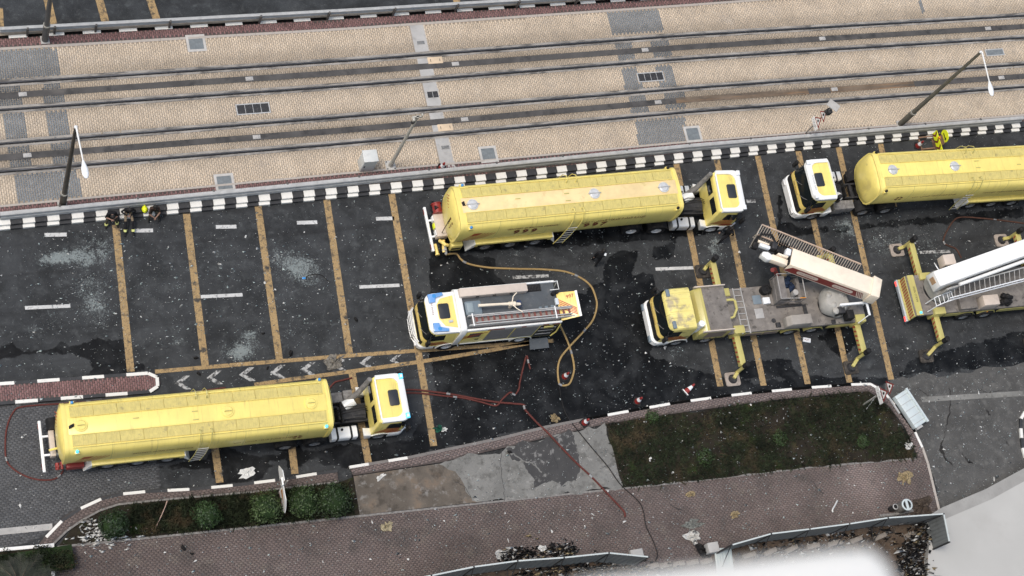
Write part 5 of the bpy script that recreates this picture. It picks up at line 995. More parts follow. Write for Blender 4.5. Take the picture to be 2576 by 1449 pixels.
    for k, (x0, x1, y0, y1, z0, z1, m) in enumerate(((.05, .32, -.42, -.05, 3.1, 3.75, M_CONEW), (.35, .75, -.50, -.15, 3.05, 3.5, M_BLK), (.80, 1.1, -.62, -.20, 3.1, 3.6, M_CHAS), (1.15, 1.75, -.30, -.12, 3.2, 3.5, M_CONEW), (1.2, 1.85, -.48, -.36, 3.15, 3.4, M_CREAM), (.1, .7, -.05, .06, 3.2, 3.6, M_CREAM), (1.75, 2.05, -.45, .0, 3.0, 3.3, M_BLK))):
        b = MB(Tb); b.box(L0 + x0, L0 + x1, y0, y1, z0, z1); b.build('head_bracket', m, bo, bevel=.03)
    b = MB(Tb); b.tube([(L0 + .9, -.58, 3.5), (L0 + 1.3, -.82, 3.75), (L0 + 1.8, -.75, 3.6), (L0 + 2.0, -.40, 3.3)], .06, 8)
    for k in range(6): b.tube([(L0 + .1 + k * .14, -.60, 3.3), (L0 + .16 + k * .14, -.68, 3.72), (L0 + .26 + k * .14, -.52, 3.5)], .03, 6)
    b.build('cable_loops', M_BLK, bo)
    # boom ladder
    M_LADT = mat('dusty_ladder', (.46, .40, .34), .6, .2, var=.15, vs=4); M_LADO = mat('bronze_rail', (.50, .37, .28), .6, .2, var=.12, vs=4)
    la = bpy.data.objects.new('boom_ladder', None); col.objects.link(la); la.parent = root
    A = ((-.05, -1.20, 3.95), (5.21, -3.86, 3.95)); d = np.array([5.26, -2.66]); d /= np.hypot(*d); nv = np.array([d[1], -d[0]]) * -1; off = nv * .36
    if off[1] < 0: off = -off
    Bq = [(p[0] + off[0], p[1] + off[1], 3.42) for p in A]
    b = MB(); b.tube(A, .045); b.build('top_rail', M_LADO, la); b = MB(); b.tube(Bq, .045); b.build('lower_rail', M_LADO, la)
    C_ = [(p[0] + off[0] * .9, p[1] + off[1] * .9, 2.9) for p in A]; b = MB(); b.tube(C_, .03); b.build('base_rail', M_LADT, la)
    for p, q in ladder_rows(None, A, Bq, .14): b = MB(); b.tube([p, q], .022, 5); b.build('rung', M_LADT, la)
    for p, q in ladder_rows(None, Bq, C_, .13): b = MB(); b.tube([p, q], .022, 5); b.build('strut', M_LADT, la)
    e = np.array(A[1]); b = MB(); b.tube([A[1], (e[0] + .45, e[1] + .55, 3.95)], .03); fr = b.build('tip_frame', M_LADT, la)
    for k in range(7): t = k / 6; p = (e[0] + .45 * t, e[1] + .55 * t, 3.93); b = MB(); b.tube([p, (p[0] + .03, p[1] + .30, 2.9)], .018, 5); b.build('tip_bar', M_LADT, fr)
    # cage
    cg = bpy.data.objects.new('rescue_cage', None); col.objects.link(cg); cg.parent = root
    Tc = xf(3.62, -.76, -3); M_CAGE = mat('cage_grey', (.20, .185, .175), .65, .2, var=.2, vs=4)
    b = MB(Tc); b.box(-.70, .72, -.68, .68, 1.62, 1.68); b.build('cage_floor', M_GREYD, cg)
    for z in (2.1, 2.62):
        b = MB(Tc); b.tube([(-.72, -.70, z), (.74, -.70, z), (.74, .70, z), (-.72, .70, z), (-.72, -.70, z)], .028); b.build('cage_rail', M_CONC if z > 2.5 else M_CAGE, cg)
    for x_, y_ in ((-.72, -.70), (.74, -.70), (.74, .70), (-.72, .70), (0, .70), (0, -.70)): b = MB(Tc); b.tube([(x_, y_, 1.65), (x_, y_, 2.62)], .025); b.build('cage_post', M_CAGE, cg)
    b = MB(Tc); b.box(.28, .72, -.64, .66, 1.70, 2.45); b.build('cage_wall', M_CAGE, cg); b = MB(Tc); b.box(-.70, -.50, -.6, .62, 1.7, 2.2); b.build('cage_panel', M_GREYD, cg)
    b = MB(Tc); b.box(-.10, .22, -.05, .55, 1.7, 2.1); b.build('cage_locker', M_GREYD, cg); b = MB(Tc); b.cyl((-.35, .25, 1.7), (-.35, .25, 2.3), .16, n=12); b.build('cage_monitor', M_CONC, cg)
    b = MB(Tc); b.tube([(.55, -.72, 2.3), (.80, -.90, 2.6), (.95, -.85, 2.9), (1.2, -.75, 3.1)], .12, 8); b.build('cage_arm', M_MAROON, cg)
    b = MB(Tc); b.box(-.7, -.35, .69, .72, 2.59, 2.66); b.build('amber_strip', M_AMB, cg)
    # outriggers
    outrigger(root, 6.70, 1.15, 2.92, 7.00, 3.35, M_PADL); outrigger(root, -.62, 1.15, 2.85, -.18, 3.38, M_PADD); outrigger(root, 7.08, -1.15, -2.95, 7.30, -2.85, M_PADD); outrigger(root, -.05, -1.15, -2.92, .35, -3.1, M_PADD)
    b = MB(); b.box(-1.08, -.98, -1.2, 1.2, .55, 1.25); b.build('rear_panel', M_YELD, root, bevel=.02)
    for xx, yy in ((7.08, -1.05), (6.70, 1.08), (-.62, 1.08), (-.05, -1.05)): b = MB(); b.box(xx - .30, xx + .30, yy - .22, yy + .22, .70, 1.62); b.build('outrigger_housing', M_YELD, root, bevel=.03)
    bg_ = MB(xf(3.45, -1.0, 20)); rnd = random.Random(3)
    for k in range(16): bg_.sphere((rnd.uniform(-.35, .25), rnd.uniform(-.35, .30), 1.72 + rnd.uniform(0, .35)), (rnd.uniform(.12, .24), rnd.uniform(.10, .2), rnd.uniform(.1, .2)), 8, 5)
    eb = bg_.build('equipment_bundle', mat('navy_cloth', (.018, .030, .060), .85, var=.5, vs=9)); tag(eb, 'dark navy bundle of gear lying in the rescue cage', 'bundle'); eb.matrix_world = Matrix.Translation((18.2, -3.4, 0)) @ Matrix.Rotation(math.radians(178.1), 4, 'Z')
aerial_near()
def aerial_far():
    root = thing('aerial_platform_truck', 'aerial platform truck with white boom and yellow tail at the right edge', 'truck', (22.2, -3.6, 0), -2.0, 'aerial platform trucks on outriggers')
    aerial_base(root, .2, 12.5, (3.7, 5.1, 9.4, 10.9))
    b = MB(); b.box(.12, 12.0, -1.12, 1.22, 1.22, 1.46); dk = b.build('deck', M_GREYD, root, bevel=.015)
    b = MB(); b.box(.0, .14, -1.16, 1.24, .62, .84); b.box(.08, .22, -1.14, 1.22, .84, 1.40); rb = b.build('rear_panel', M_YELD, root, bevel=.02)
    b = MB(); b.box(-.10, .02, -1.20, 1.26, .55, .78); bp = b.build('rear_bumper', mat('bumper_pale', (.5, .55, .58), .45, .3, var=.1), root, bevel=.02)
    for yy in (-1.10, -.95, .98, 1.12): b = MB(); b.box(-.12, -.10, yy - .06, yy + .06, .60, .74); b.build('tail_lamp', M_TAIL, bp)
    for k in range(14): yy = -1.12 + k * .165; b = MB(); b.add([(.075, yy, .86), (.075, yy + .08, .86), (.075, yy + .16, 1.36), (.075, yy + .08, 1.36)], [(0, 1, 2, 3)]); b.build('hazard_mark', M_HAZ, rb, smooth=0)
    b = MB(); b.box(.20, .60, -1.13, 1.23, 1.46, 1.49); pl = b.build('tail_deck', M_YELD, root)
    text('tail_lettering', 'KEEP CLEAR', .17, lambda u, v: (.50 - v, .55 - u, 1.494), M_CHAS, pl)
    b = MB(); b.box(.40, .52, -1.05, -.93, 1.49, 1.56); b.build('blue_marker', M_CYAN, root)
    outrigger(root, 1.30, 1.15, 3.25, .92, 3.25, M_PADL); outrigger(root, 1.62, -1.05, -2.55, 1.0, -3.1, M_PADD); outrigger(root, 8.35, 1.15, 3.30, 7.9, 3.35, M_PADL); outrigger(root, 8.35, -1.05, -2.6, 7.9, -3.0, M_PADD)
    for xx, yy in ((1.30, 1.08), (1.62, -1.0), (8.35, 1.08), (8.35, -1.0)): b = MB(); b.box(xx - .36, xx + .36, yy - .20, yy + .20, .70, 1.62); b.build('outrigger_housing', M_YELD, root, bevel=.03)
    M_TUR = MATS['dusty_white']; b = MB(); b.cyl((1.75, .30, 1.46), (1.75, .30, 1.70), .72, n=24); b.build('slew_ring', M_CHAS, root)
    b = MB(); n = 22; b.loft([[(1.75 + .78 * k * (1 + .05 * math.sin(5 * a)) * math.cos(a), .32 + .86 * k * math.sin(a), z) for a in (2 * math.pi * i / n for i in range(n))] for z, k in ((1.68, 1.0), (2.0, 1.05), (2.3, .95), (2.45, .7))]); b.build('turret', M_TUR, root)
    for sg in (-1, 1): b = MB(xf(1.75, .30, 12.8)); b.prism([(-.6, 2.3), (.5, 2.3), (.2, 3.3), (-.75, 3.5)], 'y', sg * .55 - .05, sg * .55 + .05); b.build('turret_cheek', M_TUR, root, bevel=.02)
    Tb = xf(.62, .20, 12.8); lift = lambda x: 3.0 + .02 * x
    b = MB(Tb); b.hexa([(0, -.50, 2.75), (12, -.50, 3.0), (12, .50, 3.0), (0, .50, 2.75), (0, -.45, 3.62), (12, -.45, 3.87), (12, .45, 3.87), (0, .45, 3.62)]); bo = b.build('boom', M_WHT, root, bevel=.05)
    b = MB(Tb); b.tube([(1.4, -.66, 3.30), (11.8, -.66, 3.5)], .10, 10); b.build('hydraulic_pipe', M_WHT, bo)
    b = MB(Tb); b.box(2.0, 11.5, -.54, -.49, 3.15, 3.30); b.build('cable_tray', M_CHAS, bo)
    b = MB(Tb); b.box(-.03, .0, -.15, .22, 3.0, 3.4); b.build('pivot_plate', mat('bare_rust', (.42, .27, .15), .7), bo)
    b = MB(xf(2.02, 1.40, 2)); b.box(-.36, .36, -.30, .30, 2.55, 3.2); cb = b.build('operator_cabin', M_BEIGE, root, bevel=.03); b = MB(xf(2.02, 1.40, 2)); b.box(-.28, .30, -.315, -.30, 2.75, 3.05); b.build('cabin_window', M_GLASS, cb)
    b = MB(); b.tube([(1.4, 1.45, 2.6), (1.25, 1.2, 2.9), (1.35, .95, 2.9)], .03); b.build('cabin_rail', M_CONEW, root)
    la = bpy.data.objects.new('boom_ladder', None); col.objects.link(la); la.parent = root
    R1 = ((1.6, -.20, 3.05), (11.6, 1.35, 3.3)); R2 = ((1.55, -.75, 2.95), (11.5, .65, 3.2)); R3 = ((1.55, -.80, 2.62), (11.5, .60, 2.9))
    for q, m in ((R1, M_STEEL), (R2, M_CONEW), (R3, M_CONEW)): b = MB(); b.tube(q, .035); b.build('rail', m, la)
    for p, q in ladder_rows(None, R1, R2, .33): b = MB(); b.tube([p, q], .02, 5); b.build('rung', M_CONC, la)
    for p, q in ladder_rows(None, R2, R3, .30): b = MB(); b.tube([p, q], .012, 5); b.build('lattice_bar', M_CONEW, la)
    hr = bpy.data.objects.new('access_ladder', None); col.objects.link(hr); hr.parent = root
    for yy in (-.50, -.98): b = MB(); b.tube([(.90, yy, 1.5), (.95, yy, 2.45), (1.35, yy + .1, 2.6), (1.9, yy + .2, 2.7)], .028); b.build('rail', M_CONEW, hr)
    for p, q in ladder_rows(None, ((.95, -.5, 2.4), (1.9, -.3, 2.7)), ((.95, -.98, 2.4), (1.9, -.78, 2.7)), .25): b = MB(); b.tube([p, q], .022, 5); b.build('rung', M_CONEW, hr)
    b = MB(); b.box(4.2, 5.2, -1.10, -.50, 1.46, 2.12); b.build('hose_box', M_BEIGE, root, bevel=.03); b = MB(); b.box(2.9, 4.0, -1.08, -.4, 1.46, 1.75); b.build('low_locker', M_GREYD, root, bevel=.02)
    b = MB(); rnd = random.Random(5)
    for k in range(9): b.sphere((5.9 + rnd.uniform(-.3, .35), -.75 + rnd.uniform(-.25, .25), 1.65 + rnd.uniform(0, .2)), rnd.uniform(.12, .2), 8, 5)
    b.build('pump_motor', M_BLK, root)
    for sg, yy in ((-1, -1.12), (1, 1.22)): [MB().box(q0, q1, yy - .02, yy + .02, .82, 1.22).build('side_locker', M_YELD, root) for q0, q1 in ((2.2, 3.2), (5.7, 8.0))]; arch(root, ID, 3.7, yy, .57, .3, M_YELD, 15, 165); arch(root, ID, 5.1, yy, .57, .3, M_YELD, 15, 165)
    b = MB(); b.cyl((5.0, -1.125, 1.0), (5.0, -1.16, 1.0), .05, n=8); b.build('side_marker', M_AMB, root)
aerial_far()
# ================================================================== STREET FURNITURE
def at(p, z=0.0): q = G(p[0], p[1], z); return (float(q[0]), float(q[1]), z)
M_POLE = mat('brown_grey_pole', (.085, .075, .062), .55, .3, var=.2, vs=2); M_POLEG = mat('grey_pole', (.30, .29, .26), .55, .3, var=.12, vs=2)
def lamp_post(label, base, head, z0=ZT, h=9.1, m=M_POLE, full=True):
    x, y, _ = at(base, z0); t = thing('street_lamp', label, 'street lamp', (x, y, z0), 0, 'street lamps along the tram bed')
    b = MB(); b.box(-.22, .22, -.22, .22, 0, .05); b.build('base_plate', M_CONC, t)
    b = MB(); b.cyl((0, 0, .05), (0, 0, 1.6), .17, n=14); b.build('lower_shaft', m, t); b = MB(); b.cyl((0, 0, 1.6), (0, 0, h), .135, .075, n=14); b.build('upper_shaft', m, t)
    b = MB(); b.cyl((0, 0, 1.56), (0, 0, 1.66), .185, n=14); b.build('collar', M_POLEG, t)
    hx, hy, hz = at(head, z0 + h + .25) if full else (x, y + 2.2, z0 + h + .25)
    d = np.array([hx - x, hy - y]); L_ = np.hypot(*d); u = d / L_; k = u * (L_ - .30)
    b = MB(); b.tube([(0, 0, h - .05), (u[0] * .05, u[1] * .05, h + .10), (k[0], k[1], h + .25)], [.06, .045, .032], 8); arm = b.build('arm', M_WHT, t); b = MB(); b.sphere((0, 0, h), .085, 10, 6); b.build('arm_cap', M_CONEW, t)
    b = MB(); a = math.degrees(math.atan2(u[1], u[0])); T = xf(k[0], k[1], a); n = 12; rows = []
    for xx, wy, wz in ((-.12, .04, .035), (.05, .09, .06), (.30, .155, .085), (.55, .15, .08), (.72, .09, .05), (.76, .02, .02)): rows.append([T(xx, wy * math.cos(q), h + .25 + wz * math.sin(q)) for q in (2 * math.pi * i / n for i in range(n))])
    b.loft(rows); b.build('lamp_head', M_CONEW, t); return t
lamp_post('tall brown street lamp at the left end of the near guard rail', (156.7, 518), (213, 425))
lamp_post('tall grey street lamp at the right leaning over the tracks', (2264, 313), (2492, 222), m=mat('olive_grey_pole', (.13, .125, .105), .55, .3, var=.15, vs=2))
lamp_post('street lamp cut by the top edge beside the far guard rail', (113, 101), None, m=mat('dark_grey_pole', (.10, .10, .10), .55, .3, var=.15, vs=2), full=False)
x, y, _ = at((982, 416.7), ZT); t = thing('camera_pole', 'cream camera pole on a bolted plate beside the tracks', 'pole', (x, y, ZT))
b = MB(); b.box(-.27, .27, -.27, .27, 0, .05); pl = b.build('base_plate', M_FRAMEC, t, bevel=.01)
for u in (-.2, .2):
    for v in (-.2, .2): b = MB(); b.cyl((u, v, .05), (u, v, .09), .035, n=8); b.build('bolt', M_CHAS, pl)
b = MB(); b.cyl((0, 0, .05), (0, 0, .5), .13, .11, n=14); b.cyl((0, 0, .5), (0, 0, 6.0), .10, .075, n=14); b.build('shaft', mat('cream_pole', (.42, .40, .35), .5, .1, var=.08), t)
b = MB(); b.box(-.25, .25, -.04, .04, 5.9, 6.0); b.box(-.30, -.18, -.22, .02, 5.85, 6.02); b.box(.18, .26, -.03, .10, 5.98, 6.12); b.build('camera_bracket', MATS['cream_pole'], t, bevel=.01)
b = MB(); b.cyl((-.24, -.18, 5.86), (-.24, -.18, 5.70), .09, n=12); b.sphere((-.24, -.18, 5.70), .09, 12, 6); b.build('dome_camera', M_CHAS, t)
q0, q1, q2 = at((910.5, 434), ZT), at((947, 430), ZT), at((897, 412), ZT)
x, y, _ = at((918, 432), ZT); t = thing('control_cabinet', 'pale grey control cabinet beside the cream camera pole', 'cabinet', (x, y, ZT))
b = MB(); b.box(-.30, .42, .0, .62, 0, 1.28); cb = b.build('body', mat('cabinet_grey', (.56, .57, .55), .5, var=.05, dirt=[((.42, .42, .4), .5, 4, .5, .7)]), t, bevel=.02)
b = MB(); b.box(-.33, .45, -.03, .65, 1.28, 1.33); b.build('lid', MATS['cabinet_grey'], t, bevel=.012)
b = MB(); b.box(-.26, .38, -.008, .0, .12, 1.2); b.build('door', MATS['cabinet_grey'], cb); b = MB(); b.box(-.22, -.16, -.03, -.008, .6, .75); b.build('handle', M_CHAS, cb)

# ---- signs: panels face west (-x)
def tri_sign(b_parent, T, yc, z, s, glyph):
    b = MB(T); q = [(-s * .5, 0), (s * .5, 0), (0, s * .87)]; b.prism([(yc + a, z + c) for a, c in q], 'x', -.055, -.04); p = b.build('red_triangle', M_RED, b_parent)
    k = .70; c0 = s * .29; b = MB(T); b.add([(-.059, yc + a * k, z + c0 + (c - c0) * k) for a, c in q], [(0, 1, 2)]); b.build('white_field', M_WHT, p, smooth=0)
    b = MB(T); b.add([(-.062, yc + a, z + c) for a, c in glyph], [tuple(range(len(glyph)))]); b.build('symbol', M_BLK, p, smooth=0)
def sign_post(label, base, z0, tris, plate, htop, top, deg=0, lean=(0, 0)):
    x, y, _ = at(base, z0); t = thing('sign_post', label, 'sign', (x, y, z0), deg); b = MB(); b.cyl((0, 0, 0), (lean[0], lean[1], htop), .04, n=10); b.build('pole', M_POLEG, t)
    for yc, z, s in tris: tri_sign(t, ID, yc, z, s, [(-.05, s * .2), (.05, s * .2), (.09, s * .34), (.02, s * .46), (-.07, s * .36)])
    if plate:
        yc, z, w_, h_ = plate; b = MB(); b.box(-.055, -.04, yc - w_ / 2, yc + w_ / 2, z, z + h_); pt = b.build('text_plate', M_WHT, t)
        text('plate_text', ARAB[-7:], .22, lambda u, v: (-.059, yc + w_ * .40 - u, z + h_ * .35 + v), M_BLK, pt)
    return t
gly = None
t = sign_post('sign post with two red triangle signs and solar panel by the tracks', (2025.6, 335.8), ZT, ((-.05, 1.55, .72), (-.0, 2.25, .72)), (.0, 1.15, .80, .34), 3.5, True)
b = MB(); b.box(-.09, .15, -.20, .12, 2.75, 3.15); b.build('signal_housing', M_CHAS, t, bevel=.03); b = MB(); b.cyl((-.12, -.02, 2.95), (-.2, -.02, 2.95), .10, n=12); b.build('warning_lamp', M_CHAS, t)
b = MB(xf(.05, .05, 45)); b.hexa([(-.18, -.34, 3.45), (.18, -.34, 3.62), (.18, .34, 3.62), (-.18, .34, 3.45), (-.18, -.34, 3.48), (.18, -.34, 3.65), (.18, .34, 3.65), (-.18, .34, 3.48)]); sp_ = b.build('solar_panel', M_CONC, t)
t = sign_post('sign post with two red triangle signs at the planting bed corner', (2171, 1018.6), ZS, ((-.10, 2.20, .78), (.05, 2.95, .78)), (-.05, 1.75, .95, .36), 3.5, False)
x, y, _ = at((700, 1242), ZS); t = sign_post('white arrow sign boards on a thin pole between the round shrubs', (700, 1242), ZS, (), None, 2.5, False)
b = MB(); b.prism([(-1.20, 1.00), (-.95, .55), (-.02, .60), (-.02, 1.75), (-.75, 1.75), (-1.05, 1.40)], 'x', -.08, -.05); lp = b.build('lower_board', M_WHT, t)
b = MB(); b.add([(-.084, -.85, 1.10), (-.084, -.10, 1.05), (-.084, -.10, 1.50)], [(0, 1, 2)]); b.build('orange_mark', mat('orange_mark', (.50, .22, .07), .6, dirt=[((.06, .05, .04), .7, 8, .5, .6)]), lp, smooth=0)
b = MB(); b.box(-.084, -.08, -.90, -.05, .62, .68); b.build('red_edge', M_RED, lp)
b = MB(); b.prism([(.10, 1.20), (.85, 1.35), (1.0, 1.55), (.60, 2.20), (.10, 2.20)], 'x', -.08, -.05); b.build('upper_board', M_WHT, t)
b = MB(); b.box(-.16, -.08, -.05, .32, 1.62, 1.98); fr = b.build('lamp_box', M_WHT, t, bevel=.01); b = MB(); b.box(-.165, -.16, .0, .27, 1.67, 1.93); b.build('lamp_glass', M_DEBG, fr)

# ---- traffic cones and the road-works barrier
def cone(label, p, z0=0.0, lay=None, base_m=M_BLK):
    t = thing('traffic_cone', label, 'traffic cone', at(p, z0), random.uniform(-30, 30), 'red and white traffic cones')
    b = MB(); b.prism(rrect(0, 0, .22, .22, .05), 'z', 0, .045); b.build('base', base_m, t, bevel=.01)
    for z_0, z_1, r0, r1, m, nm in ((.045, .28, .17, .125, M_RED, 'lower_red'), (.28, .52, .125, .078, M_CONEW, 'white_sleeve'), (.52, .70, .078, .045, M_RED, 'red_tip')):
        b = MB(); b.cyl((0, 0, z_0), (0, 0, z_1), r0, r1, n=16); b.build(nm, m, t)
    if lay: t.rotation_euler = lay; t.location.z += .15
cone('cone behind the near guard rail by the concrete strip', (1110, 423), ZT); cone('cone left of the yellow arrow barrier', (2308, 368)); cone('cone inside the loop of yellow hose', (1420, 948)); cone('cone standing on the kerb nearest the cracked concrete', (1470, 1064), ZS); cone('cone on dark asphalt between the kerb cone and the toppled cone', (1603, 1010))
cone('toppled cone with a pale base lying near the kerb', (1720, 990), .02, (math.radians(70), 0, math.radians(120)), M_WHT)
x, y, _ = at((2345, 372)); t = thing('roadworks_barrier', 'wooden barrier with yellow chevron board and round arrow sign', 'barrier', (x, y, 0))
M_TIM = mat('timber', (.24, .15, .10), .85, var=.2, vs=6)
for k, (x0, x1, y0, y1, z0, z1) in enumerate(((-.80, -.72, -.15, .70, .0, .09), (-.80, .55, .62, .70, .09, .17), (-.78, .50, -.12, -.04, .09, .17), (.10, .18, -.2, .75, .0, .09), (.12, .20, .05, .13, .09, .9), (.12, .20, .48, .56, .09, .9))): b = MB(); b.box(x0, x1, y0, y1, z0, z1); b.build('timber_beam', M_TIM, t)
b = MB(); b.box(.02, .05, -.28, .30, .25, 1.25); b.build('back_board', M_TIM, t)
b = MB(); b.box(-.02, .02, -.58, .70, .45, .92); cv = b.build('chevron_board', M_FLUO, t)
for k in range(3):
    y0 = -.42 + k * .40; b = MB(); b.add([(-.024, y0 + .16, .45), (-.024, y0, .685), (-.024, y0 + .16, .92), (-.024, y0 + .30, .92), (-.024, y0 + .14, .685), (-.024, y0 + .30, .45)], [(0, 1, 4, 5), (1, 2, 3, 4)]); b.build('chevron', M_MAROON, cv, smooth=0)
b = MB(); b.cyl((.10, .12, 1.35), (.13, .12, 1.35), .37, n=28); ds = b.build('round_sign', M_FLUO, t)
b = MB(); b.box(.09, .098, -.02, .32, 1.31, 1.39); b.prism([(-.02, 1.25), (-.16, 1.35), (-.02, 1.45)], 'x', .088, .098); b.build('arrow', M_BLK, ds)
b = MB(); b.cyl((.0, .20, .9), (.0, .20, 1.05), .08, n=10); b.build('amber_lamp', M_AMB, t)

# ---- hoses and cables
def hose(name, label, cat, pts, r, m, z=0.0, first=None, flat=True, smooth=True, lift=None):
    q = [np.array([*at(p, z)[:2], z + r * (1 + .0 * i)]) for i, p in enumerate(pts)]
    if lift:
        for i, zz in lift.items(): q[i] = np.array([*at(pts[i], zz)[:2], zz])
    if first is not None: q = [np.array(f) for f in first] + q
    if smooth: q = smoothpath(q, 7)
    b = MB(); b.tube([tuple(p) for p in q], r, 8); o = b.build(name, m)
    if r > .04 and len(q) > 40:
        for k in range(18, len(q) - 8, 36):
            a_, c_ = np.array(q[k]), np.array(q[k + 1]); d_ = (c_ - a_) / (np.linalg.norm(c_ - a_) + 1e-9); b = MB(); b.cyl(tuple(a_ - d_ * .10), tuple(a_ + d_ * .10), r * 1.25, n=10); b.build('coupling', M_RIM, o)
    return tag(o, label, cat)
M_HY = mat('ochre_hose', (.36, .25, .11), .8, var=.12, vs=3, dirt=[((.20, .13, .06), .5, 3, .5, .7)]); M_HR = mat('dark_red_hose', (.115, .036, .030), .8, var=.2, vs=3, dirt=[((.06, .02, .018), .5, 3, .5, .7)]); M_HB = mat('brown_hose', (.085, .042, .030), .8, var=.2, vs=3)
hose('supply_hose', 'ochre supply hose looping from the 999 tanker round the fire engine', 'hose', [Z5(*q) for q in ((865, 470), (900, 510), (960, 545), (1100, 572), (1300, 582), (1500, 586), (1680, 602), (1800, 648), (1880, 712), (1918, 800), (1925, 870), (1895, 970), (1820, 1062), (1720, 1170), (1655, 1250), (1632, 1330), (1636, 1420), (1650, 1455), (1690, 1462), (1725, 1440), (1752, 1360), (1752, 1300), (1738, 1220), (1712, 1140), (1680, 1065), (1652, 1010))], .052, M_HY, first=[(-3.38, 2.02, .62)], lift={22: .02, 23: .12, 24: .5, 25: 1.0})
hose('red_hose', 'red hose running from the tanker cab across the cracked concrete to the footway', 'hose', [Z8(*q) for q in ((400, 60), (525, 45), (700, 62), (880, 88), (1040, 118), (1180, 140), (1300, 150), (1375, 160), (1385, 195), (1480, 295), (1560, 370), (1700, 520), (1790, 610), (1900, 712), (2050, 872), (2130, 958), (2142, 1005))], .050, M_HR, lift={**{k: ZS + .06 for k in range(10, 17)}, 9: .08})
hose('red_hose', 'red hose with kinks ending below the fire engine step', 'hose', [Z8(420, 75), Z8(560, 70), Z8(760, 90), Z8(920, 108), Z8(1060, 140), Z8(1165, 165), Z8(1215, 115), Z8(1272, 66), Z8(1308, 82), Z8(1338, 40), Z5(1345, 1440), Z5(1370, 1330), Z5(1396, 1240), Z5(1410, 1290), Z5(1425, 1340)], .046, M_HR)
hose('red_hose', 'red hose curling round the tail of the left tanker', 'hose', [Z7(*q) for q in ((1700, 30), (1290, 85), (900, 118), (500, 148), (180, 172), (100, 215), (50, 340), (40, 500), (55, 590), (110, 650), (200, 700), (300, 725), (400, 722), (450, 692), (478, 655))], .042, M_HR)
hose('red_hose', 'short red hose between the left tanker and its cab', 'hose', [(822 + 0, 985), (836, 968), (845, 961), (862, 957), (885, 951)], .045, M_HR)
hose('brown_hose', 'dark brown hose arching beside the white boom truck', 'hose', [Z6(*q) for q in ((2100, 500), (2060, 432), (1990, 402), (1966, 370), (1985, 310), (2040, 222), (2100, 192), (2250, 200), (2400, 216), (2620, 245))], .042, M_HB)
hose('black_cable', 'black cable trailing from the fire engine over the kerb to the hoarding', 'cable', [Z5(1560, 1172), Z5(1590, 1230), Z5(1612, 1300), Z5(1626, 1400), Z8(1645, 30), Z8(1660, 120), Z8(1685, 205), Z8(1725, 272), Z8(1800, 370), Z8(1900, 492), Z8(2010, 622), Z8(2110, 762), Z8(2240, 882), Z8(2280, 962), Z8(2300, 1072), Z8(2352, 1182), Z8(2385, 1280), Z8(2370, 1340)], .026, M_BLK, lift={**{k: ZS + .04 for k in range(8, 18)}, 7: .10})
hose('black_strip', 'curved black trim strip with a blue end on pale dust', 'strip', [Z4(*q) for q in ((2310, 660), (2320, 632), (2380, 622), (2430, 630), (2462, 660), (2490, 682))], .022, M_BLK)
b = MB(); b.box(-.09, .09, -.05, .05, 0, .06); o = tag(b.build('blue_cap', M_BLUE, bevel=.01), 'small bright blue cap beside the curved black strip', 'cap'); o.location = at(Z4(2292, 652))
hose('black_strip', 'thin black strip lying beside a yellow line near the bent sign', 'strip', [Z6(*q) for q in ((1535, 1120), (1550, 1145), (1565, 1170))], .025, M_BLK)
hose('pole_piece', 'bent pale pole piece leaning in the left planting bed', 'pole', [Z7(*q) for q in ((1262, 880), (1245, 930), (1215, 1000), (1190, 1050), (1165, 1095), (1080, 1085), (1030, 1075), (985, 1082))], .022, mat('scraped_pole', (.38, .26, .21), .7, var=.2, vs=9), ZS, lift={0: .6, 1: .5, 2: .35, 3: .25})
for k, (p, q, lb) in enumerate((((2478, 910), (2572, 952), 'thin dark rod lying on the footway above the crumpled panel'),)): hose('dark_rod', lb, 'rod', [Z8(*p), Z8((p[0] + q[0]) / 2, (p[1] + q[1]) / 2 + 6), Z8(*q)], .018, M_CHAS, ZS)
hose('dark_rod', 'short dark curved rod on the footway left of the orange stain', 'rod', [Z9(*q) for q in ((990, 745), (1020, 795), (1062, 832))], .018, M_CHAS, ZS)
for k, pp in enumerate((((1365, 155), (1455, 95)), ((1385, 190), (1445, 110)))): hose('steel_tube', ('thick grey tube' if k == 0 else 'thin grey tube') + ' lying by the foot of the bent sign post', 'tube', [Z9(*q) for q in (pp[0], ((pp[0][0] + pp[1][0]) / 2, (pp[0][1] + pp[1][1]) / 2), pp[1])], .05 if k == 0 else .025, M_STEEL, ZS)
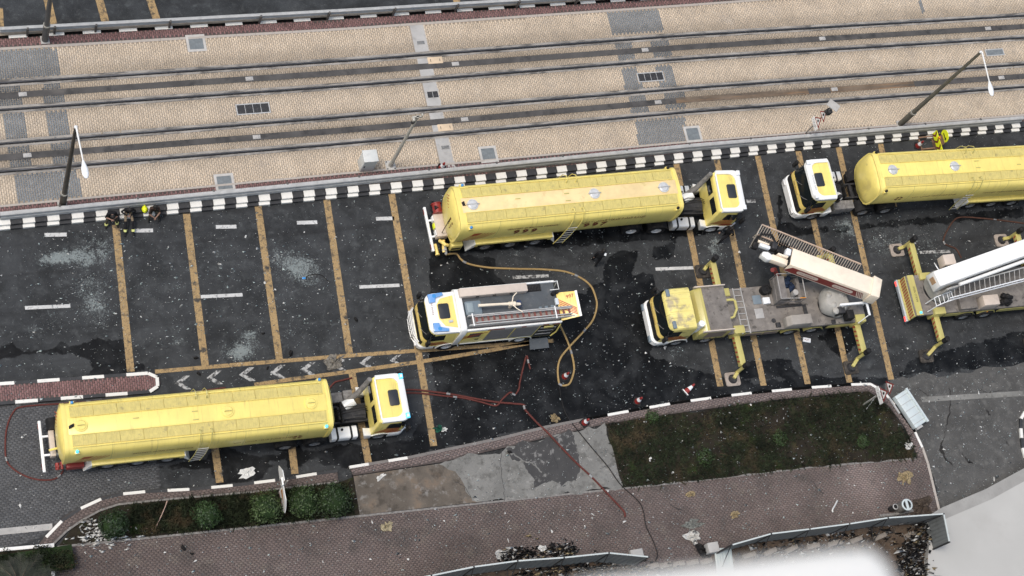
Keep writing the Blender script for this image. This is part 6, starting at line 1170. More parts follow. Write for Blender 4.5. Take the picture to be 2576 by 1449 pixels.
# ================================================================== HOARDING, DEBRIS, PLANTS, PEOPLE
M_HOARD = mat('grey_hoarding', (.15, .16, .16), .6, var=.08, vs=1.5, dirt=[((.08, .08, .08), .5, 2, .5, .7)]); M_HEDGE = mat('pale_hoarding_edge', (.48, .52, .51), .5, var=.06)
def hoarding(label, F_):
    t = thing('hoarding', label, 'fence', (0, 0, 0)); n = len(F_)
    for i in range(n - 1):
        a, c = np.array(F_[i]), np.array(F_[i + 1]); d = c - a; L_ = float(np.hypot(*d)); ang = math.degrees(math.atan2(d[1], d[0])); T = xf(a[0], a[1], ang); b = MB(T); m = 14
        prof = []
        for k in range(m + 1): prof.append((.03 + (L_ - .06) * k / m, .016 if k % 2 else -.016))
        b.loft([[(u, v, z) for u, v in prof] for z in (ZS, ZF - .03)], closed=False); b.loft([[(u, v + .004, z) for u, v in prof] for z in (ZS, ZF - .03)], closed=False); p = b.build('panel', M_HOARD, t, smooth=0)
        b = MB(T); b.box(.01, L_ - .01, -.035, .035, ZF - .04, ZF + .02); b.build('top_rail', M_HEDGE, p)
        b = MB(T); b.tube([(.05, -.04, ZS + .1), (.05, -.7, ZS + .0)], .02); b.tube([(.05, -.04, ZF - .3), (.05, -.8, .05)], .025); b.build('brace', M_CHAS, p)
    for i in range(n): b = MB(); x_, y_ = F_[i]; b.box(x_ - .04, x_ + .04, y_ - .04, y_ + .04, 0, ZF + .03); b.build('post', M_CHAS, t)
    return t
h1 = hoarding('grey corrugated hoarding at the bottom centre behind the charred heap', f1); h2 = hoarding('grey corrugated hoarding at the lower right ending at the side road', np.vstack([f2, [f2[-1] + [-.15, -1.5]]]))
for k in range(9):      # footing blocks inside the hoarding
    tpos = (k + .5) / 9; p = np.array([np.interp(tpos * (len(f2) - 1), range(len(f2)), f2[:, j]) for j in (0, 1)]); b = MB(); b.box(-.36 - random.random() * .08, .38, -.12, .12, 0, .16); o = b.build('footing_block', mat('dirty_footing', (.24, .21, .18), .9, var=.3, vs=3, dirt=[((.06, .05, .042), .8, 2.5, .5, .65)]), bevel=.02); o.location = (p[0] - .1, p[1] - .55, .02); o.rotation_euler[2] = .12 + random.uniform(-.15, .15); tag(o, 'rough concrete footing block behind the right hoarding', 'block', 'footing blocks behind the right hoarding')
for k, px in enumerate((1640, 1672, 1705, 1740, 1775)):
    b = MB(); b.box(-.33, .33, -.13, .13, 0, .16); o = b.build('footing_block', MATS['dirty_footing'], bevel=.02); o.location = at((px, 1425 - (px - 1640) * .09), .02); o.rotation_euler[2] = .06; tag(o, ('leftmost', 'second from the left', 'middle', 'second from the right', 'rightmost')[k] + ' of the five kerb blocks in the hoarding gap', 'block', 'blocks in the hoarding gap')
b = MB(); T = xf(0, 0, 0); prof = [(-.48 + .96 * k / 12, .02 if k % 2 else 0) for k in range(13)]
b.loft([[(u, v_, .25 + w_ + v_ * .02) for u, w_ in prof] for v_ in (0, -2.6)], closed=False); b.loft([[(u, v_, .23 + w_) for u, w_ in prof] for v_ in (0, -2.6)], closed=False); o = b.build('fallen_panel', mat('pale_aqua_sheet', (.42, .47, .46), .5, var=.06), smooth=0); q = at((1819, 1378), .3); o.location = (q[0], q[1], 0); o.rotation_euler[2] = math.radians(-8); tag(o, 'pale ribbed sheet fallen behind the gap in the hoarding', 'panel')
for p, s_, lb in (((1785, 1382), (.3, .26, .55), 'pale block standing beside the fallen ribbed sheet'), ((1598, 1395), (.34, .22, .3), 'pale block on top of the bottom centre hoarding end')):
    b = MB(); b.box(-s_[0], s_[0], -s_[1], s_[1], 0, s_[2]); o = b.build('concrete_block', M_CONC, bevel=.03); o.location = at(p, ZS); tag(o, lb, 'block')
# large fallen metal unit on the kerb corner
c4 = [np.array(at(p, .5)[:2]) for p in ((2253.6, 996), (2276, 981), (2331, 1059), (2304, 1077))]; ax = (c4[2] + c4[3] - c4[0] - c4[1]) / 2; L_ = float(np.hypot(*ax)); an = math.degrees(math.atan2(ax[1], ax[0])); ctr = sum(c4) / 4
M_AQ = mat('pale_metal_unit', (.56, .62, .62), .45, .15, var=.05, vs=2, dirt=[((.40, .43, .43), .5, 3, .5, .7)])
t = thing('metal_unit', 'large pale ribbed metal unit fallen across the kerb at the right', 'metal unit', (ctr[0], ctr[1], 0), an)
b = MB(); b.box(-L_ / 2, L_ / 2, -.42, .42, .16, .50); b.build('casing', M_AQ, t, bevel=.02)
for k in range(5): u = -L_ / 2 + (k + .5) * L_ / 5; b = MB(); b.box(u - .015, u + .015, -.43, .43, .50, .515); b.build('seam', M_STEEL, t)
b = MB(); b.box(-L_ / 2 - .05, L_ / 2 + .06, .38, .50, .46, .60); b.build('edge_flange', M_AQ, t); b = MB(); b.box(-L_ / 2 - .1, -.1, -.62, -.52, .14, .22); b.build('loose_rail', M_STEEL, t); b = MB(); b.box(L_ / 2, L_ / 2 + .14, -.3, .1, .2, .4); b.build('end_bracket', M_STEEL, t)
# crumpled burnt panels between the hoardings
def chunk(name, label, cat, loc, size, m, seed, group=None, n=9, flat=1.0):
    r = random.Random(seed); b = MB(); pts = [(r.gauss(0, 1), r.gauss(0, 1), r.gauss(0, 1)) for _ in range(n)]; bm = bmesh.new()
    for p in pts: L_ = math.sqrt(sum(q * q for q in p)) or 1; k = r.uniform(.7, 1.0); bm.verts.new((p[0] / L_ * size[0] * k, p[1] / L_ * size[1] * k, (p[2] / L_ * k + .7) * size[2] * flat))
    bmesh.ops.convex_hull(bm, input=bm.verts); bmesh.ops.delete(bm, geom=[v for v in bm.verts if not v.link_faces], context='VERTS'); me = bpy.data.meshes.new(name); bm.to_mesh(me); bm.free(); me.materials.append(m); o = bpy.data.objects.new(name, me); col.objects.link(o); o.location = loc; o.rotation_euler[2] = r.uniform(0, 6.28); return tag(o, label, cat, group)
def crumple(name, label, cat, p, z, sx, sy, h, m, seed, rot=0.0):
    """torn, creased scrap: ragged outline, folds of random height"""
    r = np.random.default_rng(seed); na, nr = 17, 5; rad = np.clip(1 + r.normal(0, .24, na), .45, 1.5); V = [(0, 0, .03 + h * .6)]; ph = r.uniform(0, 6.28, 4)
    for k in range(1, nr + 1):
        for i in range(na):
            a = 2 * math.pi * (i + r.normal(0, .12)) / na; q = k / nr * rad[i]; fold = abs(math.sin(a * 2 + ph[0] + q * 3) * .6 + math.sin(a * 3 + ph[1]) * .4 * q + r.normal(0, .22)); V.append((sx / 2 * q * math.cos(a), sy / 2 * q * math.sin(a), .012 + h * fold * (1.15 - .6 * k / nr)))
    F_ = [(0, 1 + i, 1 + (i + 1) % na) for i in range(na)] + [(1 + (k - 1) * na + i, 1 + k * na + i, 1 + k * na + (i + 1) % na, 1 + (k - 1) * na + (i + 1) % na) for k in range(1, nr) for i in range(na)]
    b = MB(); b.add(V, F_); o = b.build(name, m, smooth=0); o.location = at(p, z); o.rotation_euler[2] = rot; return tag(o, label, cat)
M_BPAN = mat('scorched_white_panel', (.52, .51, .48), .6, var=.1, vs=4, dirt=[(soot, .9, 3, .52, .62)])
crumple('burnt_mat', 'grey scorched ribbed mat lying left of the white crumpled panel', 'mat', (1742, 1318), ZS, 1.0, .6, .12, mat('grey_scorched_mat', (.16, .165, .15), .9, var=.4, vs=14, dirt=[(soot, .7, 9, .5, .65)]), 3, -.1)
crumple('crumpled_panel', 'white crumpled scorched panel at the end of the hoarding gap', 'panel', (1742, 1352), ZS, .95, .65, .35, M_BPAN, 5, -.3)
crumple('charred_sheet', 'charred black sheet below the white crumpled panel', 'sheet', (1772, 1385), ZS, .9, .7, .30, M_CHAR, 8, -.6)
crumple('white_sheet', 'white torn sheet on damp asphalt under the left tanker', 'sheet', Z7(1860, 672), 0, .75, .52, .10, M_BPAN if False else mat('torn_white_board', (.66, .66, .64), .7, var=.1), 11, .1)
crumple('burnt_cloth', 'grey scorched cloth lying on the painted chevrons', 'cloth', (840, 912), 0, 1.0, .7, .16, M_DEBT if False else mat('grey_cloth', (.19, .175, .15), .9, var=.35, vs=7, dirt=[(soot, .7, 5, .5, .65)]), 13, .5)
crumple('tan_scrap', 'tan scorched insulation scrap on the footway below the forecourt corner', 'scrap', (2273, 1200), ZS, .95, .75, .14, M_DEBT, 17, .3)
crumple('tan_scrap', 'tan scrap on the wet asphalt left of the kerb cone', 'scrap', (1394, 1053), 0, .42, .5, .18, M_DEBT, 19, .8)
crumple('tan_scrap', 'pale tan scrap on the footway below the sandy verge', 'scrap', Z8(345, 1075), ZS, .6, .5, .14, mat('pale_tan_scrap', (.30, .26, .17), .9, var=.3, vs=9), 23, .4)
crumple('tan_scrap', 'pair of tan scraps on the footway right of the red hose end', 'scrap', Z9(60, 835), ZS, .6, .35, .12, M_DEBT, 29, .1); crumple('tan_scrap', 'small tan scrap on the footway above the right hoarding', 'scrap', Z9(395, 985), ZS, .5, .35, .12, M_DEBT, 31, .2)
crumple('green_cloth', 'dark green and white cloth on wet asphalt by the tanker cab', 'cloth', Z8(735, 340), 0, .5, .35, .1, mat('green_cloth', (.012, .07, .045), .8, var=.3), 37, -.3); crumple('white_scrap', 'white scrap touching the green cloth', 'scrap', Z8(772, 345), 0, .3, .26, .08, M_DEBW, 39, .3)
crumple('white_scrap', 'long white scrap lying on the sandy verge', 'scrap', Z8(292, 705), ZS, .6, .2, .06, M_DEBW, 41, .5); crumple('white_scrap', 'white scrap on the planting bed near its right end', 'scrap', Z9(1705, 465), ZS, .5, .5, .12, M_DEBW, 43, .2)
crumple('plastic_bag', 'pale plastic sheet by the charred heap', 'sheet', Z8(1205, 1280), ZS, .7, .55, .10, mat('milky_plastic', (.34, .34, .33), .4, var=.2, vs=6), 47); crumple('white_scrap', 'bright white scrap on top of the charred heap', 'scrap', Z8(1520, 1240), ZS + .25, .42, .3, .1, M_DEBW, 53)
o = hose('silver_trim', 'bent silver trim piece on the footway left of the orange stain', 'trim', [Z9(1130, 970), Z9(1128, 950), Z9(1145, 920), Z9(1165, 882)], .045, M_ALU, ZS)
b = MB(); b.box(-.22, .22, -.12, .12, 0, .10); o = b.build('number_plate', M_CONEW, bevel=.01); o.location = at(Z6(933, 1120)); o.rotation_euler[2] = -.3; tag(o, 'pale lettered plate on asphalt below the sooty aerial truck', 'plate'); text('plate_letters', 'A2C', .17, lambda u, v: (-.17 + u, -.06 + v, .104), M_TEXT, o)
# litter bins
for p, r_, h_, lb in (((2268, 1272), .30, .95, 'large round bin with two black openings by the right hoarding'), ((2247, 1273), .15, .6, 'small round ring-topped bin left of the large bin')):
    x, y, _ = at(p, ZS); t = thing('litter_bin', lb, 'bin', (x - .25, y - .15, ZS)); b = MB(); b.cyl((0, 0, 0), (0, 0, h_), r_ * .93, r_, n=24); b.build('drum', M_CHAS if r_ < .2 else M_DEBG, t); b = MB(); n = 28
    b.loft([[(r_ * k * math.cos(2 * math.pi * i / n), r_ * k * math.sin(2 * math.pi * i / n), h_ + dz) for i in range(n)] for k, dz in ((1.05, 0), (1.05, .04), (.78, .05), (.78, .0))], cap=False); b.build('rim', MATS['pale_metal_unit'] if r_ > .2 else M_STEEL, t)
    b = MB(); b.cyl((0, 0, h_ - .04), (0, 0, h_ + .01), r_ * .8, n=24); b.build('opening', M_BLK, t)
    if r_ > .2: b = MB(); b.box(-.07, .07, -.24, .24, h_, h_ + .045); b.build('bridge', MATS['pale_metal_unit'], t)
crumple('burnt_rubble', 'burnt brown rubble patch beside the litter bins', 'rubble', Z9(1790, 930), ZS, 1.3, 1.1, .25, mat('burnt_rubble', (.055, .042, .033), .95, var=.5, vs=9, dirt=[((.28, .24, .18), .6, 12, .58, .7)]), 59)
o = hose('kerb_log', 'dark kerb beam lying along the right hoarding', 'beam', [Z9(1480, 1000), Z9(1600, 985), Z9(1730, 958)], .09, M_DEBG, ZS)

# charred heaps: loose fragments nobody could count
def heap(name, label, pts, n, spread, hmax, seed, mats=None, z=ZS):
    r = np.random.default_rng(seed); V, F_, MI = [], [], []; c = np.array([at(p, z)[:2] for p in pts])
    for k in range(n):
        t_ = r.random() * (len(c) - 1); p = np.array([np.interp(t_, range(len(c)), c[:, j]) for j in (0, 1)]) + r.normal(0, spread, 2); s_ = r.uniform(.03, .16); zz = z + max(0, r.normal(.4, .3)) * hmax
        o_ = len(V); q = r.normal(0, 1, (4, 3)) * s_ * np.array([1, .5, .4]); V += [tuple(np.array([p[0], p[1], max(zz, z + .03)]) + w_) for w_ in q]; F_ += [(o_, o_ + 1, o_ + 2), (o_, o_ + 2, o_ + 3), (o_, o_ + 3, o_ + 1), (o_ + 1, o_ + 3, o_ + 2)]; MI += [int(r.choice(4, p=[.62, .2, .1, .08]))] * 4
    me = raw_mesh(name, V, F_, mats or [M_CHAR, M_DEBG, M_DEBW, M_DEBT], MI); o = bpy.data.objects.new(name, me); col.objects.link(o); tag(o, label, 'debris', None, 'stuff')
heap('charred_fragments', 'heap of charred fragments along the bottom centre hoarding', [(1268, 1405), (1330, 1395), (1420, 1390), (1430, 1388)], 700, .22, .3, 1)
heap('charred_fragments', 'charred heap beside the pale forecourt', [(2330, 1330), (2305, 1370), (2275, 1400), (2285, 1440), (2320, 1449)], 1100, .38, .7, 2, z=.02)
heap('rubble_fragments', 'rubble and ash behind the bottom centre hoarding', [(1300, 1452), (1450, 1440), (1560, 1435), (1700, 1448)], 900, .35, .25, 4, z=.02)
heap('rubble_fragments', 'rubble and ash behind the right hoarding', [(1880, 1400), (2000, 1385), (2120, 1365), (2250, 1340)], 500, .4, .1, 6, z=.02)
heap('white_fragments', 'pale fragments scattered in the left planting bed', [(210, 1345), (235, 1320), (260, 1350), (230, 1365), (390, 1350)], 200, .30, .06, 9, [M_DEBW, M_DEBW, M_DEBG, M_CONEW])

# ---- chips of glass and plaster all over the ground
def surf_z(Q):
    z = np.zeros(len(Q)); z[inpoly(Q, il)] = .016
    for pl in (swp, s1, s2, pl1, pl2, slabp, ti): z[inpoly(Q, np.asarray(pl))] = ZS + .008
    z[inpoly(Q, earth)] = .03; z[inpoly(Q, fc)] = .46; return z
M_CH1 = mat('glass_chip', (.46, .53, .52), .35, var=.2, vs=9); M_CH2 = mat('plaster_chip', (.66, .66, .64), .8, var=.1); M_CH3 = mat('grey_chip', (.24, .25, .25), .8, var=.1)
Q = np.c_[rng.uniform(-29, 38, 120000), rng.uniform(-21, 8, 120000)]; Q = Q[(Q[:, 1] < kb(Q[:, 0]) - .05)]
wgt = np.full(len(Q), .16)
for x, y, rx, ry, a in DUSTP + [(300, 700, 220, 150, .35), (700, 750, 200, 130, .25), (1500, 800, 400, 200, .1), (2400, 1100, 200, 200, .40), (1900, 1090, 300, 70, .35), (1500, 1290, 600, 90, .35), (1300, 1000, 300, 120, .2), (2000, 1260, 300, 70, .4), (600, 1400, 500, 50, .25)]:
    c = G(x, y); rr = (abs(G(x + rx, y)[0] - c[0]) + .05, abs(G(x, y + ry)[1] - c[1]) + .05); wgt += .8 * a * np.exp(-(((Q[:, 0] - c[0]) / rr[0]) ** 2 + ((Q[:, 1] - c[1]) / rr[1]) ** 2))
Q = Q[rng.random(len(Q)) < wgt]; Q = Q[~inpoly(Q, fc)]; n = len(Q); sz = np.clip(rng.lognormal(-3.62, .6, n), .012, .11); zz = surf_z(Q)
V = rng.normal(0, 1, (n, 4, 3)); V /= np.linalg.norm(V, axis=2)[:, :, None]; V *= (sz[:, None, None] * np.array([1.2, .8, .35])); V[:, :, 2] = np.abs(V[:, :, 2]); V += np.c_[Q, zz + .003][:, None, :]
TF = np.array([[0, 1, 2], [0, 2, 3], [0, 3, 1], [1, 3, 2]]); FF = (TF[None] + (np.arange(n) * 4)[:, None, None]).reshape(-1, 3)
me = raw_mesh('glass_and_plaster_chips', V.reshape(-1, 3), FF, [M_CH1, M_CH2, M_CH3], np.repeat(rng.choice(3, n, p=[.38, .27, .35]), 4)); o = bpy.data.objects.new('glass_and_plaster_chips', me); col.objects.link(o); tag(o, 'chips of glass and plaster strewn over road and footway', 'chips', None, 'stuff')
lumps = []
for k in range(6):
    o = chunk('rubble_lump', 'x', 'x', (0, 0, -50), (.10, .075, .05), M_DEBW, 100 + k); lumps.append(o.data); bpy.data.objects.remove(o)
dl = chunk('x', 'x', 'x', (0, 0, -50), (.10, .08, .05), M_CHAR, 120); dark_me = dl.data; bpy.data.objects.remove(dl)
zone = [('pale rubble lump lying on the asphalt', 'pale lumps on the asphalt', 70, (40, 2520, 560, 960)), ('pale rubble lump lying on the brick footway', 'pale lumps on the footway', 40, (200, 2280, 1200, 1420)), ('pale lump lying in the right planting bed', 'pale lumps in the right planting bed', 24, (1550, 2290, 1010, 1200)), ('pale rubble lump lying on the grey side road', 'pale lumps on the side road', 14, (2330, 2570, 960, 1230)), ('pale lump lying on the block paved road', 'pale lumps on the block paving', 8, (10, 130, 1060, 1340))]
zp = {0: None, 1: swp, 2: pl2, 3: sr, 4: il}
for zi, (lb, gr, cnt, (x0, x1, y0, y1)) in enumerate(zone):
    made = 0
    while made < cnt:
        p = np.array([G(random.uniform(x0, x1), random.uniform(y0, y1))[:2]]); s_ = min(2.2, random.lognormvariate(-.10, .4))
        if zi and not inpoly(p, np.asarray(zp[zi]))[0]: continue
        if not zi and (any(inpoly(p, np.asarray(g_))[0] for g_ in (swp, s1, s2, pl1, pl2, slabp, il, ti, sr)) or p[0][1] > kb(p[0][0]) - .2): continue
        o = bpy.data.objects.new('rubble_lump', random.choice(lumps)); col.objects.link(o); o.location = (*p[0], float(surf_z(p)[0])); o.rotation_euler[2] = random.uniform(0, 6); o.scale = (s_ * random.uniform(.5, 1), s_ * random.uniform(.4, .9), s_ * .7); tag(o, lb, 'rubble', gr); made += 1
for k, p in enumerate(((Z4(1985, 1068)), (Z4(2190, 1222)), (Z4(1500, 1375)), (Z4(1480, 1255)), (Z4(2020, 1330)), (Z7(1380, 1240)), (Z7(1445, 1285)), (1120, 640), (895, 805), (1280, 1140))):
    o = bpy.data.objects.new('black_lump', dark_me); col.objects.link(o); o.location = (*at(p)[:2], float(surf_z(np.array([at(p)[:2]]))[0])); s_ = random.uniform(1.2, 2.2); o.scale = (s_, s_, s_); o.rotation_euler[2] = k; tag(o, 'charred black lump lying on the ground', 'debris', 'charred black lumps')

# ---- planting
def leafball(name, cx_, cy_, cz_, rx, rz_, n, seed, parent, ls=.055, m=M_LEAF):
    r = np.random.default_rng(seed); d = r.normal(0, 1, (n, 3)); d /= np.linalg.norm(d, axis=1)[:, None]; bump = 1 + .16 * np.sin(d[:, 0] * 5 + seed * 1.7) * np.cos(d[:, 1] * 4 + seed) + .12 * np.sin(d[:, 2] * 7 + seed * 2 + d[:, 0] * 3)
    rad = (r.random(n) ** .28) * bump; C = d * rad[:, None] * np.array([rx, rx, rz_]) + np.array([cx_, cy_, cz_]); nn = d + r.normal(0, .55, (n, 3)); nn /= np.linalg.norm(nn, axis=1)[:, None]
    a = np.cross(nn, r.normal(0, 1, (n, 3))); a /= np.linalg.norm(a, axis=1)[:, None]; b_ = np.cross(nn, a); s_ = r.uniform(.6, 1.3, n)[:, None] * ls
    V = np.stack([C - a * s_, C + b_ * s_ * .55, C + a * s_, C - b_ * s_ * .55], 1).reshape(-1, 3); F_ = np.arange(n * 4).reshape(-1, 4); tn = np.clip(r.normal(1.0, .32, n), .3, 2.0) * np.where(r.random(n) < .08, 1.7, 1)
    o = bpy.data.objects.new(name, raw_mesh(name, V, F_, [m], None, np.repeat(tn, 4))); col.objects.link(o); o.parent = parent; return o
def shrub(label, p, r_, seed, h=.95, n=2600, m=None):
    m = mat('shrub_leaf_%d' % seed, [(.018, .036, .013), (.024, .050, .014), (.046, .074, .022), (.036, .060, .018), (.028, .048, .018)][seed - 1], .6, var=.4, vs=5, tone=True, dirt=[((.06, .05, .025), .5, 3, .6, .72)])
    x, y, _ = at(p, ZS + h); t = thing('round_shrub', label, 'shrub', (x, y, ZS - .03), 0, 'clipped round shrubs in the left planting bed'); cr = leafball('crown', 0, 0, h, r_, r_ * .92, n, seed, t, m=m)
    b = MB(); b.sphere((0, 0, h), (r_ * .80, r_ * .80, r_ * .74), 14, 9); b.build('inner_fill', M_LEAFD, t)  # solid dark core added inside the crown to stop see-through
    for k in range(3): a = k * 2.1 + seed; b = MB(); b.tube([(0, 0, 0), (.05 * math.cos(a), .05 * math.sin(a), h * .35), (.25 * math.cos(a), .25 * math.sin(a), h * .8)], [.045, .035, .02], 6); b.build('stem', M_WOOD, t)
for lb, p, r_, sd in (('leftmost round shrub, beside the white litter', (286, 1320), .70, 1), ('round shrub second from the left, standing alone', (521, 1294), .66, 2), ('round shrub just left of the arrow sign boards', (669, 1277), .80, 3), ('round shrub just right of the arrow sign boards', (764, 1263), .84, 4), ('rightmost round shrub at the end of the left bed', (838, 1258), .90, 5)): shrub(lb, p, r_, sd)
# ground cover and grass in the two beds (uncountable)
M_GRS = mat('dark_groundcover', (.013, .018, .008), .75, var=.5, vs=1.2, tone=True, dirt=[((.07, .050, .028), .7, .7, .5, .66), ((.03, .05, .012), .7, .5, .58, .7)])
def cover(name, label, poly, n, hmin, hmax, seed, thin):
    r = np.random.default_rng(seed); lo, hi = poly.min(0), poly.max(0); Q = r.uniform(lo, hi, (n * 3, 2)); Q = Q[inpoly(Q, poly)]; k = .5 + .5 * np.sin(Q[:, 0] * 1.1 + 2 * np.sin(Q[:, 1] * .9 + seed)) * np.cos(Q[:, 1] * 1.7 + seed + np.sin(Q[:, 0] * .6)); Q = Q[r.random(len(Q)) < np.clip(k * 1.5 + thin, 0, 1)][:n]; m_ = len(Q)
    a = r.uniform(0, 6.28, m_); h = r.uniform(hmin, hmax, m_); w_ = r.uniform(.010, .028, m_); ln = r.normal(0, .09, (m_, 2)); base = np.c_[Q, np.full(m_, ZS - .02)]; u = np.c_[np.cos(a), np.sin(a), np.zeros(m_)] * w_[:, None]
    mid = base + np.c_[ln * .6, h * .7]; top = base + np.c_[ln * 1.6, h]
    V = np.stack([base - u, base + u, mid + u * 1.2, top, mid - u * 1.2], 1); V = np.stack([base - u, base + u, mid + u * 1.3, mid - u * 1.3, mid - u * 1.3, mid + u * 1.3, top + u * .3, top - u * .3], 1).reshape(-1, 3)
    F_ = (np.array([[0, 1, 2, 3], [4, 5, 6, 7]])[None] + (np.arange(m_) * 8)[:, None, None]).reshape(-1, 4); tn = np.repeat(np.clip(r.normal(1, .35, m_), .3, 2.2), 8)
    o = bpy.data.objects.new(name, raw_mesh(name, V, F_, [M_GRS], None, tn)); col.objects.link(o); tag(o, label, 'ground cover', None, 'stuff')
cover('ground_cover', 'dark low ground cover in the right planting bed', pl2, 17000, .04, .16, 5, -.05); cover('ground_cover', 'dark low ground cover between the round shrubs', gp([(330, 1275), (500, 1256), (640, 1244), (870, 1216), (888, 1290), (620, 1322), (330, 1345)], ZS), 12000, .06, .28, 8, .5)
for k, (p, r_, h, lb) in enumerate((((1772, 1150), .55, .3, 'low green weed clump at the left of the right bed'), ((2170, 1110), .40, .25, 'low green weed clump by the orange patch'), ((1960, 1105), .45, .25, 'low dark weed clump in the middle of the right bed'), ((1640, 1050), .40, .2, 'low weed clump near the left upper edge of the right bed'))):
    x, y, _ = at(p, ZS); t = thing('weed_clump', lb, 'weed', (x, y, ZS - .02)); leafball('leaves', 0, 0, .10, r_, h, 700, 60 + k, t, .045); b = MB()
    for q in range(5): a = q * 1.25; b.tube([(0, 0, 0), (.2 * math.cos(a), .2 * math.sin(a), .12)], .008, 4)
    b.build('stems', M_WOOD, t)
# planter box with palm at the lower left corner
w1 = gp([(-60, 1388), (132, 1371), (134, 1460), (-60, 1480)], .45); t = thing('planter_wall', 'white low planter wall at the lower left corner', 'wall', (0, 0, 0))
for i in (0, 1): a, c = w1[i], w1[i + 1]; d = c - a; L_ = float(np.hypot(*d)); b = MB(xf(a[0], a[1], math.degrees(math.atan2(d[1], d[0])))); b.box(0 if i == 0 else .08, L_ + (.08 if i == 0 else 0), -.08, .08, 0, .45); b.build('wall_section', M_WHT, t, bevel=.01)
struct(sheet('planter_soil', inset(w1, .05), .36, M_SOIL)); hb = thing('box_hedge', 'dark hedge filling the white planter at the lower left', 'hedge', (*(w1.mean(0) + [.6, .0]), .36))
for k in range(7): leafball('hedge_clump', -1.4 + k * .50, .25 * math.sin(k * 2), .35, .55, .45, 900, 80 + k, hb, .05, M_GRS)
b = MB(); b.box(-1.9, 2.0, -.5, .55, 0, .35); b.build('inner_fill', M_LEAFD, hb)  # dark block added as filler behind the hedge leaves
x, y, z_ = at((48, 1470), 3.2); pt = thing('palm_tree', 'grey green palm with drooping fronds at the lower left corner', 'palm', (x, y, .3)); b = MB(); b.tube([(0, 0, 0), (.03, .02, 1.5), (0, 0, 2.9)], [.16, .13, .12], 10); b.build('trunk', M_WOOD, pt)
M_PALM = mat('palm_frond', (.030, .034, .022), .7, var=.3, vs=4, tone=True); r = np.random.default_rng(3)
for k in range(22):
    a = k * 2.399 + r.normal(0, .1); el = r.uniform(.15, 1.0); L_ = r.uniform(1.2, 1.75); V, F_ = [], []; sp_ = []
    for j in range(15):
        s_ = j / 14; rr = L_ * s_ * math.cos(el * .7); zz_ = 2.9 + L_ * (math.sin(el) * s_ - .75 * s_ * s_); sp_.append((rr * math.cos(a), rr * math.sin(a), zz_))
    for j in range(1, 15):
        p = np.array(sp_[j]); wl = .38 * math.sin(min(1, j / 14 + .12) * 2.7) + .06; sd_ = np.array([-math.sin(a), math.cos(a), 0]); fw_ = np.array([math.cos(a), math.sin(a), 0])
        for sg in (-1, 1):
            for h_ in (0, .5):
                p0 = p + fw_ * (h_ * L_ / 14); tip = p0 + sd_ * sg * wl * .8 + fw_ * wl * .7 + np.array([0, 0, -.25 * wl + r.normal(0, .03)]); o_ = len(V); V += [tuple(p0 - fw_ * .014), tuple(p0 + fw_ * .014), tuple(tip + fw_ * .004), tuple(tip - fw_ * .004)]; F_.append((o_, o_ + 1, o_ + 2, o_ + 3))
    o = bpy.data.objects.new('frond', raw_mesh('frond', V, F_, [M_PALM], None, np.full(len(V), r.uniform(.6, 1.5)))); col.objects.link(o); o.parent = pt
    b = MB(); b.tube(sp_, [.016] * 8 + [.010] * 7, 4); b.build('frond_rib', M_WOOD, o)

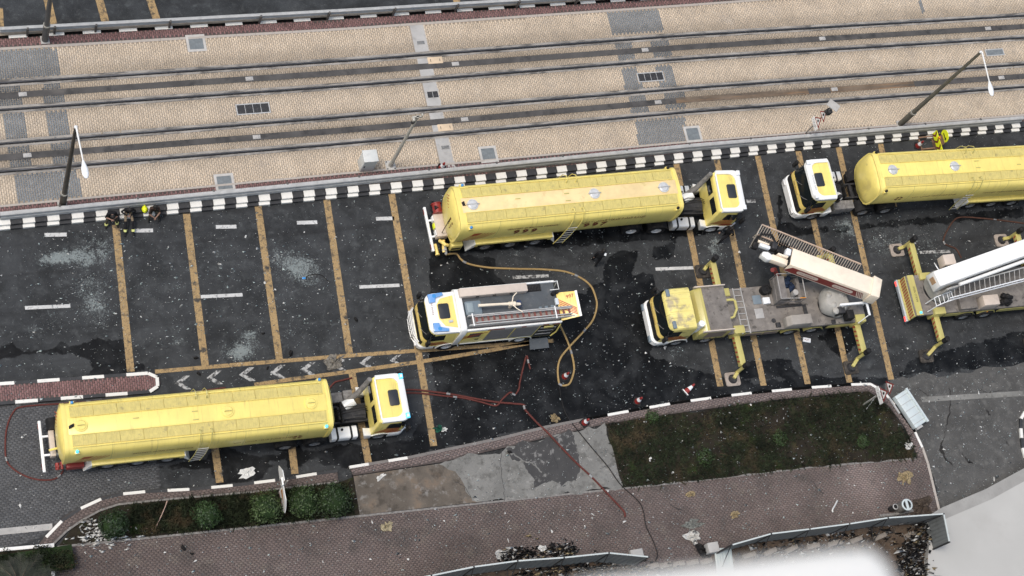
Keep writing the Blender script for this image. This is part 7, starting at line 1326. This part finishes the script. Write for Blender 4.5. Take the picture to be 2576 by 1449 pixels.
# ---- people
def person(label, loc, rz, J, mats, hair=True, bands=(), z0=0.0, extras=None):
    """J: joints in a frame facing -y. One continuous skinned body; materials by nearest bone."""
    names = []; co = []; rad = []; ed = []; seg = []
    def V(p, r): co.append(p); rad.append(r); return len(co) - 1
    def E(a, b_, k): ed.append((a, b_)); seg.append((a, b_, k))
    P_ = {k: np.array(v, float) for k, v in J.items()}; mid = lambda a, b_, t=.5: tuple(P_[a] * (1 - t) + P_[b_] * t)
    pel = V(tuple(P_['pelvis']), .15); wa = V(mid('pelvis', 'chest'), .145); ch = V(tuple(P_['chest']), .16); nk = V(tuple(P_['neck']), .06); hd0 = V(mid('neck', 'head', .45), .075); hd = V(tuple(P_['head']), .105); ht = V(tuple(P_['head'] + (P_['head'] - P_['neck']) / np.linalg.norm(P_['head'] - P_['neck']) * .07), .085)
    E(pel, wa, 'top'); E(wa, ch, 'top'); E(ch, nk, 'top'); E(nk, hd0, 'skin'); E(hd0, hd, 'skin'); E(hd, ht, 'hair')
    for s in 'LR':
        sh = V(tuple(P_['sh' + s]), .075); E(ch, sh, 'top'); el = V(tuple(P_['el' + s]), .048); um = V(mid('sh' + s, 'el' + s), .055); E(sh, um, 'top'); E(um, el, 'sleeve'); wr = V(tuple(P_['ha' + s]), .030); fm = V(mid('el' + s, 'ha' + s), .042); E(el, fm, 'arm'); E(fm, wr, 'arm')
        d = (P_['ha' + s] - P_['el' + s]); d /= np.linalg.norm(d); palm = P_['ha' + s] + d * .07; pv = V(tuple(palm), .034); E(wr, pv, 'skin'); sd_ = np.cross(d, [0, 0, 1.0]); sd_ /= np.linalg.norm(sd_) + 1e-6
        for q in range(4):
            f0 = palm + sd_ * (q - 1.5) * .019 + d * .035; f1_ = f0 + d * (.045 - .006 * abs(q - 1)) + np.array([0, 0, -.014]); a = V(tuple(f0), .010); c = V(tuple(f1_), .008); E(pv, a, 'skin'); E(a, c, 'skin')
        th = palm - d * .02 + sd_ * .045 * (1 if s == 'L' else -1); a = V(tuple(th), .011); c = V(tuple(th + d * .035), .009); E(pv, a, 'skin'); E(a, c, 'skin')
        hp = V(tuple(P_['hip' + s]), .105); E(pel, hp, 'leg'); kn = V(tuple(P_['kn' + s]), .070); tm = V(mid('hip' + s, 'kn' + s), .090); E(hp, tm, 'leg'); E(tm, kn, 'leg'); an_ = V(tuple(P_['an' + s]), .052); cm = V(mid('kn' + s, 'an' + s, .45), .068); E(kn, cm, 'shin'); E(cm, an_, 'shin'); to = V(tuple(P_['to' + s]), .045); E(an_, to, 'boot')
    me = bpy.data.meshes.new('body'); me.from_pydata(co, ed, []); o = bpy.data.objects.new('body', me); col.objects.link(o); md = o.modifiers.new('skin', 'SKIN'); md.use_smooth_shade = True
    for i, v in enumerate(me.skin_vertices[0].data): v.radius = (rad[i], rad[i]); v.use_root = (i == pel)
    sb = o.modifiers.new('sub', 'SUBSURF'); sb.levels = 1; sb.render_levels = 1; dg = bpy.context.evaluated_depsgraph_get(); m2 = bpy.data.meshes.new_from_object(o.evaluated_get(dg)); bpy.data.objects.remove(o); bpy.data.meshes.remove(me); m2.name = 'body'
    keys = ['top', 'sleeve', 'arm', 'skin', 'hair', 'leg', 'shin', 'boot']
    m2.materials.clear()
    for k in keys: m2.materials.append(mats[k])
    A = np.array([co[a] for a, _, _ in seg]); B_ = np.array([co[b_] for _, b_, _ in seg]); D_ = B_ - A; LL = (D_ ** 2).sum(1) + 1e-9; rr = np.array([(rad[a] + rad[b_]) / 2 for a, b_, _ in seg])
    for pgn in m2.polygons:
        c = np.array(pgn.center); t_ = np.clip(((c - A) * D_).sum(1) / LL, 0, 1); dd = np.linalg.norm(c - A - D_ * t_[:, None], axis=1) / rr; pgn.material_index = keys.index(seg[int(np.argmin(dd))][2])
    m2.shade_smooth(); t = thing('person', label, 'person', (loc[0], loc[1], z0), rz, 'firefighters on the road'); o = bpy.data.objects.new('body', m2); col.objects.link(o); o.parent = t
    h = P_['head']; up = (P_['head'] - P_['neck']); up /= np.linalg.norm(up); fwd = np.array([0, -1, 0]) - up * np.dot([0, -1, 0], up); fwd /= np.linalg.norm(fwd); rt = np.cross(fwd, up)
    b = MB(); rows = []
    for j in range(6):
        a = math.pi * .58 * j / 5; rows.append([tuple(h + up * (.135 * math.cos(a) + .02) + (fwd * math.cos(q) * (.128 if math.cos(q) < 0 else .105) + rt * math.sin(q) * .122) * max(math.sin(a), .03)) for q in (2 * math.pi * i / 12 for i in range(12))])
    b.loft(rows, cap=True); b.build('hair', mats['hair'], t)
    b = MB(); f0 = h + fwd * .10; b.loft([[tuple(f0 + rt * u * k - up * w_ + fwd * e_) for u in (-.012, .012)] for k, w_, e_ in ((.6, -.015, -.004), (1.0, .02, .022), (1.3, .03, .004))], closed=False); b.build('nose', M_SKIN, t)
    for s in (-1, 1):
        b = MB(); b.sphere(tuple(h + fwd * .090 + rt * .034 * s + up * .012), .012, 6, 4); b.build('eye', M_BLK, t); b = MB(); b.sphere(tuple(h + rt * .105 * s), (.014, .022, .030), 6, 4); b.build('ear', M_SKIN, t)
    b = MB(); b.sphere(tuple(h + fwd * .092 - up * .050), (.025, .010, .008), 6, 4); b.build('mouth', M_MAROON, t)
    for s, k, tt, w_, m_ in bands:
        a, c = P_[k[0] + s], P_[k[1] + s]; p = a * (1 - tt) + c * tt; d = (c - a) / np.linalg.norm(c - a); b = MB(); b.cyl(tuple(p - d * w_), tuple(p + d * w_), .088, .082, n=12); b.build('reflective_band', m_, t)
    return t
def sit(spread=.18, reach=.42, kh=.55, ax=.60, lean=.22, hand=(.05, -.45, .62), head=(0, -.42, .98), elb=(.30, -.28, .62)):
    J = dict(pelvis=(0, 0, .46), chest=(0, -lean * .7, .84), neck=(0, -lean - .03, .99), head=head)
    for s, g in (('L', 1), ('R', -1)): J.update({'sh' + s: (g * .19, -lean * .85, .90), 'el' + s: (g * elb[0], elb[1], elb[2]), 'ha' + s: (g * hand[0], hand[1], hand[2]), 'hip' + s: (g * .10, -.04, .42), 'kn' + s: (g * spread, -reach, kh), 'an' + s: (g * (spread + .03), -ax, .11), 'to' + s: (g * (spread + .06), -ax - .17, .05)})
    return J
mA = dict(top=M_CLBLK, sleeve=M_CLBLK, arm=M_SKIN, skin=M_SKIN, hair=M_HAIR, leg=M_CLOLV, shin=M_CLOLV, boot=M_BLK); mB = dict(mA, leg=M_CLTAN, shin=M_CLBLK, arm=M_CLBLK); mC = dict(mA, top=M_CLBRN, sleeve=M_CLBRN, leg=M_CLOLV, shin=M_CLOLV)
def seat(px, py): q = at((px, py), .35); return (q[0], float(kb(q[0])) + .22)
person('firefighter in black top sitting at the left, arms folded on knees', seat(276, 532), 2, sit(.24, .40, .55, .52, .26, hand=(.04, -.47, .70), head=(0, -.40, 1.0)), mA, bands=[('L', ('kn', 'an'), .75, .05, M_HIVIS), ('R', ('kn', 'an'), .75, .05, M_HIVIS)])
person('firefighter in black jacket and tan trousers sitting with legs stretched out', seat(321, 531), -3, sit(.17, .50, .50, 1.05, .10, hand=(.08, -.30, .62), head=(0, -.20, 1.13), elb=(.36, -.10, .66)), mB, bands=[('L', ('kn', 'an'), .78, .055, M_HIVIS), ('R', ('kn', 'an'), .78, .055, M_HIVIS)])
person('bare-armed person in brown top sitting at the right of the three', seat(384, 527), 3, sit(.22, .34, .56, .40, .16, hand=(.05, -.50, .50), head=(0, -.20, 1.16), elb=(.28, -.32, .66)), mC)
def stand(stride=.16, armf=.2):
    J = dict(pelvis=(0, 0, .95), chest=(0, -.04, 1.32), neck=(0, -.05, 1.50), head=(0, -.09, 1.63))
    for s, g in (('L', 1), ('R', -1)): J.update({'sh' + s: (g * .20, -.04, 1.41), 'el' + s: (g * .28, g * armf * .4 - .02, 1.14), 'ha' + s: (g * .24, g * armf - .12, .92), 'hip' + s: (g * .10, 0, .90), 'kn' + s: (g * .12, -g * stride * .7 - .05, .50), 'an' + s: (g * .13, -g * stride, .10), 'to' + s: (g * .14, -g * stride - .18, .045)})
    return J
mS = dict(mA, arm=M_CLBLK, leg=M_CLBLK, shin=M_CLBLK)
person('person in black walking beside the cab of the 999 tanker', at((1815, 601)), -70, stand(.30, .25), mS); s2_ = person('person in black standing on damp asphalt above the yellow hose', at((1492, 663)), 150, stand(.14, .18), mS); b = MB(); b.box(-.23, -.12, -.10, .06, 1.44, 1.50); b.build('shoulder_patch', M_CONEW, s2_, bevel=.01)
q = seat(357, 524); t = thing('fire_helmet', 'fluorescent yellow fire helmet resting on the kerb between two seated people', 'helmet', (q[0] + .12, q[1] + .05, ZT + .03)); b = MB(); b.sphere((0, 0, .06), (.15, .19, .17), 14, 6, half=True); b.build('shell', M_FLUO, t); b = MB(); b.cyl((0, 0, .03), (0, 0, .06), .19, .17, n=16); b.build('brim', M_BLK, t); b = MB(); b.box(-.03, .03, -.17, .17, .16, .24); b.build('crest', M_FLUO, t, bevel=.02)

# ---- the tower the picture was taken from: its white parapet just below the camera
zl = 84.05; led = gp([(1300, 1640), (1380, 1478), (1500, 1442), (1717, 1416), (1917, 1394), (2117, 1370), (2200, 1366), (2248, 1388), (2274, 1449), (2300, 1640)], zl)
t = thing('tower_parapet', 'blurred white parapet edge in the bottom foreground', 'parapet', (0, 0, 0)); b = MB(); b.prism([tuple(p) for p in led], 'z', zl - .25, zl); b.build('coping', mat('parapet_white', (.72, .715, .69), .7, var=.04), t, bevel=.02, seg=3)
c_ = led.mean(0); b = MB(); b.prism([tuple(c_ + (p - c_) * .9) for p in led], 'z', -.05, zl - .25); b.build('wall', MATS['parapet_white'], t)
